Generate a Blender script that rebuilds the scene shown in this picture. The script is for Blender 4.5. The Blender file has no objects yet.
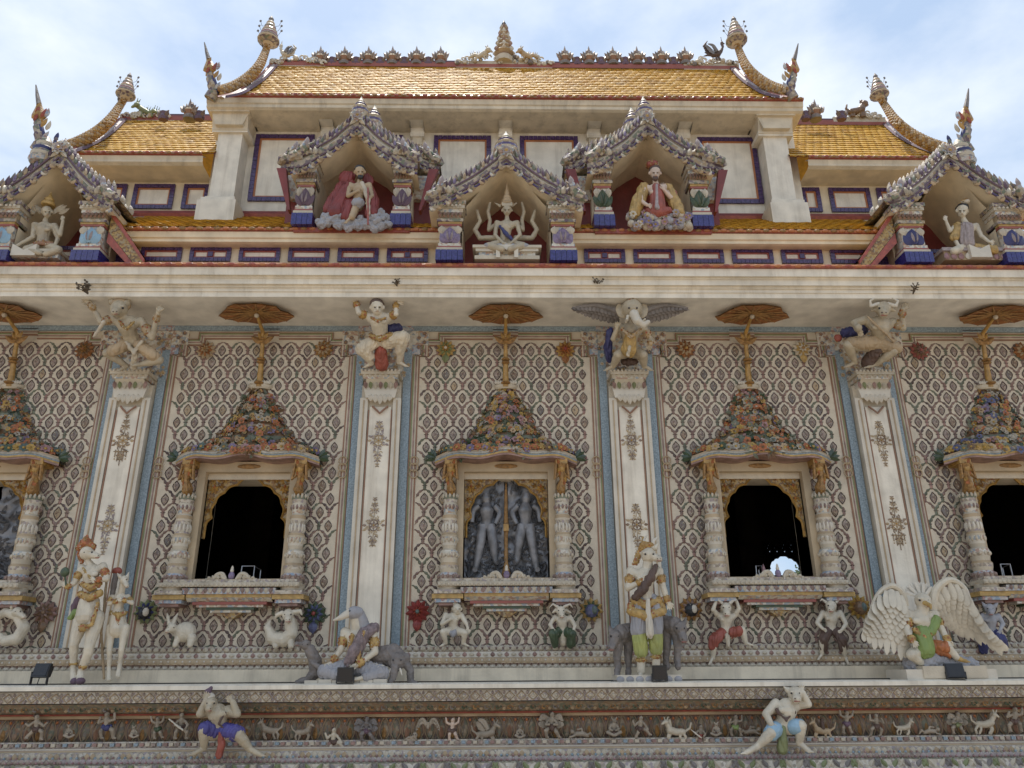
import bpy, bmesh, math, random
from mathutils import Vector, Matrix, noise as mnoise
from mathutils.geometry import tessellate_polygon
R = math.radians
rnd = random.Random(7)
S = bpy.context.scene
COL = S.collection
# ------------------------------------------------------------------ camera, sky, sun, exposure
FOC, PIT, YAW, ROL = 770.0, 0.359310825, 0.0198421857, -0.00639703772
CP = Vector((-0.0982, -8.89765, -0.28329))
FW = Vector((math.sin(YAW)*math.cos(PIT), math.cos(YAW)*math.cos(PIT), math.sin(PIT)))
_r = Vector((math.cos(YAW), -math.sin(YAW), 0)); _u = _r.cross(FW)
RT = _r*math.cos(ROL)+_u*math.sin(ROL); UP = -_r*math.sin(ROL)+_u*math.cos(ROL)
cd = bpy.data.cameras.new('camera'); cam = bpy.data.objects.new('camera', cd); COL.objects.link(cam)
cd.sensor_width = 36; cd.lens = 36*FOC/1024; cd.clip_end = 5000; cd.clip_start = 0.05
M3 = Matrix((RT, UP, -FW)).transposed(); cam.matrix_world = Matrix.Translation(CP) @ M3.to_4x4()
S.camera = cam
SUN_EL, SUN_AZ = R(78), R(-20)          # behind the hall, a little to the left
sd = bpy.data.lights.new('sun', 'SUN'); sun = bpy.data.objects.new('sun', sd); COL.objects.link(sun)
sd.energy = 3.4; sd.angle = R(0.6); sd.color = (1, .95, .87)
sv = Vector((math.sin(SUN_AZ)*math.cos(SUN_EL), math.cos(SUN_AZ)*math.cos(SUN_EL), math.sin(SUN_EL)))
sun.rotation_euler = sv.to_track_quat('Z', 'Y').to_euler(); sun.location = sv*60
w = bpy.data.worlds.new('World'); S.world = w; w.use_nodes = True
nt = w.node_tree; nt.nodes.clear(); N = nt.nodes.new; Lk = nt.links.new
wo = N('ShaderNodeOutputWorld'); bg = N('ShaderNodeBackground'); bg.inputs[1].default_value = 0.10
sky = N('ShaderNodeTexSky'); sky.sky_type = 'NISHITA'; sky.sun_disc = False
sky.sun_elevation = SUN_EL; sky.sun_rotation = SUN_AZ; sky.air_density = 1.0; sky.dust_density = 3.0; sky.ozone_density = 1.5
tc = N('ShaderNodeTexCoord'); mp = N('ShaderNodeMapping'); mp.inputs['Scale'].default_value = (1, 1, 1.9)
mp.inputs['Location'].default_value = (.35, .2, .1)
no = N('ShaderNodeTexNoise'); no.inputs['Scale'].default_value = 2.3; no.inputs['Detail'].default_value = 7; no.inputs['Roughness'].default_value = .55
rp = N('ShaderNodeValToRGB'); rp.color_ramp.elements[0].position = .43; rp.color_ramp.elements[1].position = .70
rp.color_ramp.elements[0].color = (.05, .05, .05, 1); rp.color_ramp.elements[1].color = (1, 1, 1, 1)
mx = N('ShaderNodeMixRGB'); mx.inputs[2].default_value = (8.4, 8.8, 9.2, 1)
hz = N('ShaderNodeMixRGB'); hz.inputs[0].default_value = .55; hz.inputs[2].default_value = (4.7, 6.5, 9.0, 1)   # tropical haze in the air
Lk(tc.outputs['Generated'], mp.inputs[0]); Lk(mp.outputs[0], no.inputs[0]); Lk(no.outputs[0], rp.inputs[0]); Lk(rp.outputs[0], mx.inputs[0])
Lk(sky.outputs[0], hz.inputs[1]); Lk(hz.outputs[0], mx.inputs[1]); Lk(mx.outputs[0], bg.inputs[0]); Lk(bg.outputs[0], wo.inputs[0])
S.view_settings.view_transform = 'Standard'; S.view_settings.look = 'None'; S.view_settings.exposure = 0.38; S.view_settings.gamma = 1
S.cycles.max_bounces = 6; S.cycles.diffuse_bounces = 4; S.cycles.glossy_bounces = 2; S.cycles.use_denoising = True

def at(u, v, Y):
    d = FW*FOC + RT*(u-512) + UP*(384-v)
    return CP + d*((Y-CP.y)/d.y)
def zc(v, Y): return at(506, v, Y).z
def onpl(u, v, p, n):
    d = FW*FOC + RT*(u-512) + UP*(384-v)
    return CP + d*((Vector(p)-CP).dot(Vector(n))/d.dot(Vector(n)))
def kx(u, v, Y): return 1/(at(u+.5, v, Y).x-at(u-.5, v, Y).x)
def kz(u, v, Y): return 1/(at(u, v-.5, Y).z-at(u, v+.5, Y).z)

# ------------------------------------------------------------------ materials
M = {}
def mat(name, c, r=.55, var=.14, sc=5, bump=.25, bs=35, dirt=.3, dc=None, dsc=1.1, metal=0, pal=None, ps=30, spec=.5, coat=0, stk=0):
    m = bpy.data.materials.new(name); m.use_nodes = True; t = m.node_tree; n = t.nodes; b = n['Principled BSDF']
    ge = n.new('ShaderNodeNewGeometry'); L = t.links.new
    b.inputs['Roughness'].default_value = r; b.inputs['Metallic'].default_value = metal
    b.inputs['Specular IOR Level'].default_value = spec; b.inputs['Coat Weight'].default_value = coat; b.inputs['Coat Roughness'].default_value = .12
    def noise(s, det=4):
        q = n.new('ShaderNodeTexNoise'); q.inputs['Scale'].default_value = s; q.inputs['Detail'].default_value = det
        L(ge.outputs['Position'], q.inputs['Vector']); return q
    c4 = lambda k: (min(c[0]*k, 1), min(c[1]*k, 1), min(c[2]*k, 1), 1)
    if pal:
        vo = n.new('ShaderNodeTexVoronoi'); vo.inputs['Scale'].default_value = ps; L(ge.outputs['Position'], vo.inputs['Vector'])
        se = n.new('ShaderNodeSeparateColor'); L(vo.outputs['Color'], se.inputs[0])
        cr = n.new('ShaderNodeValToRGB'); cr.color_ramp.interpolation = 'CONSTANT'
        el = cr.color_ramp.elements
        for i, p in enumerate(pal):
            e = el[i] if i < 2 else el.new(i/len(pal))
            e.position = i/len(pal); e.color = (*p, 1)
        L(se.outputs[0], cr.inputs[0]); base = cr.outputs[0]
    else:
        q = noise(sc, 5); cr = n.new('ShaderNodeValToRGB')
        cr.color_ramp.elements[0].position = .3; cr.color_ramp.elements[1].position = .7
        cr.color_ramp.elements[0].color = c4(1-var); cr.color_ramp.elements[1].color = c4(1+var)
        L(q.outputs[0], cr.inputs[0]); base = cr.outputs[0]
    if dirt:
        d = dc or (.16, .13, .10)
        q = noise(dsc, 8); q.inputs['Roughness'].default_value = .7
        mp_ = n.new('ShaderNodeMapping'); mp_.inputs['Scale'].default_value = (6, 6, .45) if stk else (1.6, 1.6, .55)   # streaks run down
        L(ge.outputs['Position'], mp_.inputs[0]); L(mp_.outputs[0], q.inputs['Vector'])
        cr2 = n.new('ShaderNodeValToRGB'); cr2.color_ramp.elements[0].position = .5; cr2.color_ramp.elements[1].position = .78
        cr2.color_ramp.elements[0].color = (0, 0, 0, 1); cr2.color_ramp.elements[1].color = (dirt, dirt, dirt, 1)
        L(q.outputs[0], cr2.inputs[0]); x = n.new('ShaderNodeMixRGB'); x.inputs[2].default_value = (*d, 1)
        L(cr2.outputs[0], x.inputs[0]); L(base, x.inputs[1]); base = x.outputs[0]
    L(base, b.inputs['Base Color'])
    if bump:
        q = noise(bs, 3); bu = n.new('ShaderNodeBump'); bu.inputs['Strength'].default_value = bump; bu.inputs['Distance'].default_value = .01
        L(q.outputs[0], bu.inputs['Height']); L(bu.outputs[0], b.inputs['Normal'])
    M[name] = m; return m
mat('cream', (.64, .55, .41), .7, dirt=.5, stk=1); mat('cream_wall', (.60, .52, .40), .75, dirt=.35); mat('cream_warm', (.74, .62, .43), .7)
mat('white_paint', (.74, .67, .55), .6, dirt=.5, stk=1, dc=(.27, .21, .14)); mat('soffit', (.74, .70, .62), .8, dirt=.15)
mat('white', (.60, .54, .44), .5, var=.1, dirt=.25, bump=.35, bs=60); mat('bone', (.52, .45, .34), .55, dirt=.35, bump=.4, bs=60)
mat('lattice', (.25, .17, .14), .55, var=.35, sc=14, dirt=.2); mat('leaf_dark', (.13, .095, .085), .5, var=.4, sc=14, dirt=0)
mat('node_red', (.29, .175, .145), .5, var=.35, sc=10); mat('leaf_fill', (.29, .22, .18), .45, var=.45, sc=30, dirt=.1); mat('leaf_warm', (.27, .19, .13), .45, var=.4, sc=30, dirt=.1); mat('leaf_green', (.16, .17, .12), .5, var=.3); mat('panel', (.60, .515, .39), .55, var=.1, sc=9, dirt=.3, bump=.4, bs=50); mat('frame_tan', (.50, .39, .25), .6, dirt=.4); mat('stone', (.31, .255, .19), .65, var=.3, sc=9, dirt=.5)
mat('blue', (.25, .31, .345), .5, var=.35, sc=60, dirt=.2); mat('brown_line', (.28, .15, .09), .6)
mat('red_line', (.30, .09, .07), .5); mat('green_line', (.20, .22, .10), .5); mat('gold', (.40, .23, .06), .42, var=.3, sc=20, spec=.6, dirt=.35, bump=.6)
mat('gold_dark', (.30, .16, .05), .5, var=.4, sc=30, bump=.8, bs=60, dc=(.07, .04, .02)); mat('rust', (.27, .11, .035), .5, var=.4, sc=16, bump=.6)
mat('gold_tile', (.55, .32, .05), .5, var=.18, sc=14, coat=.0, spec=.14, bump=.15, dirt=.3, dc=(.30, .17, .05), dsc=2.5)
mat('gold_tile_dark', (.45, .245, .038), .55, var=.3, spec=.16); mat('gold_tile_old', (.48, .27, .06), .6, var=.4, spec=.12); mat('purple_tile', (.062, .032, .105), .2, var=.5, sc=40, coat=.3, dirt=.15); mat('blue_tile', (.035, .032, .15), .2, var=.4, sc=40, coat=.3, dirt=.1)
mat('red_tile', (.30, .07, .045), .35, var=.3, sc=20); mat('red_paint', (.20, .035, .03), .5, var=.25); mat('lilac', (.35, .29, .28), .55, spec=.3, var=.2, sc=30)
mat('orange_red', (.42, .15, .05), .45); mat('dark', (.012, .010, .009), .8, dirt=0); mat('black', (.02, .02, .022), .4, dirt=0)
mat('iron', (.20, .20, .21), .42, var=.45, sc=9, metal=.25, bump=.7, bs=14); mat('grey', (.19, .165, .15), .6, var=.25, sc=12, bump=.6, bs=30)
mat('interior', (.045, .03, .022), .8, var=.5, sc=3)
WH = (.66, .62, .55)
mat('mosaic_grey', (1, 1, 1), .5, spec=.3, pal=[(.38, .32, .24), (.20, .16, .16), (.46, .38, .28), (.18, .19, .13), (.30, .25, .20), (.14, .10, .12), (.35, .26, .16)], ps=26, bump=.5, bs=50)
mat('mosaic_warm', (1, 1, 1), .4, pal=[(.60, .54, .44), (.50, .40, .28), (.62, .58, .5), (.42, .27, .20), (.55, .50, .40), (.33, .36, .38)], ps=32, bump=.5, bs=50)
mat('mosaic_base', (1, 1, 1), .5, pal=[(.52, .45, .35), (.40, .32, .24), (.55, .49, .40), (.33, .27, .26), (.46, .39, .29), (.30, .25, .19)], ps=40, bump=.5)
mat('mosaic_dark', (1, 1, 1), .5, pal=[(.30, .23, .15), (.22, .19, .15), (.36, .29, .20), (.20, .20, .14), (.30, .19, .12)], ps=36, bump=.5)
mat('mosaic_gold', (1, 1, 1), .4, pal=[(.36, .22, .06), (.26, .14, .045), (.42, .28, .10), (.16, .09, .04), (.33, .25, .14)], ps=45, bump=.6)
mat('mosaic_blue', (1, 1, 1), .4, pal=[(.40, .42, .45), (.27, .33, .40), (.48, .42, .38), (.50, .48, .45), (.36, .22, .2)], ps=38, bump=.4)
for nm, c in dict(f_orange=(0.378, 0.129, 0.047), f_red=(0.241, 0.047, 0.039), f_yellow=(0.396, 0.249, 0.060), f_green=(0.056, 0.082, 0.043), f_teal=(0.095, 0.129, 0.112), f_pink=(0.310, 0.172, 0.172), f_white=(0.361, 0.318, 0.249), f_blue=(0.095, 0.103, 0.189), f_violet=(0.206, 0.155, 0.241), f_brown=(0.172, 0.103, 0.056)).items():
    mat(nm, c, .35, var=.3, sc=25, dirt=.12, bump=.2)
mat('purple', (.14, .09, .12), .55, spec=.3); mat('royal', (.04, .042, .13), .5); mat('green_cloth', (.20, .27, .08), .5, var=.3); mat('lime', (.36, .38, .12), .5, var=.3)
mat('purple_cloth', (.07, .06, .22), .5, var=.3); mat('sash', (.20, .15, .15), .6, var=.4, sc=30); mat('grey_cloth', (.33, .32, .33), .6, var=.2); mat('red_cloth', (.30, .075, .05), .5, var=.3); mat('brown_cloth', (.10, .06, .045), .6, var=.3)
mat('tan', (.42, .31, .19), .6, var=.2); mat('sky_cloth', (.28, .42, .52), .5); mat('ochre', (.42, .27, .09), .5, var=.3, sc=18); mat('skin', (.60, .46, .36), .5)
mat('ceramic', (.60, .53, .41), .42, var=.12, sc=9, bump=.4, bs=60, dirt=.55, dc=(.25, .21, .16), dsc=4.5); mat('ceramic_warm', (.44, .37, .26), .45, var=.15, sc=9, bump=.5, bs=60, dirt=.55, dc=(.22, .17, .12), dsc=4.5)
mat('ground', (.34, .285, .22), .85, var=.12, sc=1.2, bump=.3, dirt=.3); mat('foliage', (.06, .10, .03), .6, var=.4); mat('bark', (.12, .09, .06), .8)
mat('twig', (.10, .075, .05), .8); mat('metal_grey', (.45, .45, .46), .35, metal=.8); mat('glass_black', (.015, .015, .018), .12, dirt=.05)

# ------------------------------------------------------------------ mesh helpers
class MB:
    def __init__(s): s.v = []; s.f = []; s.m = []; s.names = []
    def mi(s, m):
        if m not in s.names: s.names.append(m)
        return s.names.index(m)
    def add(s, vs, fs, m):
        o = len(s.v); k = s.mi(m); s.v += [tuple(p) for p in vs]
        for f in fs: s.f.append(tuple(i+o for i in f)); s.m.append(k)
    def box(s, x0, x1, y0, y1, z0, z1, m):
        s.add([(x, y, z) for z in (z0, z1) for y in (y0, y1) for x in (x0, x1)],
              [(0, 1, 5, 4), (1, 3, 7, 5), (3, 2, 6, 7), (2, 0, 4, 6), (4, 5, 7, 6), (0, 2, 3, 1)], m)
    def prism(s, poly, y0, y1, m, mats=None):          # polygon in (x,z), between y0 (front) and y1
        n = len(poly); vs = [(x, y0, z) for x, z in poly]+[(x, y1, z) for x, z in poly]
        tri = tessellate_polygon([[Vector((x, z, 0)) for x, z in poly]])
        fs = [tuple(t) for t in tri]+[tuple(i+n for i in reversed(t)) for t in tri]
        s.add(vs, fs+[(i, (i+1) % n, (i+1) % n+n, i+n) for i in range(n)], m)
    def extr(s, prof, x0, x1, mats, close=False):      # profile of (y,z) extruded along x; mats: one name or one per segment
        n = len(prof); vs = [(x0, y, z) for y, z in prof]+[(x1, y, z) for y, z in prof]
        for i in range(n if close else n-1):
            j = (i+1) % n; m = mats if isinstance(mats, str) else mats[i]
            s.add([vs[i], vs[j], vs[j+n], vs[i+n]], [(0, 1, 2, 3)], m)
        if close:
            for o in (0, n):
                for t in tessellate_polygon([[Vector((y, z, 0)) for y, z in prof]]): s.add([vs[i+o] for i in t], [(0, 1, 2)], mats if isinstance(mats, str) else mats[0])
    def lathe(s, prof, c, m, n=16, sx=1, sy=1, mats=None):
        k = len(prof); vs = []
        for r, z in prof:
            for i in range(n):
                a = 2*math.pi*i/n; vs.append((c[0]+r*sx*math.cos(a), c[1]+r*sy*math.sin(a), c[2]+z))
        for j in range(k-1):
            s.add(vs[j*n:(j+2)*n], [(i, (i+1) % n, n+(i+1) % n, n+i) for i in range(n)], mats[j] if mats else m)
        s.add(vs[:n], [tuple(range(n))[::-1]], mats[0] if mats else m); s.add(vs[-n:], [tuple(range(n))], mats[-1] if mats else m)
    def tube(s, pts, r, m, n=8, cap=True, flat=1):
        pts = [Vector(p) for p in pts]; k = len(pts); vs = []
        rr = r if isinstance(r, (list, tuple)) else [r]*k
        ref = Vector((0, 1, 0))
        for i, p in enumerate(pts):
            t = (pts[min(i+1, k-1)]-pts[max(i-1, 0)]).normalized()
            a = t.cross(ref);
            if a.length < .1: a = t.cross(Vector((1, 0, 0)))
            a.normalize(); b = t.cross(a).normalized()
            for q in range(n):
                g = 2*math.pi*q/n; vs.append(p+a*math.cos(g)*rr[i]+b*math.sin(g)*rr[i]*flat)
        fs = [(j*n+i, j*n+(i+1) % n, (j+1)*n+(i+1) % n, (j+1)*n+i) for j in range(k-1) for i in range(n)]
        if cap: fs += [tuple(range(n))[::-1], tuple(range((k-1)*n, k*n))]
        s.add(vs, fs, m)
    def ell(s, c, r, m, rot=None, nu=10, nv=6):
        if not isinstance(r, (tuple, list)): r = (r, r, r)
        vs = []; c = Vector(c)
        for j in range(nv+1):
            p = math.pi*j/nv
            for i in range(nu):
                a = 2*math.pi*i/nu; q = Vector((r[0]*math.sin(p)*math.cos(a), r[1]*math.sin(p)*math.sin(a), r[2]*math.cos(p)))
                if rot: q = rot @ q
                vs.append(c+q)
        s.add(vs, [(j*nu+i, j*nu+(i+1) % nu, (j+1)*nu+(i+1) % nu, (j+1)*nu+i) for j in range(nv) for i in range(nu)], m)
    def leaf(s, c, w, h, d, m, ang=0, n=5, axis='Y', tip=.35, m2=None):
        """pointed leaf standing in the xz plane at its base c, ridge pushed d towards -y; ang turns it about y"""
        ca, sa = math.cos(ang), math.sin(ang); L_, Rr, C_ = [], [], []
        def P(x, y, z): return (c[0]+x*ca+z*sa, c[1]+y, c[2]-x*sa+z*ca)
        for i in range(n+1):
            t = i/n; ww = w*.5*math.sin(math.pi*min(1, t**.8*.96+.04))**.85; z = h*t
            L_.append(P(-ww, 0, z)); Rr.append(P(ww, 0, z)); C_.append(P(0, -d*math.sin(math.pi*(.15+.8*t)), z))
        vs = L_+C_+Rr; q = n+1
        s.add(vs, [(i, q+i, q+i+1, i+1) for i in range(n)], m); s.add(vs, [(q+i, 2*q+i, 2*q+i+1, q+i+1) for i in range(n)], m2 or m)
    def flower(s, c, r, m, mc, nrm=(0, -1, 0), n=6, rs=0):
        nrm = Vector(nrm).normalized(); a = nrm.orthogonal().normalized(); b = nrm.cross(a); c = Vector(c)
        for i in range(n):
            g = 2*math.pi*i/n+rs; d = a*math.cos(g)+b*math.sin(g); e = -a*math.sin(g)+b*math.cos(g)
            s.add([c+nrm*r*.18, c+d*r*.6+e*r*.42+nrm*r*.38, c+d*r+nrm*r*.22, c+d*r*.6-e*r*.42+nrm*r*.38], [(0, 1, 2, 3)], m)
        vs = [c+nrm*r*.6]+[c+(a*math.cos(2*math.pi*i/5)+b*math.sin(2*math.pi*i/5))*r*.33+nrm*r*.28 for i in range(5)]
        s.add(vs, [(0, 1+i, 1+(i+1) % 5) for i in range(5)], mc)
    def strip(s, pts, w, d, m, nrm=(0, -1, 0)):        # raised ridge strip following pts on a wall; w half-width (or list)
        nrm = Vector(nrm); pts = [Vector(p) for p in pts]; k = len(pts); vs = []
        for i, p in enumerate(pts):
            t = (pts[min(i+1, k-1)]-pts[max(i-1, 0)]).normalized(); a = t.cross(nrm).normalized()
            ww = w[i] if isinstance(w, (list, tuple)) else w
            vs += [p-a*ww, p+nrm*d, p+a*ww]
        s.add(vs, [q for i in range(k-1) for q in ((3*i, 3*i+1, 3*i+4, 3*i+3), (3*i+1, 3*i+2, 3*i+5, 3*i+4))], m)
    def build(s, name, parent=None, smooth=False, m=None, loc=None):
        me = bpy.data.meshes.new(name); me.from_pydata(s.v, [], s.f)
        for nme in s.names: me.materials.append(M[nme])
        me.polygons.foreach_set('material_index', s.m)
        bm = bmesh.new(); bm.from_mesh(me); bmesh.ops.recalc_face_normals(bm, faces=bm.faces); bm.to_mesh(me); bm.free()
        if smooth:
            me.polygons.foreach_set('use_smooth', [True]*len(me.polygons))
            try: me.set_sharp_from_angle(angle=R(42))
            except Exception: pass
        o = bpy.data.objects.new(name, me); COL.objects.link(o)
        if parent: o.parent = parent
        if loc is not None: o.location = loc
        return o
def tag(o, label=None, cat=None, group=None, kind=None):
    for k, v in (('label', label), ('category', cat), ('group', group), ('kind', kind)):
        if v: o[k] = v
    return o
def empty(name, loc, label, cat, group=None):
    o = bpy.data.objects.new(name, None); COL.objects.link(o); o.location = loc; o.empty_display_size = .1
    return tag(o, label, cat, group)
def copyo(o, parent=None, dx=None, scale=None):
    c = o.copy(); COL.objects.link(c)
    if parent: c.parent = parent
    if dx: c.location = Vector(o.location)+Vector(dx)
    if scale: c.scale = scale
    return c
def spline(pts, n=6):                                   # Catmull-Rom
    P = [Vector(p) for p in pts]; P = [P[0]*2-P[1]]+P+[P[-1]*2-P[-2]]; out = []
    for i in range(1, len(P)-2):
        for k in range(n):
            t = k/n; a, b, c, d = P[i-1:i+3]
            out.append(.5*((2*b)+(c-a)*t+(2*a-5*b+4*c-d)*t*t+(-a+3*b-3*c+d)*t**3))
    out.append(P[-2]); return out
# ------------------------------------------------------------------ ground
GZ = -2.25
g = MB(); g.add([(-900, -900, GZ), (900, -900, GZ), (900, 900, GZ), (-900, 900, GZ)], [(0, 1, 2, 3)], 'ground')
tag(g.build('ground'), kind='structure')
# ------------------------------------------------------------------ the temple hall
T = empty('temple', (0, 0, GZ), 'ornate cream temple hall with golden tiled roofs, mosaic gables and a leaf patterned wall', 'temple')
def part(mb, name, smooth=False, parent=None, label=None):
    o = mb.build(name, parent or T, smooth, loc=(0, 0, -GZ) if parent is None else None)
    if label: o['label'] = label
    return o
XE = 9.0; ZT = 3.833
XB = [-6, -3, 0, 3, 6]
XP = [-7.45]+[(at(a, 378, -.1).x+at(b, 530, -.1).x)/2 for a, b in ((133, 110), (382.5, 373.5), (629, 635), (868, 898))]+[7.45]
OW, OZ0, OZ1 = .49, .69, 1.86
# main wall with five openings, rear wall with one opening, floor and ceiling of the hall
wl = MB(); wl.box(-XE, XE, 0, .35, -.36, OZ0, 'cream_wall'); wl.box(-XE, XE, 0, .35, OZ1, 4.7, 'cream_wall')
xs = [-XE]+[q for x in XB for q in (x-OW, x+OW)]+[XE]
for i in range(0, len(xs), 2): wl.box(xs[i], xs[i+1], 0, .35, OZ0, OZ1, 'cream_wall')
part(wl, 'wall')
DY = 8.6
a_, b_ = at(770, 556, DY), at(806, 577, DY); wx0, wx1 = a_.x-.1, b_.x; wz0, wz1 = b_.z, a_.z
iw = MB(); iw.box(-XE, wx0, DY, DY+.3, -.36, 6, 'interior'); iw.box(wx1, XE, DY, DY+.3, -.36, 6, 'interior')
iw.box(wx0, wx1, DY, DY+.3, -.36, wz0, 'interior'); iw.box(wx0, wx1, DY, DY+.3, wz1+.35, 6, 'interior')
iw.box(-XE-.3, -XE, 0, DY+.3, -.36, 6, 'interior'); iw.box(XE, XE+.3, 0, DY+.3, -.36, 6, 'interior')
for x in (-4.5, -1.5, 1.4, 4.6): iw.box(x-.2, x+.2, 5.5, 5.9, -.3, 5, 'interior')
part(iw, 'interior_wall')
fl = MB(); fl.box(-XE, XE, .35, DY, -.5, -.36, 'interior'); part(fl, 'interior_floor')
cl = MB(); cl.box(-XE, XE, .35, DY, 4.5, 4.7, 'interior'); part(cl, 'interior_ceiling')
def cusp(w, z0, zs, z1, n=5):
    """left half then right half of a cusped arch: from (-w,z0) up to the ogee top at (0,z1)"""
    pts = [(-w, z0)]; key = [(-w, zs), (-w*.87, zs+.20*(z1-zs)), (-w*.83, zs+.50*(z1-zs)), (-w*.64, zs+.70*(z1-zs)), (-w*.33, zs+.86*(z1-zs)), (0, z1)]
    for (xa, za), (xb, zb) in zip(key, key[1:]):
        for k in range(n):
            t = k/n; b = math.sin(math.pi*t)*.11*math.hypot(xb-xa, zb-za)*1.5
            dx, dz = xb-xa, zb-za; l = math.hypot(dx, dz)
            pts.append((xa+dx*t-dz/l*b, za+dz*t+dx/l*b))
    pts.append((0, z1)); return pts+[(-x, z) for x, z in reversed(pts[:-1])]
# far window: lace of dark fretwork round the bright opening
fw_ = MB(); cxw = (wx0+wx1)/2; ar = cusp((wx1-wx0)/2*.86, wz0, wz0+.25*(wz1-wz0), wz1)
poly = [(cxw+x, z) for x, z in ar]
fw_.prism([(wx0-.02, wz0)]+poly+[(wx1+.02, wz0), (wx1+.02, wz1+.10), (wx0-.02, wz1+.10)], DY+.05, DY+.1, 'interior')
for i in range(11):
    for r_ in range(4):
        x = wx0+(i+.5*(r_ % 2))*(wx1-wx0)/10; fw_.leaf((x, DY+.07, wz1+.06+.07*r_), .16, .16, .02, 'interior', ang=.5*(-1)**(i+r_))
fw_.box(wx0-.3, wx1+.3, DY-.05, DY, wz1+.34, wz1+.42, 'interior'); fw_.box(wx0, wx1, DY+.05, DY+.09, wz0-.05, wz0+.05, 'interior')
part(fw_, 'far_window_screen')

# ---- leaf lattice panels
PW = .44
def leafcurve(w, h, n=9):
    out = []
    for i in range(n+1):
        t = i/n; out.append((w*math.sin(math.pi*t)**1.0*(1-.25*math.cos(math.pi*t*1.0))*(1 if t < .98 else 1), h*(t-.5)))
    return out
def lattice(mb, x0, x1, z0, z1, xc):
    DX, DZ = .212, .312
    def inside(x, z, m=.006):
        if not (x0+m < x < x1-m and z0 < z < z1-.01): return False
        return not (abs(x-xc) < .60 and .58 < z < 2.06)
    j = 0; z = z0-DZ
    loz = [(0, -.070), (.026, -.036), (.039, -.004), (.034, .022), (.017, .044), (0, .066)]
    while z < z1+DZ:
        off = 0 if j % 2 == 0 else DX/2
        for i in range(-7, 8):
            x = xc+i*DX+off; g = rnd.random()
            if inside(x, z, .045):
                s = 1+rnd.uniform(-.1, .1)
                for sx in (-1, 1):
                    mb.strip([(x+sx*p*s*1.08, -.004, z+q*s*1.05) for p, q in loz], .005, .012, 'leaf_dark')
                    mb.add([(x, -.006, z-.064*s), (x+sx*.024*s, -.006, z-.033*s), (x+sx*.034*s, -.006, z), (x+sx*.016*s, -.006, z+.04*s), (x, -.006, z+.057*s), (x, -.016, z)], [(0, 1, 5), (1, 2, 5), (2, 3, 5), (3, 4, 5)], 'leaf_fill' if g < .72 else 'leaf_warm' if g < .9 else 'tan' if g < .95 else 'grey')
                for q in range(3): mb.strip([(x+rnd.uniform(-.02, .02), -.016, z-.035+.025*q), (x+rnd.uniform(-.02, .02), -.018, z-.015+.025*q)], .005, .005, ('bone', 'lattice')[q % 2])
            for sx in (-1, 1):                             # arch of leaflets over the lozenge
                pts = [(x+sx*DX*.47, -.003, z+.005), (x+sx*DX*.40, -.003, z+.048), (x+sx*DX*.25, -.003, z+.085), (x+sx*.012, -.003, z+.105)]
                if all(inside(p[0], p[2]) for p in pts):
                    mb.strip(pts, [.002, .0035, .0035, .002], .006, 'lattice')
                    m = ('lattice', 'leaf_dark', 'lattice', 'leaf_green')[rnd.randrange(4)]
                    mb.leaf((pts[1][0]+sx*.006, -.004, pts[1][2]-.024), .038, .066, .014, m, ang=-sx*.45, n=3); mb.leaf((pts[2][0]+sx*.02, -.004, pts[2][2]-.012), .035, .062, .014, m, ang=-sx*1.0, n=3)
                    mb.leaf((pts[3][0]+sx*.022, -.004, pts[3][2]), .020, .040, .010, m, ang=-sx*1.35, n=2)
            xn = x+DX/2
            if inside(xn, z-.03) and inside(xn, z+.03):    # knot between neighbours
                m = ('node_red', 'node_red', 'lattice', 'leaf_green')[rnd.randrange(4)]
                mb.leaf((xn, -.004, z-.005), .040, .060, .014, m, n=3); mb.leaf((xn, -.004, z+.005), .042, .066, .014, m, ang=math.pi, n=3)
                for sx in (-1, 1): mb.leaf((xn, -.006, z-.006), .016, .034, .010, 'leaf_dark', ang=sx*1.2, n=2)
        z += DZ/2; j += 1
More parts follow.
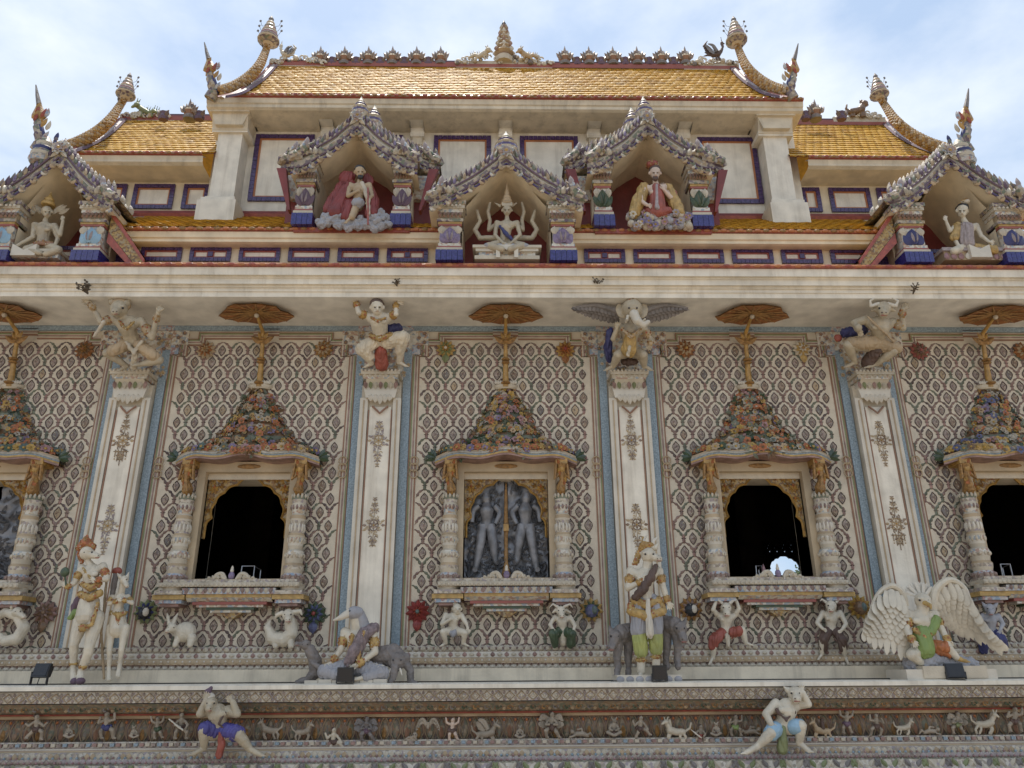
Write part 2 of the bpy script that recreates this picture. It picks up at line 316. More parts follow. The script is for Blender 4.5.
for bi, xc in enumerate(XB):
    xa, xb = XP[bi]+PW, XP[bi+1]-PW
    lat = MB(); lat.add([(xa, -.003, .0), (xb, -.003, .0), (xb, -.003, OZ0), (xa, -.003, OZ0)], [(0, 1, 2, 3)], 'panel')
    lat.add([(xa, -.003, OZ1), (xb, -.003, OZ1), (xb, -.003, 3.64), (xa, -.003, 3.64)], [(0, 1, 2, 3)], 'panel')
    for p, q in ((xa, xc-OW), (xc+OW, xb)): lat.add([(p, -.003, OZ0), (q, -.003, OZ0), (q, -.003, OZ1), (p, -.003, OZ1)], [(0, 1, 2, 3)], 'panel')
    lattice(lat, xa, xb, -.09, 3.64, xc)
    lp = part(lat, 'wall_panel')
    # coloured border lines with stepped corners
    bo = MB()
    def line(x0, x1, z0, z1, m, d=.02): bo.box(x0, x1, -d, 0.0, z0, z1, m)
    cols = [('brown_line', .0, .018), ('bone', .018, .034), ('node_red', .034, .048), ('bone', .048, .066), ('green_line', .066, .082), ('brown_line', .082, .092)]
    for m, a, b in cols:
        d = .012+.004*(cols.index((m, a, b)) % 3)
        line(xa-b, xa-a, 0, 3.42, m, d); line(xb+a, xb+b, 0, 3.42, m, d)
        line(xa+.22, xc-.16, 3.65+a, 3.65+b, m, d); line(xc+.16, xb-.22, 3.65+a, 3.65+b, m, d)
        line(xc-.16, xc+.16, 3.70+a, 3.70+b, m, d+.006)
        for s, xx in ((1, xa), (-1, xb)):
            def seg(p0, p1, z0, z1): line(min(p0, p1), max(p0, p1), z0, z1, m, d+.007)
            e = xx-s*b; f = xx-s*a
            seg(e+s*.11, f+s*.11, 3.42, 3.56+a); seg(f, e+s*.11, 3.42-.0+a*.3, 3.42+b*.3)
            seg(f+s*.11, e+s*.22+s*.092, 3.56+a, 3.56+b); seg(e+s*.22+s*.09, f+s*.22+s*.09, 3.56+b, 3.65+b)
    for s, xx in ((1, xa), (-1, xb)):                       # mosaic corner blocks and side brackets
        bo.box(min(xx-s*.10, xx+s*.10), max(xx-s*.10, xx+s*.10), -.032, 0, 3.57, 3.76, 'mosaic_warm')
        bo.box(min(xx-s*.10, xx+s*.0), max(xx-s*.10, xx+s*.0), -.034, 0, 3.44, 3.568, 'mosaic_blue')
        for k in range(5): bo.flower((xx+s*(.05-.07*(k % 2)), -.036, 3.48+.06*k), .03, 'lattice', 'gold', n=5)
        for k in range(3):
            bo.tube([(xx-s*.02-s*.05*math.cos(t), -.03, 1.92+.16*k*.5+.05*math.sin(t)) for t in [i*.7 for i in range(10)]], .008, 'tan', n=5)
    bo.build('border_frame', lp)
    tb = MB(); tb.box(xa-.1, xb+.1, -.026, 0, 3.765, 3.83, 'blue'); tb.build('blue_strip', lp)

# ---- pilasters
def pilaster(i, x):
    p = MB(); p.box(x-.235, x+.235, -.10, 0, 0, 3.0, 'bone')
    for s in (-1, 1):
        p.box(min(x+s*.245, x+s*.15), max(x+s*.245, x+s*.15), -.135, -.09, 0, 2.83, 'white'); p.box(min(x+s*.143, x+s*.13), max(x+s*.143, x+s*.13), -.128, -.09, .0, 2.68, 'brown_line')
        p.box(min(x+s*.205, x+s*.19), max(x+s*.205, x+s*.19), -.142, -.13, 0, 2.8, 'tan')
    p.box(x-.128, x+.128, -.118, -.09, 0, 2.72, 'white_paint')
    o = part(p, 'pilaster')
    b = MB()
    for s in (-1, 1): b.box(min(x+s*.34, x+s*.246), max(x+s*.34, x+s*.246), -.03, 0, 0, 3.5, 'blue')
    b.build('blue_strip', o)
    b = MB(); b.box(x-.345, x+.345, -.022, 0, 3.1, 3.76, 'mosaic_warm'); b.box(x-.345, x+.345, -.03, 0, 3.763, 3.83, 'mosaic_blue')
    for k in range(60): b.flower((x+rnd.uniform(-.32, .32), -.028, rnd.uniform(3.15, 3.74)), rnd.uniform(.02, .035), rnd.choice(['lattice', 'tan', 'bone', 'grey']), 'ochre', n=5)
    b.build('mosaic_panel', o)
    c = MB()                                               # flaring leaf capital
    c.extr([(-.10, 3.02), (-.15, 3.05), (-.19, 3.12), (-.22, 3.2), (-.26, 3.24), (-.26, 3.29), (0, 3.29)], x-.25, x+.25, 'bone')
    c.box(x-.33, x+.33, -.30, -.0, 3.29, 3.33, 'bone'); c.box(x-.29, x+.29, -.27, -.0, 3.24, 3.288, 'mosaic_warm')
    c.prism([(x-.25, 3.02), (x-.29, 3.15), (x-.25, 3.24), (x+.25, 3.24), (x+.29, 3.15), (x+.25, 3.02)], -.2, -.0, 'white')
    for k in range(7):
        q = x-.27+k*.09; c.leaf((q, -.22, 3.22), .07, .10, .03, ('node_red', 'green_line', 'bone')[k % 3], ang=math.pi*(1)+.2*(k-3)*.4)
        c.leaf((q, -.27, 3.25), .08, .08, .03, 'bone')
    for k in range(11): c.ell((x-.32+k*.064, -.30, 3.335), .022, 'white', nu=7, nv=4)
    pts = [(x+.13*math.sin(t), -.15-.02*math.cos(t), 2.92-.12*math.cos(t*1.0)*0-.09*(1-abs(math.sin(t)))) for t in [(-1+k/6)*math.pi/2 for k in range(13)]]
    c.tube(pts, .014, 'brown_line', n=6)
    for k in range(5): c.leaf((x-.16+.08*k, -.2, 3.06), .1, .13-.02*abs(k-2), .03, 'white', ang=math.pi)
    c.v = [((q-x)*.70+x, y_*.88, z-.20) for q, y_, z in c.v]
    c.build('capital', o)
    def orn(cz, h, kind):                                  # painted porcelain ornament
        m1, m2 = (('frame_tan', 'leaf_warm'), ('leaf_warm', 'tan'), ('lilac', 'frame_tan'), ('frame_tan', 'leaf_fill'))[kind % 4]; _ring = None
        e = MB(); y = -.121
        for k in range(6): a = 2*math.pi*k/6; e.leaf((x+.012*math.sin(a), y, cz+.012*math.cos(a)), .026, .040, .012, m2, ang=a, n=3)
        e.ell((x, y, cz), (.012, .016, .012), 'gold', nu=7, nv=4)
        for k in range(8):
            a = 2*math.pi*(k+.5)/8; cx, cy = x+.070*math.sin(a), cz+.088*math.cos(a)
            e.tube([(cx+.026*(1-t/7)*math.sin(a+t), y-.004, cy+.026*(1-t/7)*math.cos(a+t)) for t in [q*.8 for q in range(8)]], .0065, m1, n=5)
            if k % 2 == kind % 2: e.leaf((x+.085*math.sin(a), y, cz+.105*math.cos(a)), .030, .05, .012, m1, ang=a, n=3)
        e.strip([(x+.050*math.sin(q), y-.002, cz+.062*math.cos(q)) for q in [2*math.pi*t/18 for t in range(19)]], .006, .01, m2)
        for s in (-1, 1): e.leaf((x+s*.085, y, cz), .034, .045, .012, m2, ang=s*math.pi/2, n=3); e.ell((x+s*.05, y, cz+.055), (.012, .012, .012), m2, nu=6, nv=4); e.ell((x+s*.05, y, cz-.055), (.012, .012, .012), m2, nu=6, nv=4)
        for sg in (1, -1):
            L = (.17, .24, .31) if (sg < 0) == (kind % 2 == 0) else (.16, .22)
            e.strip([(x, y, cz+sg*.09), (x, y, cz+sg*L[-1])], .004, .008, m1)
            for n_, zz in enumerate(L):
                f = 1-.28*n_
                for s in (-1, 1):
                    e.leaf((x+s*.004, y, cz+sg*zz), .026*f, .055*f, .012, m1, ang=s*(1.1 if sg > 0 else 2.0), n=3)
                    e.tube([(x+s*(.034+.018*math.cos(t))*f, y-.003, cz+sg*(zz-.02)+.018*f*math.sin(t)) for t in [q*.9 for q in range(6)]], .005, m2, n=5)
                e.leaf((x, y, cz+sg*(zz-.01)), .030*f, .050*f, .014, m2, ang=0 if sg > 0 else math.pi, n=3)
        if kind % 4 == 1:
            for k in range(5):
                q = x-.064+.032*k; e.strip([(q, y, cz-.11), (q, y, cz-.20-.05*(2-abs(k-2)))], .005, .009, m1)
                for t in range(4): e.ell((q, y, cz-.13-.03*t), .009, m2, nu=6, nv=4)
            e.strip([(x-.085, y, cz-.13), (x+.085, y, cz-.13)], .005, .01, m1)
        e.build('ornament', o)
    orn(2.30, .2, i); orn(1.30, .32, i+1)
for i, x in enumerate(XP): pilaster(i, x)

# ---- windows
CANP = [(.82, 2.085), (.82, 2.11), (.75, 2.16), (.57, 2.25), (.44, 2.36), (.38, 2.44), (.35, 2.50), (.29, 2.60), (.25, 2.70), (.18, 2.82), (.12, 2.92), (.10, 3.0)]
def crad(z):
    for (r0, a), (r1, b) in zip(CANP, CANP[1:]):
        if a <= z <= b: return r0+(r1-r0)*(z-a)/(b-a+1e-9)
    return .1
FL = ['f_orange', 'f_orange', 'f_orange', 'f_yellow', 'f_yellow', 'f_green', 'f_green', 'f_teal', 'leaf_green', 'leaf_green', 'leaf_green', 'f_white', 'f_white', 'f_brown', 'f_brown', 'f_pink', 'f_violet', 'ochre', 'tan', 'tan']
proto = {}
def window(bi, X):
    dx = X
    wnd = None
    if not proto:
        f = MB()                                           # frame: jambs, head, reveal
        for s in (-1, 1):
            f.box(min(s*OW, s*.575), max(s*OW, s*.575), -.09, .34, OZ0, 2.05, 'frame_tan'); f.box(min(s*.59, s*.576), max(s*.59, s*.576), -.06, 0, OZ0, 2.05, 'tan')
        f.box(-OW, OW, -.09, .34, 1.93, 2.05, 'frame_tan'); f.box(-OW, OW, -.06, .34, OZ0-.02, OZ0+.03, 'tan')
        f.ell((0, -.09, 1.995), (.14, .02, .03), 'gold_dark', nu=14)
        proto['window'] = wnd = part(f, 'window'); wnd.location.x = dx
        sp = MB(); c = cusp(.462, 1.18, 1.30, 1.885)         # gold fretwork screen with a cusped arch
        half = len(c)//2
        for sgn in (-1, 1):
            poly = [(x, z) for x, z in c[:half+1]]+[(0, 1.93), (-.487, 1.93), (-.487, 1.18)]
            if sgn > 0: poly = [(-x, z) for x, z in poly]
            sp.prism(poly, .03, .07, 'mosaic_gold')
        sp.strip([(x, .03, z) for x, z in c], .014, .025, 'gold')
        for s in (-1, 1):
            for k, (x, z, r) in enumerate([(.40, 1.86, .05), (.30, 1.87, .045), (.41, 1.75, .05), (.20, 1.88, .035), (.43, 1.62, .035), (.33, 1.79, .03), (.45, 1.5, .025)]):
                for q in range(7): sp.leaf((s*x, .02, z), r*.6, r*1.2, .02, ('gold', 'gold_dark', 'f_orange', 'f_white')[(k+q) % 4 if q % 3 == 0 else (k % 2)], ang=q*.9)
        proto['screen'] = sp.build('arch_screen', wnd)
        cm = MB(); y = -.15
        prof = [(.175, .55), (.175, .62), (.15, .64), (.16, .68), (.165, .73), (.135, .76), (.15, .80), (.155, .84), (.13, .87), (.14, .92), (.155, .96), (.14, 1.0), (.105, 1.02), (.115, 1.06), (.122, 1.10), (.13, 1.15), (.14, 1.17), (.115, 1.2), (.108, 1.28), (.112, 1.34), (.125, 1.36), (.12, 1.40), (.095, 1.42), (.11, 1.46), (.125, 1.5), (.11, 1.54), (.12, 1.58), (.13, 1.61), (.10, 1.63)]
        ms = ['bone', 'tan', 'mosaic_base', 'leaf_fill', 'mosaic_blue', 'bone', 'mosaic_base', 'tan', 'bone', 'mosaic_base', 'mosaic_warm', 'bone', 'bone', 'white', 'mosaic_warm', 'bone', 'tan', 'mosaic_base', 'mosaic_base', 'white', 'tan', 'bone', 'mosaic_warm', 'mosaic_warm', 'bone', 'mosaic_base', 'leaf_green', 'leaf_green']
        for k in range(12):
            a = 2*math.pi*k/12
            for zz, rr, hh, m in ((.70, .165, .05, 'lattice'), (.93, .148, .05, 'bone'), (1.10, .125, .07, 'bone'), (1.24, .113, .1, 'white'), (1.47, .118, .06, 'lattice'), (1.6, .12, .06, 'bone')):
                cm.ell((rr*math.cos(a), rr*math.sin(a), zz+.02), (.022, .022, hh*.5), m, nu=6, nv=4)
        cm.lathe(prof, (0, 0, 0), 'bone', n=20, mats=ms); cm.v = [(x*.70, q*.75, z) for x, q, z in cm.v]
        cm.box(-.15, .15, -.15, .15, .53, .57, 'mosaic_base'); cm.box(-.17, .17, -.13, .15, .48, .528, 'ochre'); cm.box(-.14, .14, -.11, .15, .44, .478, 'mosaic_blue'); cm.box(-.10, .10, -.08, .15, .41, .438, 'node_red')
        proto['col'] = cm.build('column', wnd, True, loc=(-.64, y, 0))
        copyo(proto['col'], wnd, (1.28, 0, 0))
        gb = MB()                                          # gilt corbel under the canopy
        gb.box(-.11, .11, -.11, .13, 1.98, 2.05, 'gold'); gb.tube([(0, .02, 1.62), (.02, -.06, 1.7), (-.01, -.08, 1.8), (0, -.05, 1.9), (0, -.07, 1.99)], [.06, .09, .05, .085, .1], 'gold_dark', n=9); gb.ell((0, -.1, 1.92), (.06, .05, .055), 'gold'); gb.tube([(-.06, -.09, 1.86), (-.13, -.1, 1.80), (-.10, -.1, 1.97)], .028, 'gold_dark', n=6); gb.tube([(.06, -.09, 1.86), (.13, -.1, 1.80), (.10, -.1, 1.97)], .028, 'gold_dark', n=6)
        for k in range(9): gb.leaf((rnd.uniform(-.05, .05), -.1, 1.64+.04*k), .08, .09, .04, ('gold', 'gold_dark', 'f_orange')[k % 3], ang=rnd.uniform(-1.2, 1.2))
        gb.v = [(x*.62, q, z) for x, q, z in gb.v]; proto['corbel'] = gb.build('corbel', wnd, loc=(-.64, y, 0)); copyo(proto['corbel'], wnd, (1.28, 0, 0), (-1, 1, 1))
        si = MB(); si.box(-.75, .75, -.30, 0, .61, .655, 'bone'); si.box(-.72, .72, -.27, 0, .655, .69, 'mosaic_base'); si.box(-.50, .50, -.28, 0, .535, .598, 'mosaic_blue')
        si.extr([(-.26, .534), (-.26, .50), (-.20, .46), (0, .46)], -.46, .46, ['ochre', 'mosaic_warm', 'purple']); [si.box(-w_, w_, -y_, 0, z0, z1, m) for w_, y_, z0, z1, m in ((.40, .21, .43, .459, 'red_line'), (.36, .19, .405, .429, 'mosaic_warm'), (.26, .17, .38, .404, 'f_green'), (.22, .15, .352, .379, 'mosaic_warm'))]; si.prism([(-.12, .351), (-.03, .29), (.03, .29), (.12, .351)], -.13, 0, 'mosaic_gold')
        for k in range(30): si.ell((-.73+k*.0503, -.305, .628), (.02, .012, .02), 'bone', nu=6, nv=4)
        for k in range(19): si.leaf((-.45+.05*k, -.285, .60), .045, .06, .012, ('lattice', 'bone')[k % 2], ang=math.pi)
        for s in (-1, 1):
            si.tube(spline([(s*.06, -.25, .69), (s*.10, -.25, .75), (s*.16, -.25, .74), (s*.19, -.25, .70), (s*.28, -.25, .69)], 4), [.022]*8+[.02]*5+[.012]*4, 'bone', n=7)
            for k in range(4): si.leaf((s*(.08+.05*k), -.26, .69), .045, .075-.012*k, .02, 'bone', ang=s*.5)
        si.ell((0, -.25, .73), (.035, .03, .045), 'f_violet'); si.ell((0, -.25, .785), (.02, .02, .022), 'white'); si.leaf((0, -.25, .79), .03, .05, .01, 'white')
        proto['sill'] = si.build('sill', wnd)
        ca = MB(); ca.lathe([(r*1.0, z) for r, z in CANP]+[(.09, 3.02)], (0, 0.02, 0), 'f_green', n=28, sy=.42, mats=['tan', 'f_white']+['f_brown', 'leaf_green', 'f_brown', 'tan', 'f_brown', 'leaf_green', 'f_brown', 'tan', 'f_brown', 'leaf_green'])
        def wave(x): return .022*math.cos(x/.88*math.pi)+.02*math.cos(x/.88*math.pi*3)
        n = 40
        for zo, hh, m, yy in ((2.03, .022, 'node_red', .40), (2.052, .02, 'ochre', .408), (2.074, .016, 'blue', .402), (2.09, .022, 'f_white', .415), (2.112, .02, 'tan', .405)):
            for k in range(n):
                x0, x1 = -.83+1.66*k/n, -.83+1.66*(k+1)/n
                ya, yb = [-yy*.82*(1-.55*abs(q/.83)**5) for q in (x0, x1)]
                za, zb = wave(x0)+zo, wave(x1)+zo
                ca.add([(x0, ya, za), (x1, yb, zb), (x1, yb, zb+hh), (x0, ya, za+hh), (x0, 0, za), (x1, 0, zb)], [(0, 1, 2, 3), (0, 4, 5, 1)], m)
        for s in (-1, 1):
            for k in range(4): ca.leaf((s*.82, -.15, 2.08), .06, .13, .03, ('f_teal', 'f_green')[k % 2], ang=s*(.5+.45*k))
        ca.lathe([(.12, 2.98), (.14, 3.0), (.15, 3.03), (.12, 3.05), (.05, 3.06)], (0, 0, 0), 'bone', n=16, sy=.6)
        for k in range(9): ca.leaf((-.12+.03*k, -.075, 3.03), .04, .05, .015, 'white')
        proto['canopy'] = ca.build('canopy', wnd, True)
    else:
        wnd = copyo(proto['window'], T, (X-XB[0], 0, 0))
        copyo(proto['screen'], wnd); copyo(proto['sill'], wnd); copyo(proto['canopy'], wnd)
        for k in ('col', 'corbel'): copyo(proto[k], wnd); copyo(proto[k], wnd, (1.28, 0, 0), (-1, 1, 1) if k == 'corbel' else None)
    fb = MB(); hue = [0, 1, 2, 3, 4][bi]                   # the flower cover: no two windows alike
    pal = FL+[['f_orange', 'f_teal'], ['f_orange', 'f_orange', 'f_brown'], ['f_pink', 'f_orange', 'f_yellow'], ['f_white', 'leaf_green', 'f_orange'], ['f_yellow', 'f_blue', 'f_white']][bi]*2
    for k in range(680):
        z = 2.12+.86*rnd.random()**1.5; z = z if rnd.random() < .45 else (2.13, 2.27, 2.42, 2.57, 2.72, 2.86)[min(5, int(rnd.random()**1.3*6))]+rnd.uniform(-.02, .02); a = -math.pi*rnd.random(); r = crad(z)
        x, y_ = r*math.cos(a), .02+r*.42*math.sin(a)
        big = rnd.random(); rr = .020+.028*big**2
        nv = Vector((math.cos(a)*.7+rnd.uniform(-.5, .5), math.sin(a)*1.3, .35+rnd.uniform(-.6, .4)))
        m = rnd.choice(pal)
        if m in ('f_green', 'f_teal', 'f_brown', 'leaf_green') and rnd.random() < .75:
            for q in range(3): fb.leaf((x, y_-.01, z-.02), rr*1.1, rr*2.3, .02, m, ang=rnd.uniform(-3, 3), n=3)
        else: fb.flower((x, y_-.012-.03*rnd.random()**2, z), rr*1.15, m, rnd.choice(['f_yellow', 'f_brown', 'f_white', 'f_brown']), nv, n=rnd.choice([5, 6, 7]), rs=rnd.random())
    for k in range(26):
        a = -math.pi*(k+.5)/26; x, y_ = .80*math.cos(a), max(-.31, .80*.55*math.sin(a))
        fb.flower((x, y_, 2.15+.02*rnd.random()), .045+.02*rnd.random(), rnd.choice(pal), 'f_yellow', (math.cos(a)*.5, math.sin(a), .3), n=7)
    o = fb.build('flower_cover', wnd); o['kind'] = 'stuff'
    return wnd
WN = [window(i, x) for i, x in enumerate(XB)]
# carved iron shutters: closed in the middle window, one leaf open in the far left one
def shutter(w, x0, x1, y, side, hinge=0):
    s_ = MB(); n, k = 26, 44
    def H(x, z): return .035*mnoise.noise(Vector((x*9+side*3, z*9, 1)))+.02*abs(mnoise.noise(Vector((x*22, z*22, 4+side))))
    vs = []
    for j in range(k+1):
        for i in range(n+1):
            u = x0+(x1-x0)*i/n; z = OZ0+.03+(1.90-OZ0-.03)*j/k; vs.append((u, y-H(u, z)-.02, z))
    s_.add(vs, [(j*(n+1)+i, j*(n+1)+i+1, (j+1)*(n+1)+i+1, (j+1)*(n+1)+i) for j in range(k) for i in range(n)], 'iron')
    s_.box(x0, x1, y, y+.04, OZ0+.03, 1.90, 'iron')
    for q in range(190):
        x, z = rnd.uniform(x0+.03, x1-.03), rnd.uniform(.78, 1.82) if q % 3 else rnd.uniform(.74, 1.1)
        s_.leaf((x, y-.03-.02*rnd.random(), z), .035, .08, .028, 'iron', ang=rnd.uniform(-1.6, 1.6), n=3)
    return s_
for sd_ in (-1, 1):
    s_ = shutter(None, min(sd_*.02, sd_*.48), max(sd_*.02, sd_*.48), .14, sd_); so = s_.build('shutter', WN[2], True)
    # relief figure on the leaf
    rf = MB(); X0 = sd_*.225; y = .085
    def P(dx, z, d=0): return (X0+sd_*dx, y-d, z)
    for pts, rr in (([P(0, 1.30, .01), P(0, 1.39, .03), P(0, 1.50, .04), P(.0, 1.58, .03)], [.07, .06, .085, .045]), ([P(.0, 1.58, .03), P(.01, 1.64, .03), P(.01, 1.70, .03)], [.035, .055, .04]),
                    ([P(-.09, 1.55, .03), P(-.15, 1.47, .03), P(-.10, 1.34, .04)], [.04, .033, .025]), ([P(.09, 1.55, .03), P(.15, 1.50, .03), P(.17, 1.36, .04)], [.04, .033, .025]),
                    ([P(-.04, 1.33, .03), P(-.07, 1.15, .04), P(-.10, .93, .03), P(-.13, .90, .05)], [.062, .055, .034, .03]), ([P(.045, 1.33, .03), P(.07, 1.13, .04), P(.12, .85, .03), P(.13, .82, .06)], [.062, .055, .034, .03])):
        rf.tube(spline(pts, 4), [x for x in __import__('numpy').interp([i/(4*(len(pts)-1)) for i in range(4*(len(pts)-1)+1)], [i/(len(pts)-1) for i in range(len(pts))], rr)], 'iron', n=10)
    rf.build('relief', so, True)
bar = MB(); bar.tube([(0, .10, OZ0+.05), (0, .07, .78), (0, .1, .9), (0, .1, 1.2), (0, .09, 1.3), (0, .1, 1.7), (0, .1, 1.83)], [.045, .05, .025, .022, .03, .018, .008], 'gold_dark', n=8); bar.box(-.03, .03, .05, .09, 1.26, 1.34, 'gold')
bar.build('lock_bar', WN[2], True)
so = shutter(None, -.42, .02, .20, 3); o = so.build('shutter', WN[0], True); o.location = (.47, 0, 0)
# parasols over the windows
def parasol(X):
    pr = MB(); base = Vector((0, -.06, 3.02)); top = Vector((0, -.44, 3.70))
    n = 22; rim = []
    for k in range(n):
        a = 2*math.pi*k/n; r = .42+.035*math.cos(a*6); rim.append((r*math.cos(a), -.46+.27*math.sin(a)*(1+.05*math.sin(a*5)), 3.765-.018*math.cos(a*2)+.012*(k % 2)))
    vs = [(0, -.46, 3.815)]+[(x*.5, -.46+(y+.46)*.5, 3.79+.012*(k % 2)) for k, (x, y, z) in enumerate(rim)]+rim
    fs = [(0, 1+k, 1+(k+1) % n) for k in range(n)]+[(1+k, 1+n+k, 1+n+(k+1) % n, 1+(k+1) % n) for k in range(n)]
    pr.add(vs, fs, 'rust'); pr.add([(x, y, z+.012) for x, y, z in vs], fs, 'gold_dark')
    for k in range(n): pr.strip([(0, -.46, 3.80), rim[k]], [.02, .006], .006, 'gold_dark', (0, 0, -1))
    pr.ell((0, -.46, 3.765), .03, 'bone')
    o = part(pr, 'parasol'); o.location.x = X
    pl = MB(); pl.tube([(0, -.06, 3.0), (0, -.08, 3.2), (0, -.10, 3.35), (0, -.12, 3.5), (0, -.16, 3.68), (0, -.44, 3.775)], [.04, .034, .027, .025, .025, .017], 'gold', n=9)
    for z, r in ((3.04, .06), (3.3, .05), (3.34, .055), (3.56, .06), (3.6, .05)): pl.ell((0, -.09-(z-3)*.07, z), (r, r, .02), 'gold_dark')
    for s in (-1, 1): pl.leaf((0, -.15, 3.54), .08, .17, .03, 'gold_dark', ang=s*1.0); pl.leaf((0, -.15, 3.58), .06, .13, .03, 'gold', ang=s*.5)
    pl.build('pole', o, True); return o
p0 = parasol(XB[0])
for X in XB[1:]:
    c = copyo(p0, T, (X-XB[0], 0, 0)); copyo(p0.children[0], c)

# ---- rosettes on the wall
def rosette(u, v, r, cols, kind=0):
    c = at(u, v, 0); q = MB()
    q.ell((c.x, -.01, c.z), (r*.8, .05, r*.8), cols[0], nu=16, nv=8)
    for ring, (rr, n, m) in enumerate(((r, 11, cols[0]), (r*.75, 9, cols[1]), (r*.45, 7, cols[2]))):
        for k in range(n):
            a = 2*math.pi*k/n+ring*.3; q.leaf((c.x+rr*.25*math.sin(a), -.03-.018*ring, c.z+rr*.25*math.cos(a)), rr*.5, rr*.85, .03, m, ang=a)
    q.ell((c.x, -.075, c.z), r*.2, cols[3], nu=8, nv=5)
    if kind == 1: q.leaf((c.x, -.05, c.z-r*.7), r*.8, r*1.0, .03, cols[1], ang=math.pi)
    if kind == 2:                                          # peacock shell: round eye inside a dark ring
        q.ell((c.x, -.05, c.z-.1*r), (r*.62, .06, r*.6), cols[3], nu=14); q.ell((c.x+.2*r, -.09, c.z-.05*r), (r*.28, .03, r*.38), cols[2])
    part(q, 'rosette')
for u, v, cs, kd in [(86, 351, ('rust', 'f_brown', 'gold_dark', 'rust'), 0), (207, 351, ('tan', 'rust', 'tan', 'gold_dark'), 0), (324, 350, ('gold_dark', 'tan', 'rust', 'gold'), 0), (446, 350, ('ochre', 'green_line', 'gold', 'bone'), 1), (565, 351, ('gold', 'rust', 'f_orange', 'f_red'), 1), (685, 350, ('rust', 'tan', 'rust', 'gold'), 0), (801, 350, ('bone', 'ochre', 'white', 'gold_dark'), 1), (918, 352, ('red_line', 'f_brown', 'node_red', 'red_line'), 0), (1021, 352, ('rust', 'tan', 'rust', 'gold'), 0),
                     (47, 613, ('node_red', 'f_brown', 'lattice', 'f_brown'), 1), (147, 612, ('green_line', 'royal', 'white', 'black'), 2), (315, 614, ('f_green', 'f_blue', 'f_green', 'f_red'), 1), (418, 612, ('f_red', 'f_red', 'red_tile', 'f_teal'), 1), (591, 610, ('ochre', 'f_green', 'f_teal', 'f_blue'), 2), (690, 609, ('gold_dark', 'lattice', 'white', 'black'), 2), (858, 607, ('f_yellow', 'gold_dark', 'f_teal', 'f_brown'), 2)]:
    rosette(u, v, .115 if v < 400 else .125, cs, kd)
# ------------------------------------------------------------------ mouldings below the wall
def pf(*vy): return [(y, zc(v, y)) for v, y in vy]
def Z_(v, y): return zc(v, y)
bm_ = MB()
bm_.extr(pf((645.5, 0), (645.5, -.10), (651, -.12), (651.5, -.16), (657, -.17), (657.5, -.21), (663, -.23), (663.5, -.20), (668, -.20), (668, -.3), (683, -.3)), -XE, XE,
         ['white', 'mosaic_base', 'tan', 'white', 'tan', 'tan', 'red_line', 'bone', 'bone', 'cream'])
n = int(2*XE/.075)
for k in range(n):
    x = -XE+k*.075
    z = Z_(651, -.13); bm_.leaf((x, -.125, z), .06, .058, .02, 'bone'); bm_.ell((x+.037, -.12, z+.035), .012, 'lattice', nu=6, nv=4)
    if k % 2: bm_.ell((x, -.175, Z_(654.2, -.175)), (.028, .012, .018), 'bone', nu=6, nv=4)
    else: bm_.leaf((x, -.172, Z_(656.5, -.17)), .05, .05, .012, 'node_red')
    bm_.leaf((x, -.225, Z_(663.2, -.22)), .07, .055, .014, 'tan'); bm_.ell((x+.037, -.222, Z_(660, -.22)), .012, 'white', nu=6, nv=4)
    bm_.leaf((x, -.205, Z_(664, -.2)), .06, .046, .02, 'white', ang=math.pi); bm_.ell((x+.037, -.2, Z_(664.5, -.2)), .012, 'lattice', nu=6, nv=4)
part(bm_, 'base_moulding')
pl_ = MB(); zl = Z_(682.5, -1.0)
pl_.box(-XE, XE, -.40, 0, zl-.02, Z_(668, -.40), 'cream')
part(pl_, 'plinth')
lg = MB(); lg.extr([(-.3, zl), (-.99, zl), (-1.02, zl-.012), (-1.02, Z_(688, -1.02)), (-.96, Z_(689, -.96)), (-.3, Z_(689, -.96))], -XE, XE, ['white_paint', 'white_paint', 'white_paint', 'grey', 'grey'])
part(lg, 'ledge')
fb = MB(); fb.extr(pf((689, -.97), (690, -.975), (700.5, -.975), (701.5, -.95), (703, -.92), (711, -.80), (711.2, -.82), (713, -.83), (713.2, -.79), (716, -.78), (717, -.72), (738.5, -.72), (738.8, -.84), (745, -.85), (745.3, -.88), (747, -.89), (747.3, -.91), (749, -.92), (749.5, -.95), (757, -.99), (757.3, -1.03), (762, -1.04), (762.5, -1.08), (775, -1.12)),
    -XE, XE, ['bone', 'mosaic_base', 'black', 'mosaic_dark', 'mosaic_dark', 'tan', 'red_tile', 'ochre', 'tan', 'brown_line', 'mosaic_dark', 'mosaic_base', 'mosaic_base', 'red_line', 'bone', 'red_line', 'tan', 'mosaic_base', 'mosaic_base', 'mosaic_warm', 'mosaic_base', 'green_line', 'mosaic_base'])
zb = Z_(775, -1.12); fb.box(-XE, XE, -1.3, -.0, GZ, zb, 'mosaic_base')
n = int(2*XE/.11)
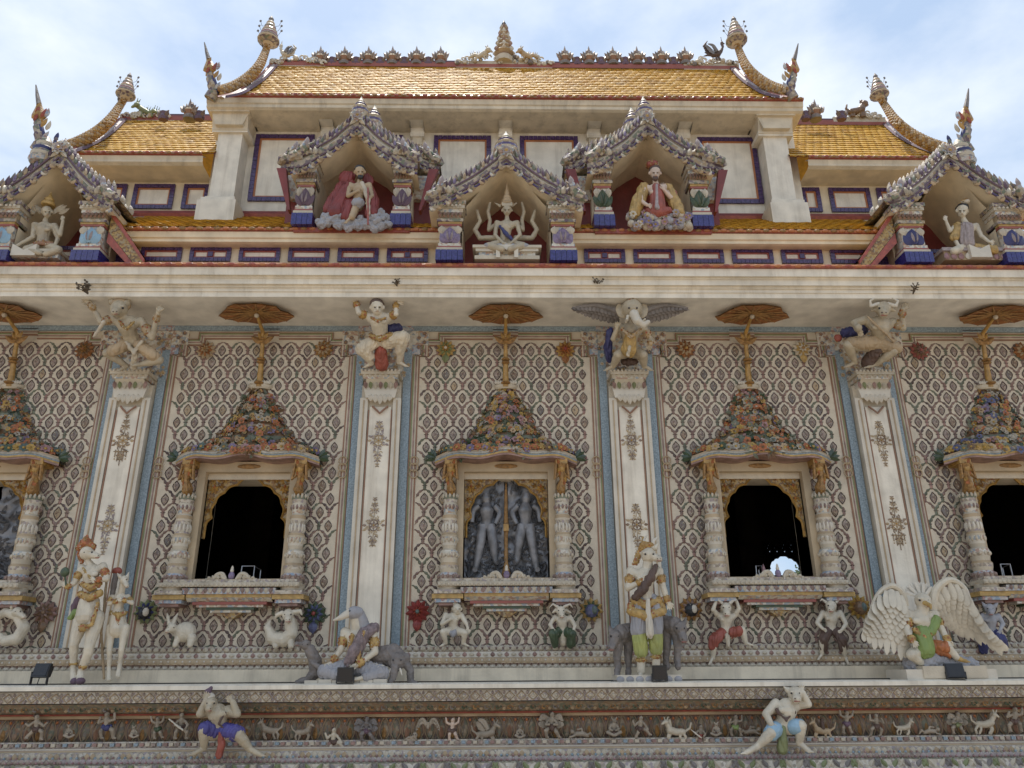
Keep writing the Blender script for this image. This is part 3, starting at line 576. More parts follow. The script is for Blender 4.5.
for k in range(n):
    x = -XE+k*.11; z = Z_(695.4, -.98); d = .047
    # diamond chain
    q = [(x-d, -.977, z), (x, -.977, z+d*.85), (x+d, -.977, z), (x, -.977, z-d*.85), (x-d, -.977, z)]
    fb.strip(q, .0055, .010, 'tan'); fb.ell((x, -.98, z), (.014, .012, .014), 'bone', nu=6, nv=4); fb.leaf((x+.055, -.98, z+.012), .025, .036, .01, 'leaf_fill'); fb.leaf((x+.055, -.98, z-.012), .025, .036, .01, 'leaf_fill', ang=math.pi)
    # scrolls in the dark cove
    c = (x, -.87, Z_(707, -.86)); fb.tube([(c[0]+.03*math.cos(t)*(1-t/9), c[1]-.01, c[2]+.028*math.sin(t)*(1-t/9)) for t in [i*.8 for i in range(8)]], .007, ('f_green', 'gold_dark', 'grey')[k % 3], n=5)
    fb.leaf((x+.055, -.85, Z_(710, -.83)), .04, .06, .015, ('mosaic_dark', 'tan')[k % 2])
    # lotus petals of the frieze
    for t in (0, 1):
        xx = x*1.0+t*.055
        if t == 0:
            fb.leaf((xx, -.725, Z_(738, -.72)), .10, .19, .04, 'mosaic_dark', n=6); fb.leaf((xx, -.755, Z_(738, -.72)), .045, .12, .02, ('mosaic_dark', 'brown_line', 'gold_dark')[k % 3])
            for s in (-1, 1): fb.strip([(xx+s*.052*math.sin(math.pi*min(1, .12+h*.88)), -.735-.02*(1-h), Z_(738, -.72)+.2*h) for h in (0, .25, .5, .75, .9, 1)], .005, .01, 'tan')
        else: fb.leaf((xx, -.722, Z_(738, -.72)), .08, .22, .03, ('lattice', 'leaf_fill')[k % 2], n=5)
    fb.ell((x+.055, -.755, Z_(719.5, -.75)), .015, 'orange_red', nu=6, nv=4)
    for t in (0, .055):
        fb.box(x+t-.02, x+t+.018, -.866, -.84, Z_(743.5, -.86), Z_(740.3, -.86), ('blue', 'node_red', 'bone', 'leaf_fill')[(2*k+int(t*20)) % 4])
        fb.leaf((x+t, -.975, Z_(750, -.96)), .050, .080, .016, ('bone', 'mosaic_base', 'tan')[(k+int(t*20)) % 3], ang=math.pi); fb.ell((x+t+.027, -.985, Z_(755, -.98)), .013, 'blue' if k % 2 else 'node_red', nu=6, nv=4)
        fb.leaf((x+t, -1.04, Z_(761.5, -1.04)), .05, .05, .015, 'lilac' if (k//9) % 2 else 'leaf_fill'); fb.ell((x+t+.027, -1.045, Z_(759.7, -1.04)), .011, 'f_pink', nu=6, nv=4)
        fb.leaf((x+t, -1.095, Z_(771, -1.1)), .05, .09, .02, ('green_line', 'bone', 'grey')[(k+int(t*20)) % 3], ang=.6*(-1)**k)
part(fb, 'frieze_moulding')

# ------------------------------------------------------------------ cornice
co = MB()
pr = [(0, ZT), (-.82, ZT), (-.82, Z_(292.5, -.82)), (-.835, Z_(292, -.835)), (-.835, Z_(288.5, -.835)), (-.855, Z_(288, -.855)), (-.855, Z_(285.5, -.855)), (-.895, Z_(284.5, -.895)), (-.895, Z_(279, -.895)), (-.91, Z_(278.5, -.91)), (-.91, Z_(276.5, -.91)), (-.95, Z_(275.5, -.95)), (-.96, Z_(268, -.96)), (-.45, Z_(268, -.96))]
co.extr(pr, -XE, XE, ['soffit']+['white_paint']*12)
part(co, 'cornice')
zct = Z_(268, -.96)
cn = MB(); yy = -.985
cn.extr([(-.95, zct+.003), (yy, zct+.003), (yy-.01, zct+.02), (yy, zct+.045), (-.40, zct+.12)], -XE, XE, ['red_tile', 'red_tile', 'orange_red', 'red_tile'])
for k in range(150): cn.ell((-XE+.06+k*.12, yy-.002, zct+.024), (.05, .02, .022), ('red_tile', 'orange_red')[k % 2], nu=7, nv=4)
part(cn, 'eave_nosing')
GAPS = [(at(42-35, 264, -.9).x, at(42+35, 264, -.9).x), (at(506.5-46, 264, -.9).x, at(506.5+46, 264, -.9).x), (at(967-40, 264, -.9).x, at(967+40, 264, -.9).x)]
SEGS = []; _x = -XE
for g0, g1 in GAPS: SEGS.append((_x, g0)); _x = g1
SEGS.append((_x, XE))
# attic wall with purple tile frames
YA = -.45
at_ = MB(); zs0, zs1 = zct-.05, Z_(243.8, -.60)
[at_.box(p, q, YA, .2, zs0, zs1+.1, 'cream_warm') for p, q in SEGS]; part(at_, 'attic_wall')
def tframe(x0, x1, z0, z1, y, t, name, mid=False, inner='red_tile', tile='purple_tile', tilted=0):
    f = MB(); d = .03
    ts = t
    def bars(a0, a1, c0, c1, t, m, d, seg=None):
        f.box(a0, a1, y-d, y, c0, c0+t, m); f.box(a0, a1, y-d, y, c1-t, c1, m); f.box(a0, a0+t, y-d, y, c0+t, c1-t, m); f.box(a1-t, a1, y-d, y, c0+t, c1-t, m)
    # each bar is a row of glazed tiles
    step = t*1.0
    def run(xa, xb, za, zb_):
        L = max(xb-xa, zb_-za); horiz = (xb-xa) > (zb_-za); q = max(1, round(L/step))
        for k in range(q):
            g = .004
            if horiz: f.box(xa+L*k/q+g/2, xa+L*(k+1)/q-g/2, y-d-rnd.uniform(0, .004), y, za, zb_, tile)
            else: f.box(xa, xb, y-d-rnd.uniform(0, .004), y, za+L*k/q+g/2, za+L*(k+1)/q-g/2, tile)
    run(x0, x1, z0, z0+t); run(x0, x1, z1-t, z1); run(x0, x0+t, z0+t, z1-t); run(x1-t, x1, z0+t, z1-t)
    bars(x0+t, x1-t, z0+t, z1-t, t*.36, inner, .018)
    if mid:
        xm = (x0+x1)/2; run(xm-t*.6, xm+t*.6, z0+t*1.3, z1-t*1.3)
        for s in (-1, 1): f.box(min(xm+s*t*.62, xm+s*t*.9), max(xm+s*t*.62, xm+s*t*.9), y-.018, y, z0+t*1.4, z1-t*1.4, inner)
    f.box(x0+t*1.36, x1-t*1.36, y-.006, y, z0+t*1.36, z1-t*1.36, 'white_paint')
    return part(f, name)
for k in range(-9, 10):
    u = 506+k*49.2
    x0, x1 = at(u-20.5, 256, YA).x, at(u+20.5, 256, YA).x
    if 432 < u < 580: continue
    tframe(x0, x1, Z_(263, YA), Z_(249, YA), YA, .05, 'tile_frame', mid=abs(k) in (2, 6))
# lower eave and lower roof
le = MB(); YL = -.60
ze0, ze1 = Z_(243.5, YL), Z_(234, YL)
le.extr([(YA, ze0), (YL+.04, ze0), (YL, ze0+.01), (YL, ze0+.05), (YL-.02, ze0+.06), (YL-.03, ze1), (YL+.1, ze1+.06)], *SEGS[0], ['cream_warm']*6)
for sg_ in SEGS[1:]: le.extr([(YA, ze0), (YL+.04, ze0), (YL, ze0+.01), (YL, ze0+.05), (YL-.02, ze0+.06), (YL-.03, ze1), (YL+.1, ze1+.06)], *sg_, ['cream_warm']*6)
part(le, 'eave')
n_ = MB()
for sg_ in SEGS: n_.extr([(YL-.02, ze1+.003), (YL-.055, ze1+.01), (YL-.06, ze1+.04), (YL-.03, ze1+.055), (YL+.1, ze1+.09)], *sg_, ['red_tile', 'orange_red', 'red_tile', 'red_tile'])
for k in range(170):
  if any(p < -XE+.05+k*.106 < q for p, q in GAPS): continue
  n_.ell((-XE+.05+k*.106, YL-.058, ze1+.028), (.045, .018, .024), ('orange_red', 'gold_dark')[k % 2], nu=7, nv=4)
part(n_, 'eave_nosing')
def tiles(name, y0, z0, a, L, xl, xr, nr, tw, mats_='gold_tile', parent=None, gaps=()):
    """fish scale roof: rows climbing from (y0,z0) at slope a over length L; xl/xr give the row limits at t in 0..1"""
    q = MB(); ca, sa = math.cos(a), math.sin(a); rl = L/nr
    def P(x, s, h): return (x, y0+s*ca+h*sa*-1, z0+s*sa+h*ca)
    for r in range(nr):
        s0, s1 = r*rl, (r+1)*rl+rl*.35
        t = (r+.5)/nr; a0, a1 = xl(t), xr(t); k = max(1, int((a1-a0)/tw)); off = (tw/2 if r % 2 else 0)
        for i in range(k+1):
            x0 = max(a0, a0+i*tw-off); x1 = min(a1, a0+(i+1)*tw-off)
            if x1-x0 < tw*.2 or any(p < (x0+x1)/2 < q_ for p, q_ in gaps): continue
            j = rnd.uniform(-.003, .003); h = .015+j; g = .002; xm = (x0+x1)/2; k2 = rnd.uniform(-.003, .003)
            q.add([P(x0+g, s0+rl*.22, h+k2), P(x0+g+tw*.2, s0+rl*.05, h+.004), P(xm, s0, h+.008), P(x1-g-tw*.2, s0+rl*.05, h+.004), P(x1-g, s0+rl*.22, h-k2), P(x1-g, s1, .002), P(x0+g, s1, .002),
                   P(x0+g, s0+rl*.22, 0), P(xm, s0, 0), P(x1-g, s0+rl*.22, 0)],
                  [(0, 1, 2, 3, 4, 5, 6), (7, 8, 2, 1, 0), (8, 9, 4, 3, 2)], rnd.choice([mats_]*15+['gold_tile_dark']*4+['gold_tile_old']))
    if not gaps: q.add([P(xl(0), 0, -.006), P(xr(0), 0, -.006), P(xr(1), L, -.006), P(xl(1), L, -.006)], [(0, 1, 2, 3)], 'red_tile')
    return part(q, name, parent=parent)
AL = R(37.5); yl0, zl0 = YL-.03, ze1+.07
def slope_end(v, y0, z0, a):
    p = onpl(506, v, (0, y0, z0), (0, -math.sin(a), math.cos(a))); return math.hypot(p.y-y0, p.z-z0)
LL = slope_end(218.5, yl0, zl0, AL); YU = yl0+LL*math.cos(AL); ZU = zl0+LL*math.sin(AL)
tiles('lower_roof', yl0, zl0, AL, LL, lambda t: -XE, lambda t: XE, 11, .16, gaps=GAPS+[(at(u-42, 228, -.6).x, at(u+42, 228, -.6).x) for u in (352, 653)])
# ------------------------------------------------------------------ upper storey
rb = MB(); rb.extr([(YU-.05, ZU-.03), (YU-.07, ZU+.02), (YU-.05, ZU+.07), (YU-.02, ZU+.09)], -XE, XE, ['red_tile', 'red_paint', 'red_tile']); part(rb, 'flashing')
YE = YU-.50                                                # main eave edge
zE0 = Z_(109, YE); zE1 = Z_(100.5, YE)
xcl, xcr = at(213, 160, YU).x, at(797, 160, YU).x
uw = MB(); uw.box(xcl, xcr, YU, YU+3, ZU-.5, zE0+.1, 'white_paint'); part(uw, 'upper_wall')
YW = YU+.10; YWE = YW-.42
zW0, zW1 = Z_(165.5, YWE), Z_(158.5, YWE)
ww_ = MB(); ww_.box(at(20, 180, YW).x, xcl-.01, YW, YW+2.5, ZU-.5, zW0+.05, 'cream_warm'); part(ww_, 'wing_wall'); ww_ = MB(); ww_.box(xcr+.01, at(985, 180, YW).x, YW, YW+2.5, ZU-.5, zW0+.05, 'cream_warm'); part(ww_, 'wing_wall')
for u0, u1 in ((252, 312), (345, 402), (433, 491), (520, 579), (610, 667), (700, 759)):
    tframe(at(u0, 170, YU).x, at(u1, 170, YU).x, Z_(203, YU), Z_(137, YU), YU, .066, 'wall_frame', inner='orange_red')
for s in (0, 1):
    for a, b in ((91, 126), (133, 174), (183, 224)):
        if s: a, b = 1003-b, 1003-a
        x0, x1 = at(a, 198, YW).x, at(b, 198, YW).x
        if s: x0 = max(x0, xcr+.02)
        else: x1 = min(x1, xcl-.02)
        tframe(x0, x1, Z_(211, YW), Z_(187, YW), YW, .06, 'wall_frame', inner='orange_red')
ev = MB(); ev.extr([(YU, zE0-.02), (YU-.1, zE0-.02), (YE+.06, zE0), (YE+.02, zE0+.02), (YE+.02, zE0+.07), (YE, zE0+.08), (YE-.02, zE1), (YE+.1, zE1+.1)], at(206, 105, YE).x, at(803, 105, YE).x, ['cream']*7)
part(ev, 'eave')
def mould(u0, u1, v0, v1, y, m='white_paint'): return at(u0, v1, y).x, at(u1, v1, y).x, Z_(v1, y), Z_(v0, y)
for s in (-1, 1):                                          # end columns of the upper storey
    YC = YU-.28; ux = 226 if s < 0 else 1005-226
    xc = at(ux, 165, YC).x; q = MB()
    zb0, zb1, zt0, zt1 = Z_(224, YC-.14), Z_(197, YC-.14), Z_(131, YC-.1), zE0-.02
    q.box(xc-.17, xc+.17, YC, YU, zb1-.05, zt0+.06, 'white_paint'); q.box(xc-.26, xc+.26, YC-.14, YU, zb0-.25, zb1-.06, 'white_paint')
    q.box(xc-.23, xc+.23, YC-.11, YU, zb1-.06, zb1, 'white_paint'); q.box(xc-.20, xc+.20, YC-.05, YU, zb1, zb1+.05, 'white_paint')
    q.extr([(YC, zt0), (YC-.05, zt0+.03), (YC-.05, zt0+.07), (YC-.12, zt0+.28), (YC-.16, zt0+.32), (YC-.16, zt1)], xc-.25, xc+.25, 'cream')
    q.box(xc-.25, xc+.25, YC-.04, YU, zt0+.0, zt0+.07, 'white_paint'); q.box(xc-.28, xc+.28, YC-.155, YU, zt0+.30, zt1, 'cream')
    q.prism([(xc-.19, zt0+.07), (xc-.27, zt0+.3), (xc+.27, zt0+.3), (xc+.19, zt0+.07)], YC-.115, YU, 'cream'); part(q, 'end_column')
for u in (327, 417, 505.5, 594, 684):                      # eave brackets
    x = at(u, 120, YU-.2).x; q = MB(); z0 = Z_(136, YU-.1)
    q.extr([(YU, z0), (YU-.08, z0), (YU-.10, z0+.03), (YU-.10, z0+.06), (YU-.16, z0+.2), (YU-.30, zE0-.03), (YU, zE0-.03)], x-.10, x+.10, 'white_paint', close=True)
    q.box(x-.07, x+.07, YU-.06, YU, z0-.12, z0, 'cream'); part(q, 'eave_bracket')
AM = R(52); ym, zm = YE-.04, zE1+.05
LM = slope_end(68, ym, zm, AM); NM = (0, -math.sin(AM), math.cos(AM))
def hip(pts, p0, nrm):
    w_ = [onpl(u, v, p0, nrm) for u, v in pts]; L = [(q.z-p0[2]) for q in w_]; zz = max(L)
    def f(t):
        for (a, la), (b, lb) in zip(zip(w_, L), list(zip(w_, L))[1:]):
            if la/zz <= t <= lb/zz+1e-6: return a.x+(b.x-a.x)*(t-la/zz)/max(1e-6, (lb-la)/zz)
        return w_[-1].x
    return f
HL = [(222, 100), (238, 96), (250, 89), (262, 80), (274, 67)]; HW = [(57, 158), (80, 151), (100, 141), (113, 131), (123, 121)]
mir = lambda pts, c=1005: [(c-u, v) for u, v in pts]
tiles('main_roof', ym, zm, AM, LM, hip(HL, (0, ym, zm), NM), hip(mir(HL), (0, ym, zm), NM), 17, .12)
AW = R(48); yw_, zw = YWE-.04, zW1+.03; NW_ = (0, -math.sin(AW), math.cos(AW)); LW = slope_end(123, yw_, zw, AW)
xl_, xr_ = at(216, 140, yw_).x, at(788, 140, yw_).x
tiles('wing_roof', yw_, zw, AW, LW, hip(HW, (0, yw_, zw), NW_), lambda t: xl_, 17, .12)
tiles('wing_roof', yw_, zw, AW, LW, lambda t: xr_, hip(mir(HW), (0, yw_, zw), NW_), 17, .12)
for a, b in ((at(60, 160, YWE).x, xcl), (xcr, at(945, 160, YWE).x)):
    we = MB(); we.extr([(YW, zW0-.02), (YWE+.05, zW0), (YWE, zW0+.03), (YWE, zW0+.06), (YWE-.02, zW1), (YWE+.1, zW1+.06)], a, b, ['cream_warm', 'cream', 'cream', 'cream', 'cream'])
    part(we, 'eave')
rn = MB()
for (y, z, a, b) in ((YE-.04, zE1, at(206, 105, YE).x, at(803, 105, YE).x), (YWE-.04, zW1, at(57, 160, YWE).x, xcl), (YWE-.04, zW1, xcr, at(948, 160, YWE).x)):
    rn.extr([(y+.03, z+.002), (y-.01, z+.01), (y-.02, z+.03), (y-.005, z+.055), (y+.03, z+.06)], a, b, ['red_tile', 'brown_line', 'red_tile', 'red_tile'])
    k = int((b-a)/.1)
    for i in range(k): rn.ell((a+(i+.5)*(b-a)/k, y-.018, z+.03), (.04, .014, .02), ('red_tile', 'gold_dark')[i % 2], nu=6, nv=4)
part(rn, 'eave_nosing')
yR, zR = ym+LM*math.cos(AM), zm+LM*math.sin(AM); yRW, zRW = yw_+LW*math.cos(AW), zw+LW*math.sin(AW)
# ridges: lilac and red bands with the back slope behind
rg = MB()
def ridge(u0, u1, v, y, z, name):
    q = MB(); a, b = at(u0, v, y).x, at(u1, v, y).x
    q.extr([(y-.05, z-.03), (y-.06, z+.03), (y-.04, z+.035), (y-.045, z+.075), (y-.02, z+.08), (y-.03, z+.12), (y+.05, z+.12), (y+2.2, z-2.4)], a, b, ['red_line', 'purple', 'red_line', 'red_line', 'purple', 'lilac', 'gold_tile'])
    return part(q, name)
ridge(270, 735, 66, yR, zR, 'ridge'); ridge(121, 216, 121, yRW, zRW, 'ridge'); ridge(788, 884, 121, yRW, zRW, 'ridge')
def hipridge(pts, p0, nrm, ctl, sgn, y_, edge):
    """lilac verge strip and beaded hip ridge climbing past the ridge into a spire finial"""
    q = MB(); w_ = [onpl(u, v, p0, nrm) for u, v in pts]; nv = Vector(nrm)
    sp = spline([p+nv*.03 for p in w_], 6)
    q.strip(sp, .062, .02, 'lilac', nv); q.strip([p+Vector((sgn*-.055, 0, 0))+nv*.012 for p in sp], .02, .012, 'red_line', nv); q.strip([p+Vector((sgn*.06, 0, 0)) for p in sp], .018, .03, 'purple', nv)
    o = part(q, 'hip_verge')
    b = MB(); c = spline([at(u, v, y) for u, v, y in ctl], 7); k = len(c)
    b.tube(c, [.062-.026*i/k for i in range(k)], 'mosaic_gold', n=10)
    for i in range(0, k):
        t = (c[min(i+1, k-1)]-c[max(i-1, 0)]).normalized(); s_ = t.cross(Vector((0, 1, 0))).normalized(); d = t.cross(s_).normalized(); rr = .066-.028*i/k
        for h in (0, 1):
            cc = c[i] if h == 0 else (c[i]+c[min(i+1, k-1)])/2
            for a in range(7):
                g = 2*math.pi*(a+.5*h)/7; b.ell(cc+s_*rr*math.cos(g)+d*rr*math.sin(g), .034-.014*i/k, ('gold', 'tan', 'gold_dark')[(a+i) % 3], nu=6, nv=4)
    o2 = part(b, 'hip_ridge')
    e = c[-1]; f = MB(); s = edge
    pf_ = [(.05, -.03), (.10, .0), (.20, .06), (.205, .09), (.165, .11), (.175, .14), (.16, .18), (.165, .21), (.14, .26), (.145, .29), (.115, .34), (.11, .40), (.075, .46), (.08, .49), (.045, .56), (.05, .60), (.0, .70)]
    f.lathe([(r*s, z*s) for r, z in pf_], e, 'tan', n=14, mats=['frame_tan', 'mosaic_grey', 'frame_tan', 'brown_line', 'mosaic_grey', 'leaf_fill', 'f_pink', 'mosaic_grey', 'frame_tan', 'red_tile', 'mosaic_grey', 'leaf_fill', 'frame_tan', 'mosaic_grey', 'grey', 'grey'])
    for i in range(9):
        a = 2*math.pi*i/9; f.leaf((e.x+.13*s*math.cos(a), e.y+.13*s*math.sin(a), e.z+.1*s), .06*s, .12*s, .02, ('tan', 'gold')[i % 2])
    for sx in (-1, 1):                                     # thin wires with little leaves
        for h in (.18, .30, .42):
            tip = e+Vector((sx*(.24-.1*h)*s, 0, (h+.14)*s)); f.tube([e+Vector((sx*.06*s, 0, h*s)), e+Vector((sx*.16*s, 0, (h+.02)*s)), tip], .004, 'black', n=4); f.ell(tip, (.022, .01, .026), 'grey', nu=6, nv=4)
    f.leaf((c[-4].x+sgn*-.07, c[-4].y, c[-4].z), .05, .18, .02, 'grey', ang=-sgn*.1)
    f.build('spire_finial', o2)
yE_ = YE-.05
for sg in (-1, 1):
    mm = (lambda p: p) if sg < 0 else (lambda p: (1005-p[0],)+tuple(p[1:]))
    hipridge([mm(p) for p in HL], (0, ym, zm), NM, [mm(p) for p in ((219, 93, yE_), (234, 87.5, yE_+.1), (248, 78, yE_+.2), (259, 66, yE_+.35), (265, 53, yR), (268, 44, yR))], sg*-1, yR, .9)
    hipridge([mm(p) for p in HW], (0, yw_, zw), NW_, [mm(p) for p in ((59, 150, YWE), (78, 143, YWE+.05), (97, 132, YWE+.15), (110, 120, YWE+.3), (119, 107, yRW), (125, 98, yRW))], sg*-1, yRW, .80)
def chofa(base, s, sg, h=1.0):
    """slender horn shaped roof finial: naga body, gilt flame, long thin tip"""
    q = MB(); B = Vector(base)
    P = [B+Vector((sg*x*s, y*s, z*s*h)) for x, y, z in ((-.02, 0, 0), (.03, -.02, .12), (.0, -.06, .24), (-.04, -.06, .34), (-.06, -.04, .44))]
    q.tube(spline(P, 5), [.085*s]*5+[.075*s]*5+[.06*s]*5+[.045*s]*6, 'mosaic_grey', n=10)
    q.tube(spline([p+Vector((sg*.05*s, -.02, 0)) for p in P[:4]], 5), .03*s, 'royal', n=6)
    P2 = [P[-1]+Vector((sg*x*s, 0, z*s*h)) for x, z in ((.0, -.04), (-.01, .06), (-.03, .16), (-.05, .26))]
    q.tube(spline(P2, 4), [.06*s]*4+[.095*s, .098*s, .09*s, .08*s]+[.07*s, .06*s, .05*s, .042*s, .036*s], 'gold', n=9, flat=.6)
    q.tube([P2[-1], P2[-1]+Vector((-sg*.05*s, 0, .14*s*h)), P2[-1]+Vector((-sg*.11*s, 0, .33*s*h))], [.036*s, .026*s, .008*s], 'grey', n=7)
    for k in range(5): q.leaf(P[1+k % 3]+Vector((sg*(.03+.01*k)*s, -.05, .05*k*s)), .07*s, .15*s, .03, ('mosaic_blue', 'gold', 'red_tile', 'bone')[k % 4], ang=sg*(.5-.1*k))
    for k in range(4): q.leaf(P2[0]+Vector((-sg*.03*s, -.05, .06*k*s)), .05*s, .12*s, .03, ('red_tile', 'gold')[k % 2], ang=sg*.3)
    return part(q, 'horn_finial', True)
for sg in (-1, 1): chofa(at(211 if sg < 0 else 1005-213, 99, yE_), .95, (1 if sg < 0 else -1), 1.0)
# ridge ornaments
def ridgeorn(u, v, s):
    c = at(u, v, yR-.0); q = MB()
    if s > .6:
        q.lathe([(.13, 0), (.14, .03), (.10, .06), (.15, .10), (.13, .13), (.06, .16), (.07, .2), (.03, .24)], c, 'tan', n=10, mats=['grey', 'leaf_fill', 'brown_line', 'frame_tan', 'leaf_fill', 'brown_line', 'grey'], sy=.7)
        for k in range(7): q.leaf((c.x-.1+.033*k, c.y-.06, c.z+.07), .07, .13+.06*(k == 3), .03, ('leaf_fill', 'grey', 'leaf_warm')[k % 3], ang=(k-3)*.3)
    else:
        q.lathe([(.10, 0), (.12, .03), (.09, .07), (.11, .1), (.03, .12)], c, 'purple', n=8, sy=.6)
        for k in (-1, 1): q.leaf((c.x+.04*k, c.y-.04, c.z+.03), .09, .12, .03, 'f_brown', ang=k*.8)
    q.v = [((x-c.x)*.74+c.x, y_, (z-c.z)*1.45+c.z) for x, y_, z in q.v]; part(q, 'ridge_ornament')
for k in range(6):
    a = 320+24.1*k
    for f in (lambda u: u, lambda u: 1005.5-u):
        ridgeorn(f(a), 66, 1)
        if k < 5: ridgeorn(f(a+12), 66, .5)
for u in (163+24*0, 189, 199): ridgeorn(u, 120, 1 if u == 189 else .5); ridgeorn(1005-u, 120, 1 if u == 189 else .5)
def mound(u0, u1, v, y, h, name='ridge_scrollwork'):
    q = MB(); a, b = at(u0, v, y).x, at(u1, v, y).x; z = at(u0, v, y).z; n = int((b-a)/.055); c = (a+b)/2
    for i in range(n*3):
        x = rnd.uniform(a, b); e = max(0, 1-abs((x-c)/((b-a)/2))**3); zz = z+rnd.random()*h*e; r = rnd.uniform(.03, .055)
        if i % 3: q.ell((x, y-rnd.uniform(-.05, .08), zz), (r, r, r*.9), ('bone', 'mosaic_warm', 'white', 'grey')[i % 4], nu=7, nv=4)
        else: q.tube([(x+r*1.1*math.cos(t)*(1-t/8), y-.08, zz+r*1.1*math.sin(t)*(1-t/8)) for t in [k*.8 for k in range(7)]], .014, 'white', n=5)
    q.box(a, b, y-.05, y+.1, z-.1, z+h*.3, 'bone'); part(q, name)
mound(456, 552, 66, yR, .22); mound(270, 326, 66, yR, .12); mound(683, 738, 67, yR, .12); mound(122, 176, 120, yRW, .10); mound(832, 884, 120, yRW, .10)
pg = MB(); c = at(504, 61, yR-.02)
prf = [(.15, -.05), (.16, .02), (.12, .06)]; ms = ['bone', 'tan']
z = .06
for k in range(6):
    r = .15-.02*k; prf += [(r*.75, z+.02), (r*1.15, z+.05), (r*1.0, z+.075)]; z += .088; ms += ['brown_line', 'tan', 'bone']
prf += [(.03, z+.02), (.035, z+.05), (.0, z+.12)]; ms += ['grey', 'black', 'black', 'black']
pg.lathe(prf, c, 'tan', n=12, mats=ms[:len(prf)-1]); 
z = .09
for k in range(6):
    r = .15-.02*k
    for i in range(8):
        a = 2*math.pi*i/8; pg.leaf((c.x+r*1.05*math.cos(a), c.y+r*1.05*math.sin(a), c.z+z), .07-.005*k, .08, .02, ('tan', 'bone', 'brown_line')[(i+k) % 3])
    z += .088
pg.v = [(x, y, (q-c.z)*1.27+c.z) for x, y, q in pg.v]; part(pg, 'pagoda_finial')
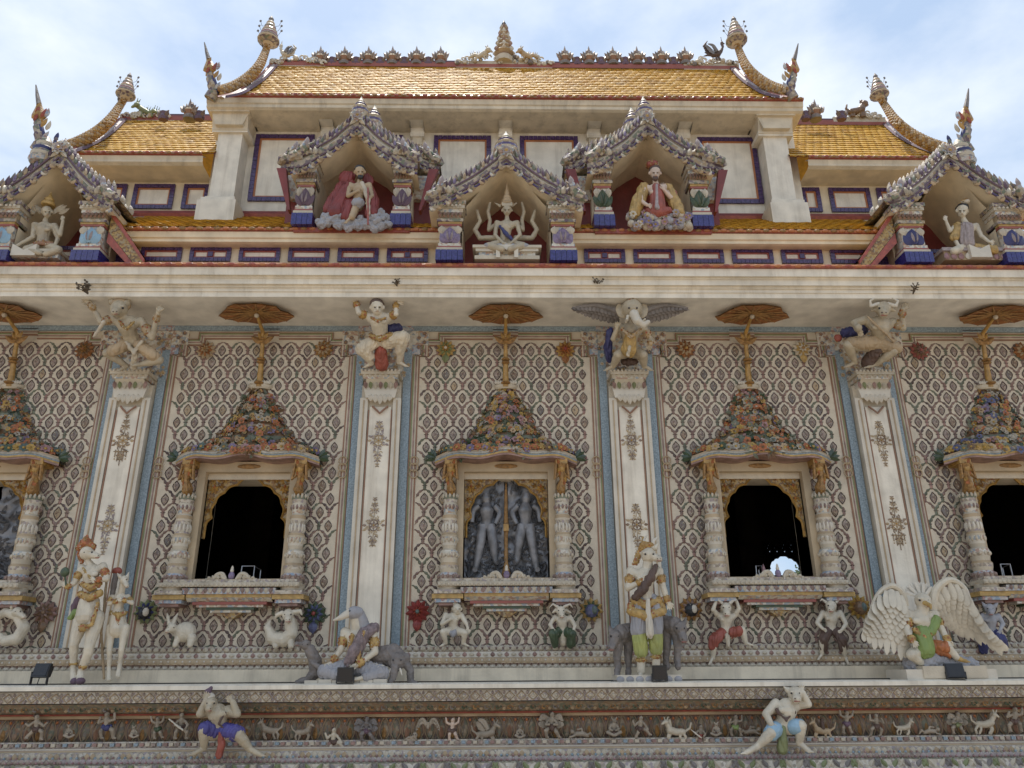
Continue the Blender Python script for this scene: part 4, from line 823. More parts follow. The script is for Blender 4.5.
# ------------------------------------------------------------------ gabled shrine dormers
def dormer(u0, vb, Y, hw, pw, v_eave, v_in, v_ap, fin, inset, dep=.9, double=True, tipw=22, skirt=0, big=1):
    K = kx(u0, vb, Y); o0 = at(u0, vb, Y); KZ = kz(u0, (vb+v_ap)/2, Y)
    X = lambda px: o0.x+px/K
    Z = lambda v: at(u0, v, Y).z
    nd = MB()
    # niche: pointed vault (cream inside), back wall dark red
    arch = [(-hw, vb), (-hw, v_eave+4), (-hw*.82, v_eave-4), (-hw*.55, (v_eave+v_in)/2-1), (-hw*.25, v_in+5), (0, v_in)]
    full = arch+[(-x, v) for x, v in reversed(arch[:-1])]
    pts = [(X(x), Z(v)) for x, v in full]; n = len(pts)
    vs = [(x, Y, z) for x, z in pts]+[(x, Y+dep, z) for x, z in pts]
    nd.add(vs, [(i, i+1, i+1+n, i+n) for i in range(n-1)], 'cream_warm')
    nd.add([(x, Y+dep, z) for x, z in pts], [tuple(t) for t in tessellate_polygon([[Vector((x, z, 0)) for x, z in pts]])], 'red_paint')
    nd.box(X(-hw-pw), X(hw+pw), Y-.02, Y+dep, o0.z-.06, o0.z, 'red_tile')
    root = part(nd, 'shrine_dormer')
    # back niche body so the gable is solid from the side
    for s in (-1, 1):
        sb = MB()
        x0, x1 = sorted((X(s*(hw+1)), X(s*(hw+pw)))); sb.box(x0, x1, Y+.16, Y+dep+.5, o0.z, Z(v_eave-2), 'cream_warm')
        if double:
            xa, xb = sorted((X(s*(hw+pw)), X(s*(hw+pw*2)))); h = Z(v_eave)-o0.z
            sb.box(xa, xb, Y+.30, Y+dep+.5, o0.z+.2*h, Z(v_eave), 'red_paint'); sb.box(xa, xb+.0, Y+.26, Y+dep, o0.z, o0.z+.2*h, 'blue_tile')
            sb.box(xa+.0, xb, Y+.22, Y+dep, o0.z+.62*h, Z(v_eave), 'mosaic_warm')
            xo = X(s*(hw+pw*2)); xi = X(s*(hw+pw*1.55)); xt = X(s*(hw+pw*2+8))
            sb.prism([(xi, o0.z+.32*h), (xt, Z(v_eave+1)), (xo-(xo-xi)*.2, Z(v_eave+1)), (xi-(xo-xi)*.3, o0.z+.32*h)], Y+.05, Y+.15, 'red_paint')
        sb.build('side_wall', root)
    for s in (-1, 1):                                      # pillars
        p = MB(); xa, xb = sorted((X(s*hw), X(s*(hw+pw)))); h = Z(v_eave)-o0.z; xm = (xa+xb)/2; w = xb-xa
        def blk(e, f0, f1, m, f=.0): p.box(xa-e, xb+e, Y-.07-e-f, Y+.14, o0.z+h*f0, o0.z+h*f1, m)
        # glazed tile base
        k = max(3, int(w/.05))
        for i in range(k): p.box(xa-.02+(w+.04)*i/k+.002, xa-.02+(w+.04)*(i+1)/k-.002, -.1+Y, Y+.14, o0.z, o0.z+h*.17, 'blue_tile')
        blk(.01, .17, .22, 'bone'); blk(.0, .22, .25, 'red_line'); blk(-.005, .25, .30, 'mosaic_warm'); blk(-.02, .30, .60, 'mosaic_warm'); blk(-.005, .60, .63, 'red_line'); blk(.0, .63, .66, 'ochre'); blk(.015, .66, .71, 'mosaic_grey'); blk(-.01, .71, .82, 'tan'); blk(.01, .82, .88, 'mosaic_warm'); blk(.03, .88, .94, 'bone'); blk(.045, .94, 1.0, 'mosaic_grey')
        p.leaf((xm, Y-.06, o0.z+h*.31), w*.66, h*.27, .05, inset, n=7)
        for t in (-1, 1): p.leaf((xm+t*w*.1, Y-.055, o0.z+h*.31), w*.42, h*.2, .03, inset, ang=t*.55, n=5); p.leaf((xm+t*w*.05, Y-.09, o0.z+h*.34), w*.12, h*.16, .03, 'lilac' if inset != 'f_green' else 'leaf_green', ang=t*.15)
        for t in (-1, 1): p.leaf((xm+t*w*.34, Y-.055, o0.z+h*.60), w*.34, h*.15, .03, 'bone', ang=math.pi)
        for i in range(6): p.leaf((xa+w*(i+.5)/6, Y-.075, o0.z+h*.83), w*.15, h*.07, .02, 'lattice', ang=math.pi); p.leaf((xa+w*(i+.5)/6, Y-.09, o0.z+h*.72), w*.12, h*.06, .02, 'brown_line'); p.ell((xa+w*(i+.5)/6, Y-.12, o0.z+h*.91), .016, 'white', nu=6, nv=4)
        p.build('pillar', root)
    # gables
    def gable(yf, apv, ev, half, thick, yb, back=False):
        A = [(-half-tipw*.55, ev+1), (-half-3, ev-1), (-half*.80, ev-9), (-half*.5, ev-(ev-apv)*.46), (-half*.22, ev-(ev-apv)*.76), (0, apv)]
        sp = [(p.x, p.z) for p in spline([(x, 0, v) for x, v in A], 5)]
        gb = MB()
        for s in (-1, 1):
            out = [(X(s*x), Z(v)) for x, v in sp]; inn = [(X(s*x*(.995)), Z(v+thick*(1-.1*i/len(sp)))) for i, (x, v) in enumerate(sp)]
            for i in range(len(sp)-1):
                q = [out[i], out[i+1], inn[i+1], inn[i]]
                m1 = [((q[0][0]*.6+q[3][0]*.4), (q[0][1]*.6+q[3][1]*.4)), ((q[1][0]*.6+q[2][0]*.4), (q[1][1]*.6+q[2][1]*.4))]
                gb.add([(q[0][0], yf-.0, q[0][1]), (q[1][0], yf-.0, q[1][1]), (m1[1][0], yf-.05, m1[1][1]), (m1[0][0], yf-.05, m1[0][1]), (q[2][0], yf-.03, q[2][1]), (q[3][0], yf-.03, q[3][1])], [(0, 1, 2, 3)], 'bone')
                gb.add([(m1[0][0], yf-.05, m1[0][1]), (m1[1][0], yf-.05, m1[1][1]), (q[2][0], yf-.03, q[2][1]), (q[3][0], yf-.03, q[3][1])], [(0, 1, 2, 3)], 'mosaic_grey')
                gb.add([(q[3][0], yf-.03, q[3][1]), (q[2][0], yf-.03, q[2][1]), (q[2][0], yb, q[2][1]), (q[3][0], yb, q[3][1])], [(0, 1, 2, 3)], 'cream_warm')
                gb.add([(q[0][0], yf, q[0][1]), (q[1][0], yf, q[1][1]), (q[1][0], yb, q[1][1]), (q[0][0], yb, q[0][1])], [(0, 1, 2, 3)], 'mosaic_grey')
            gb.tube([(x, yf-.04, z) for x, z in inn], .014, 'purple_tile', n=6); gb.tube([(x*.75+a*.25, yf-.05, z*.75+b*.25) for (x, z), (a, b) in zip(inn, out)], .012, 'purple', n=5)
            gb.tube([(x, yf-.01, z+.01) for x, z in out], .028, 'bone', n=6); gb.tube([(x, yf-.045, z-.03) for x, z in out], .012, 'purple', n=5)
            for i in range(2, len(inn)-1, 3):              # lobes and sprays on the barge
                x, z = inn[i]; gb.ell((x, yf-.04, z), (.045, .03, .04), ('mosaic_warm', 'tan')[i % 2], nu=8, nv=5)
                for a in (-.7, 0, .7): gb.leaf((x, yf-.06, z-.01), .04, .08, .02, ('bone', 'tan', 'mosaic_grey')[i % 3], ang=a+s*.5)
            # crockets standing along the roof edge
            L = 0; acc = [0]
            for i in range(1, len(out)): L += math.hypot(out[i][0]-out[i-1][0], out[i][1]-out[i-1][1]); acc.append(L)
            nc = max(5, int(L/.07))
            for j in range(nc):
                t = (j+.6)/nc*L; i = max(1, next((k for k in range(1, len(acc)) if acc[k] >= t), len(acc)-1)); f = (t-acc[i-1])/(acc[i]-acc[i-1]+1e-9)
                x = out[i-1][0]+(out[i][0]-out[i-1][0])*f; z = out[i-1][1]+(out[i][1]-out[i-1][1])*f
                hh = (.19-.04*j/nc)*big
                gb.leaf((x, yf-.005, z-.01), .070*big, hh*1.1, .04, ('mosaic_grey', 'mosaic_grey', 'lilac', 'bone', 'mosaic_grey')[j % 5], ang=s*.12, m2=('mosaic_grey', 'leaf_fill', 'purple', 'grey')[j % 4])
                gb.leaf((x, yf-.045, z+.0), .04*big, hh*.55, .02, ('f_violet', 'leaf_green', 'tan', 'purple')[j % 4], ang=s*.12)
                if yb-yf > .3:
                    for dd in (.22, .44): gb.leaf((x, yf+dd, z-.01), .085*big, hh*.85, .04, 'mosaic_grey', ang=s*.12)
            # naga tip curling up at the eave
            x, z = out[0]; q = 1/K
            tp = spline([(x+s*10*q, yf-.01, z-2*q), (x-s*0*q, yf-.05, z-4*q), (x-s*8*q*-1, yf-.07, z+0*q), (x+s*(tipw*.5)*q, yf-.09, z+7*q), (x+s*(tipw*.75)*q, yf-.09, z+13*q)], 5)
            gb.tube(tp, [.07]*5+[.065]*5+[.05]*5+[.035, .03, .02, .015, .01, .004], 'mosaic_grey', n=8)
            for k in range(7): gb.leaf(tp[3+2*k]+Vector((0, -.03, 0)), .07, .13, .03, ('bone', 'mosaic_blue', 'lilac', 'f_green')[k % 4], ang=s*(.9-.13*k))
            for k in range(4): gb.leaf((X(s*(half-4*k)), yf-.05, Z(ev+1)), .08, .12, .04, ('bone', 'mosaic_grey')[k % 2], ang=s*(.6-.2*k)+math.pi*.0)
        gb.build('gable', root)
    def spire(u, v0, v1, y, s):
        f = MB(); h = (at(u0, v1, Y).z-at(u0, v0, Y).z); x = X(u); z0 = Z(v0)
        pr_ = [(.5, 0), (.8, .08), (1, .2), (.95, .3), (.75, .36), (.9, .42), (.62, .52), (.66, .57), (.42, .66), (.45, .7), (.25, .8), (.12, .9), (0, 1.0)]; rr = s
        f.lathe([(a*rr, b*h) for a, b in pr_], (x, y, z0), 'bone', n=14, mats=['ochre', 'mosaic_warm', 'purple_tile', 'ochre', 'bone', 'mosaic_gold', 'purple_tile', 'mosaic_warm', 'mosaic_grey', 'mosaic_grey', 'bone', 'f_green'])
        for k in range(10):
            a = 2*math.pi*k/10; f.leaf((x+rr*.8*math.cos(a), y+rr*.8*math.sin(a), z0+.2*h), .05, .12*h+.03, .02, ('bone', 'lilac')[k % 2])
        f.build('spire_finial', root)
    th = (v_in-v_ap)*1.0
    if double:
        gable(Y-.10, v_ap, v_eave-4, hw+pw*.45, th, Y+.30); gable(Y+.26, v_ap-12, v_eave-18, hw+pw*1.55, th*.8, Y+dep+.5, True)
    else: gable(Y-.10, v_ap, v_eave-6, hw+pw*.85, th, Y+dep+.3)
    for du, v0, v1, dy, s in fin: spire(du, v0, v1, Y+dy, s)
    md = MB(); md.flower((X(0), Y-.17, Z(v_ap+3)), .10, 'mosaic_warm', 'ochre', n=8); md.flower((X(0), Y-.19, Z(v_ap+3)), .06, 'lilac', 'f_yellow', n=7)
    for a in (-.9, -.4, 0, .4, .9, 2.4, -2.4): md.leaf((X(0), Y-.16, Z(v_ap+4)), .06, .15, .03, 'bone', ang=a)
    md.build('medallion', root)
    if skirt:
        sk = MB(); s = skirt
        xa, xb = X(s*(hw+pw+2)), X(s*(hw+pw+44)); za, zb_ = Z(v_eave+8), Z(vb-1)
        ax, bx = min(xa, xb), max(xa, xb)
        # small lean-to tile roof falling away from the pillar, with a red verge
        k = 9
        for r in range(k):
            t0, t1 = r/k, (r+1)/k
            p0 = (xa+(xb-xa)*t0, za+(zb_-za)*t0); p1 = (xa+(xb-xa)*t1, za+(zb_-za)*t1)
            for c in range(8):
                ya, yb2 = Y+.02+c*.1, Y+.115+c*.1
                sk.add([(p0[0], ya, p0[1]), (p1[0], ya, p1[1]+.02), (p1[0], yb2, p1[1]+.02), (p0[0], yb2, p0[1])], [(0, 1, 2, 3)], 'gold_tile')
        dx = (xb-xa)
        sk.prism([(xa, za+.04), (xb, zb_+.05), (xb, zb_-.0), (xa, za-.03)], Y-.02, Y+.01, 'red_tile')
        sk.prism([(xa, za-.033), (xb, zb_-.003), (xb-dx*.25, zb_-.0), (xa, za-.24)], Y+.0, Y+.85, 'mosaic_gold')
        sk.prism([(xa, za-.243), (xb-dx*.26, zb_-.003), (xb-dx*.42, zb_-.0), (xa, za-.38)], Y+.0, Y+.85, 'red_tile')
        x2 = sorted((X(s*(hw+pw)), X(s*(hw+pw+22)))); sk.box(x2[0], x2[1], Y+.3, Y+.8, zb_, zb_+.28, 'purple_tile')
        sk.build('side_roof', root)
    return root
YD1 = -.93; YD2 = YL-.04
dormer(506.5, 264, YD1, 45, 24, 206, 172, 157, [(0, 158, 132, -.02, .16)], 'f_violet', dep=.75, double=False, tipw=24)
dormer(352, 228.5, YD2, 40, 18, 165, 140, 122, [(0, 121, 98, -.04, .12), (8, 110, 83, .4, .13)], 'purple', dep=.8, tipw=30)
dormer(653, 230, YD2, 40, 18, 166, 140, 123, [(0, 121, 98, -.04, .12), (-6, 112, 86, .4, .13)], 'f_green', dep=.8, tipw=30)
dormer(42, 264, YD1, 33, 25, 206, 170, 154, [], 'sky_cloth', dep=.9, double=False, tipw=22, skirt=1, big=1.1)
dormer(967, 266, YD1, 38, 25, 208, 172, 157, [(54, 190, 182, .0, .05)], 'royal', dep=.9, double=False, tipw=22, skirt=-1, big=1.1)
for u, v, sg in ((42, 160, 1), (963, 162, -1)):
    c = at(u, v, YD1-.05); chofa(at(u-sg*4, v-9, YD1-.02), .95, sg, 1.0)
    q = MB(); q.lathe([(.13, -.06), (.15, -.02), (.135, .02), (.14, .06), (.12, .10), (.125, .14), (.10, .18), (.105, .22), (.07, .27), (.03, .33)], c, 'mosaic_grey', n=14, mats=['mosaic_blue', 'mosaic_grey', 'bone', 'mosaic_grey', 'royal', 'mosaic_grey', 'bone', 'mosaic_grey', 'bone'])
    for k in range(7): q.leaf((c.x+sg*.13, c.y-.05, c.z-.05+.05*k), .06, .12, .03, ('royal', 'mosaic_grey')[k % 2], ang=sg*.2)
    part(q, 'apex_urn', True)
# ------------------------------------------------------------------ statues: each body is one continuous sculpted surface
def remesh(mb, name, parent, vox, sm=2):
    o = mb.build(name, parent, True)
    a = o.modifiers.new('r', 'REMESH'); a.mode = 'VOXEL'; a.voxel_size = vox; a.use_smooth_shade = True
    b = o.modifiers.new('s', 'SMOOTH'); b.factor = .5; b.iterations = sm
    me = bpy.data.meshes.new_from_object(o.evaluated_get(bpy.context.evaluated_depsgraph_get()))
    old = o.data; o.modifiers.clear(); o.data = me; me.name = name; bpy.data.meshes.remove(old)
    me.materials.clear(); me.materials.append(M[mb.names[0]]); me.polygons.foreach_set('use_smooth', [True]*len(me.polygons))
    return o
class Fig:
    """a statue; joints are given as (u, v, d): photo position of the joint and d = reach towards the front, in the same unit"""
    def __init__(s, name, label, u0, v0, Y, cat='statue', group=None, vox=.46, skin='ceramic_warm'):
        s.o0 = at(u0, v0, Y); s.u0, s.v0, s.Y = u0, v0, Y; s.K = kx(u0, v0-10, Y); s.KZ = kz(u0, v0-20, Y); s.vox = vox
        s.root = empty(name, s.o0, label, cat, group); s.g = {}; s.skin = skin
    lean = None
    def P(s, p):
        d = p[2] if len(p) > 2 else 0
        y = (s.lean(p[1])-d/s.K) if s.lean else s.Y-d/s.K
        return at(p[0], p[1], y)-s.o0
    def mb(s, grp, m=None):
        if grp.endswith('#'): s.cnt = getattr(s, 'cnt', 0)+1; grp += str(s.cnt)
        if grp not in s.g: s.g[grp] = (MB(), m or s.skin)
        return s.g[grp]
    def chain(s, pts, rr, grp='body', m=None):
        b, m = s.mb(grp, m); P_ = [s.P(p) for p in pts]; r = [x/s.K for x in rr]
        for i in range(len(P_)-1):
            b.tube([P_[i], P_[i].lerp(P_[i+1], .5), P_[i+1]], [r[i], (r[i]+r[i+1])/2, r[i+1]], m, n=12)
        for p, q in zip(P_, r): b.ell(p, q, m, nu=12, nv=8)
    def ell(s, c, r, grp='body', m=None, tilt=0):
        b, m = s.mb(grp, m); r = r if isinstance(r, tuple) else (r, r, r)
        b.ell(s.P(c), (r[0]/s.K, r[2]/s.K, r[1]/s.K), m, rot=Matrix.Rotation(tilt, 3, 'Y') if tilt else None, nu=14, nv=10)
    def hand(s, w_, ang, sz, grp='body', d=0, m=None, curl=.3):
        """palm, four fingers of different lengths, thumb; ang: direction of the fingers in the picture (0 = right, 90 = up)"""
        a = R(ang); ux, uy = math.cos(a), -math.sin(a); px, py = -uy, ux; w0 = (w_[0], w_[1], (w_[2] if len(w_) > 2 else 0)+d)
        pt = lambda f, l, k=0: (w0[0]+ux*f*sz+px*l*sz, w0[1]+uy*f*sz+py*l*sz, w0[2]+k*sz)
        s.chain([pt(0, 0), pt(.25, 0), pt(.45, 0)], [.17*sz, .22*sz, .2*sz], grp, m)
        for i, (l, ln) in enumerate(((-.24, .42), (-.08, .52), (.08, .48), (.23, .36))):
            s.chain([pt(.42, l*.9), pt(.42+ln*.55, l*1.25, curl*.12), pt(.42+ln, l*1.45, curl*.35)], [.085*sz, .078*sz, .062*sz], grp, m)
        s.chain([pt(.12, -.16), pt(.34, -.38, .1), pt(.52, -.42, .18)], [.095*sz, .085*sz, .07*sz], grp, m)
    def foot(s, a, ang, sz, grp='body', m=None, d=.5):
        x = math.cos(R(ang))*sz; y = -math.sin(R(ang))*sz
        s.chain([a, (a[0]+x*.5, a[1]+y*.5+sz*.1, a[2]+d*sz*.5), (a[0]+x, a[1]+y+sz*.18, a[2]+d*sz)], [.27*sz, .25*sz, .2*sz], grp, m)
        for k in (-1.5, -.5, .5, 1.5): s.chain([(a[0]+x*.95+k*.1*sz, a[1]+y+sz*.18, a[2]+d*sz*.95), (a[0]+x*1.25+k*.15*sz, a[1]+y*1.2+sz*.24, a[2]+d*sz*1.25)], [.1*sz, .07*sz], grp, m)
    def face(s, c, r, dx=0, hair=None, beard=None, grp='body', eyes='black'):
        """human head: skull, jaw, brow, nose, lips, ears; dx turns it sideways"""
        u, v, d = c
        s.ell((u, v-.1*r, d), (.92*r, 1.05*r, 1.0*r), grp); s.ell((u+dx*.3*r, v+.55*r, d+.25*r), (.62*r, .55*r, .62*r), grp)
        s.chain([(u+dx*.55*r, v-.1*r, d+.95*r), (u+dx*.7*r, v+.25*r, d+1.12*r)], [.12*r, .2*r], grp)
        s.chain([(u-.45*r+dx*.4*r, v-.22*r, d+.85*r), (u+.45*r+dx*.4*r, v-.22*r, d+.85*r)], [.13*r, .13*r], grp)
        s.chain([(u-.22*r+dx*.5*r, v+.52*r, d+.88*r), (u+.22*r+dx*.5*r, v+.52*r, d+.88*r)], [.1*r, .1*r], grp)
        for k in (-1, 1):
            s.ell((u+k*.95*r, v+.02*r, d), (.16*r, .32*r, .22*r), grp)
            s.ell((u+k*.36*r+dx*.45*r, v-.02*r, d+.90*r), (.15*r, .09*r, .1*r), 'eye#', eyes)
        s.chain([(u-.2*r+dx*.5*r, v+.53*r, d+.96*r), (u+.2*r+dx*.5*r, v+.53*r, d+.96*r)], [.05*r, .05*r], 'lips', 'red_line')
        if hair: s.ell((u-dx*.1*r, v-.45*r, d-.15*r), (1.02*r, .8*r, 1.05*r), 'hair', hair)
        if beard: s.ell((u+dx*.4*r, v+.85*r, d+.6*r), (.5*r, .55*r, .4*r), 'beard', beard)
    def beast(s, c, r, snout, sr, ears=(), horns=(), eyes=True, hornm='white', grp='body'):
        """animal head: skull, tapering snout, brow, nostrils, ears and horns as curves"""
        u, v, d = c
        s.ell(c, (.95*r, r, r), grp); s.chain([c, ((c[0]+snout[0])/2, (c[1]+snout[1])/2, (d+snout[2])/2), snout], [.8*r, (.7*r+sr)/2, sr], grp)
        s.chain([(u-.5*r, v-.3*r, d+.7*r), (u+.5*r, v-.3*r, d+.7*r)], [.2*r, .2*r], grp)
        for k in (-1, 1):
            if eyes: s.ell((u+k*.5*r+(snout[0]-u)*.12, v-.1*r, d+.85*r), .14*r, 'eye#', 'black')
            s.ell((snout[0]+k*.45*sr, snout[1]-.1*sr, snout[2]+.8*sr), .18*sr, 'nostril#', 'brown_cloth')
        s.chain([(snout[0]-.6*sr, snout[1]+.5*sr, snout[2]+.75*sr), (snout[0]+.6*sr, snout[1]+.5*sr, snout[2]+.75*sr)], [.14*sr, .14*sr], 'lips', 'red_line')
        for e in ears: s.chain(e, [.42*r, .34*r, .1*r][:len(e)] if len(e) == 3 else [.4*r, .12*r], grp)
        for h in horns:
            n = len(h); s.chain(h, [.3*r*(1-.75*i/(n-1)) for i in range(n)], 'horn#', hornm)
    def torso(s, pel, chest, ls, rs, w_, neck=None, belly=1.0):
        mid = tuple((pel[i]+chest[i])/2 for i in range(3))
        s.chain([pel, mid, chest], [w_*.9, w_*.82*belly, w_])
        s.ell(((ls[0]+rs[0]+chest[0]*2)/4, (ls[1]+rs[1]+chest[1]*2)/4, chest[2]), (abs(rs[0]-ls[0])*.42, w_*.95, w_*.8))
        s.chain([ls, chest, rs], [w_*.48, w_*.8, w_*.48])
        for k in (-1, 1): s.ell((chest[0]+k*w_*.45, chest[1]-w_*.1, chest[2]+w_*.62), (w_*.45, w_*.36, w_*.28))
        if neck: s.chain([((ls[0]+rs[0])/2, (ls[1]+rs[1])/2, chest[2]), neck], [w_*.5, w_*.36])
    def arm(s, sh, el, wr, r, hand=None, hs=None, armlet=None, grp='body', m=None):
        s.chain([sh, el, wr], [r*1.15, r*.85, r*.62], grp, m)
        if hand is not None: s.hand(wr, hand, hs or r*2.6, grp, m=m)
        if armlet:
            a = [sh[i]*.55+el[i]*.45 for i in range(3)]; b = [sh[i]*.4+el[i]*.6 for i in range(3)]; s.chain([a, b], [r*1.28, r*1.2], 'armlet#', armlet)
            a = [el[i]*.25+wr[i]*.75 for i in range(3)]; b = [el[i]*.12+wr[i]*.88 for i in range(3)]; s.chain([a, b], [r*.95, r*.85], 'bracelet#', armlet)
    def leg(s, hp, kn, an, r, foot=None, fs=None, grp='body', m=None): 
        s.chain([hp, kn], [r*1.3, r*.95], grp, m); mid = [kn[i]*.65+an[i]*.35 for i in range(3)]
        s.chain([kn, mid, an], [r*.92, r*.88, r*.55], grp, m)
        if foot is not None: s.foot(an, foot, fs or r*2)
    def raw(s, grp, m=None):                               # un-remeshed ornament
        return s.mb('~'+grp, m)[0]
    def finish(s, o, k, m):
        """folds in cloth, rough rock, chased gilt work"""
        me = o.data; u = 1/s.K; big = s.vox > .45
        cloth = k in ('trousers', 'robe', 'skirt', 'cape', 'kilt', 'drape', 'loincloth', 'shorts', 'breeches', 'sash', 'sleeve', 'tunic', 'shawl', 'stole', 'apron', 'tassel', 'tie', 'tail')
        rock = k in ('rock', 'clouds'); amp = (1.1*u if cloth else 1.7*u if rock else .28*u if k == 'body' else .4*u)
        if k in ('eyes', 'lips', 'nostrils', 'eye', 'nostril'): return
        if s.skin == 'grey' and k == 'body': amp = .8*u
        f = 1/(7*u) if cloth else 1/(5*u)
        o_ = Vector((s.u0*.37, s.v0*.21, 3))
        nr = [Vector(v.normal) for v in me.vertices]
        for v, n in zip(me.vertices, nr):
            q = v.co
            if cloth: q = Vector((q.x*f*1.7+math.sin(q.z*f)*.3, q.y*f*1.7, q.z*f*.35)); h = abs(mnoise.noise(q+o_))*2-.6
            else: h = mnoise.noise(q*f+o_)+.6*mnoise.noise(q*f*2.3+o_)
            v.co += n*h*amp
        me.update()
        if big and k in ('belt', 'headdress', 'crown', 'armlet', 'bracelet', 'garland', 'anklet', 'necklace', 'robe_trim', 'hat'):
            b = MB(); vs = me.vertices; n = len(vs); c = min(150, max(24, n//45))
            for i in range(c):
                v = vs[rnd.randrange(n)]; nn = Vector(v.normal)
                if nn.y > .3: continue
                if i % 2: b.flower(v.co+nn*.1*u, 1.3*u, ('gold', 'ochre', 'bone', 'f_orange')[i % 4], 'f_red', nn, n=5)
                else: b.ell(v.co+nn*.2*u, .7*u, ('ochre', 'bone', 'gold_dark')[i % 3], nu=6, nv=4)
            if b.v:
                t = b.build('filigree', None, True); m2 = t.data; n0 = len(me.materials)
                for mm in m2.materials: me.materials.append(mm)
                m2.polygons.foreach_set('material_index', [i_+n0 for i_ in b.m]); bm = bmesh.new(); bm.from_mesh(me); bm.from_mesh(m2); bm.to_mesh(me); bm.free()
                bpy.data.objects.remove(t); bpy.data.meshes.remove(m2)
    def done(s):
        for k, (b, m) in s.g.items():
            k = k.split('#')[0] if k[0] != '~' else k
            if not b.v: continue
            if k[0] == '~': b.build(k[1:].split('#')[0], s.root, True)
            else:
                o = remesh(b, k, s.root, max(.0035, s.vox/s.K*(.75 if k in ('eyes', 'lips', 'nostrils', 'horn', 'tusk', 'eye', 'nostril') else 1)))
                s.finish(o, k, m)
        return s.root
    def feather(s, b, base, tip, wd, nrm, m, th=.25):
        base, tip = Vector(base), Vector(tip); t = tip-base; a = t.cross(Vector(nrm)).normalized()*wd; n_ = Vector(nrm).normalized()*wd*th
        L_, C_, R_ = [], [], []
        for f, w_ in ((0, .5), (.35, .95), (.7, 1), (.9, .72), (1, .1)):
            p = base+t*f; L_.append(p-a*w_*.5); R_.append(p+a*w_*.5); C_.append(p+n_*(1-.5*f))
        vs = L_+C_+R_+[p-n_*.6 for p in C_]
        b.add(vs, [q for i in range(4) for q in ((i, i+1, 6+i, 5+i), (5+i, 6+i, 11+i, 10+i), (10+i, 11+i, 16+i, 15+i), (15+i, 16+i, i+1, i))], m)
    def wing(s, lead, trail, rows, cols, wd, m, nrm=(0, -1, .2), grp='wing', over=1.5):
        """feathers in overlapping rows from the leading edge down to the long tips"""
        L_ = spline([s.P(p) for p in lead], 8); T_ = spline([s.P(p) for p in trail], 8); b = s.raw(grp+'#', m)
        def pick(S_, f): x = f*(len(S_)-1); i = min(int(x), len(S_)-2); return S_[i].lerp(S_[i+1], x-i)
        n_ = Vector(nrm).normalized()
        for r in range(rows-1, -1, -1):
            last = r == rows-1; f0 = .06+(r/rows)*.58 if not last else .42
            for c in range(cols):
                q = (c+.5*(r % 2)+.25)/cols
                if q > 1: continue
                a, t = pick(L_, q), pick(T_, q)
                f1 = f0+.30 if not last else 1-.05*(c % 2)+rnd.uniform(-.02, .02)
                lift = n_*((.016+.010*(rows-1-r))*wd/8.5*97/s.K+rnd.uniform(0, .004))
                s.feather(b, a.lerp(t, f0)+lift*.4, a.lerp(t, f1)+lift*1.5, wd/s.K*((1.15 if not last else 1.0)), n_+Vector((.35, 0, .1))*(1 if c % 2 else .6), m, .13)
        b.tube(L_, [max(.2, 1-.75*i/len(L_))*wd*.75/s.K for i in range(len(L_))], m, n=8)
        for f in range(3): pass
class BFig(Fig):
    lean = staticmethod(lambda v: -.16-.40*min(1.0, max(0, (369-v)/58)))
# ---- figures crouching on the capitals under the eave
YK = -.22
F = BFig('bracket_statue', 'cat-eared figure twisting under the eave, one arm flung out to the left', 133, 373, YK)
F.torso((133, 343, 9), (127, 326, 14), (114, 319, 12), (141, 321, 12), 8.5, (121, 315, 15)); F.beast((119, 309, 16), 8.5, (115, 312, 25), 4, ears=(((112, 302, 15), (109, 299, 15)), ((127, 303, 15), (130, 299, 15))))
F.ell((121, 305, 12), (9.5, 7, 8), 'hair', 'tan'); F.arm((114, 319, 12), (101, 322, 16), (90, 303, 14), 3.6, 150, 9, 'tan'); F.arm((141, 321, 12), (152, 338, 18), (158, 313, 14), 3.6, 60, 9, 'tan')
F.leg((129, 345, 10), (107, 353, 18), (127, 366, 12), 4.6, 200, 8); F.leg((138, 345, 10), (159, 360, 17), (142, 364, 16), 4.8, 180, 8)
F.chain([(126, 345, 13), (112, 351, 19)], [6, 5.6], 'breeches', 'tan'); F.chain([(139, 345, 13), (154, 356, 18)], [6.2, 5.6], 'breeches', 'tan')
F.chain([(126, 342, 17), (134, 352, 19), (142, 342, 17)], [1.8, 2.4, 1.8], 'loincloth', 'bone'); F.chain([(119, 321, 20), (126, 329, 24), (134, 322, 20)], [1, 1.4, 1], 'necklace', 'ochre'); F.chain([(134, 352, 19), (134, 367, 15)], [2.6, 3.2], 'loincloth'); F.chain([(104, 322, 18), (96, 334, 15), (93, 337, 15)], [2, 1.6, .6], 'scarf', 'white'); F.done()
F = BFig('bracket_statue', 'bare-chested dark-haired figure with a necklace holding up the eave with both arms', 382, 370, YK, skin='ceramic')
F.torso((381, 340, 9), (379, 322, 13), (367, 316, 11), (391, 316, 11), 8.5, (377.5, 314, 13), 1.08); F.face((377, 307.5, 15), 7, .1, 'brown_cloth')
F.arm((367, 316, 11), (359, 313, 15), (356, 303, 12), 3.4, 110, 8, 'gold'); F.arm((391, 316, 11), (396, 314, 15), (396, 304, 12), 3.4, 20, 9, 'gold')
F.leg((375, 343, 9), (361, 350, 18), (372, 363, 10), 5, 200, 7); F.leg((387, 343, 9), (404, 336, 17), (399, 362, 10), 5, -20, 7)
F.chain([(374, 342, 10), (362, 349, 17), (369, 356, 14)], [7.5, 6.8, 5.2], 'trousers', 'cream'); F.chain([(387, 342, 10), (403, 337, 16), (400, 352, 12)], [7.5, 6.8, 5], 'trousers')
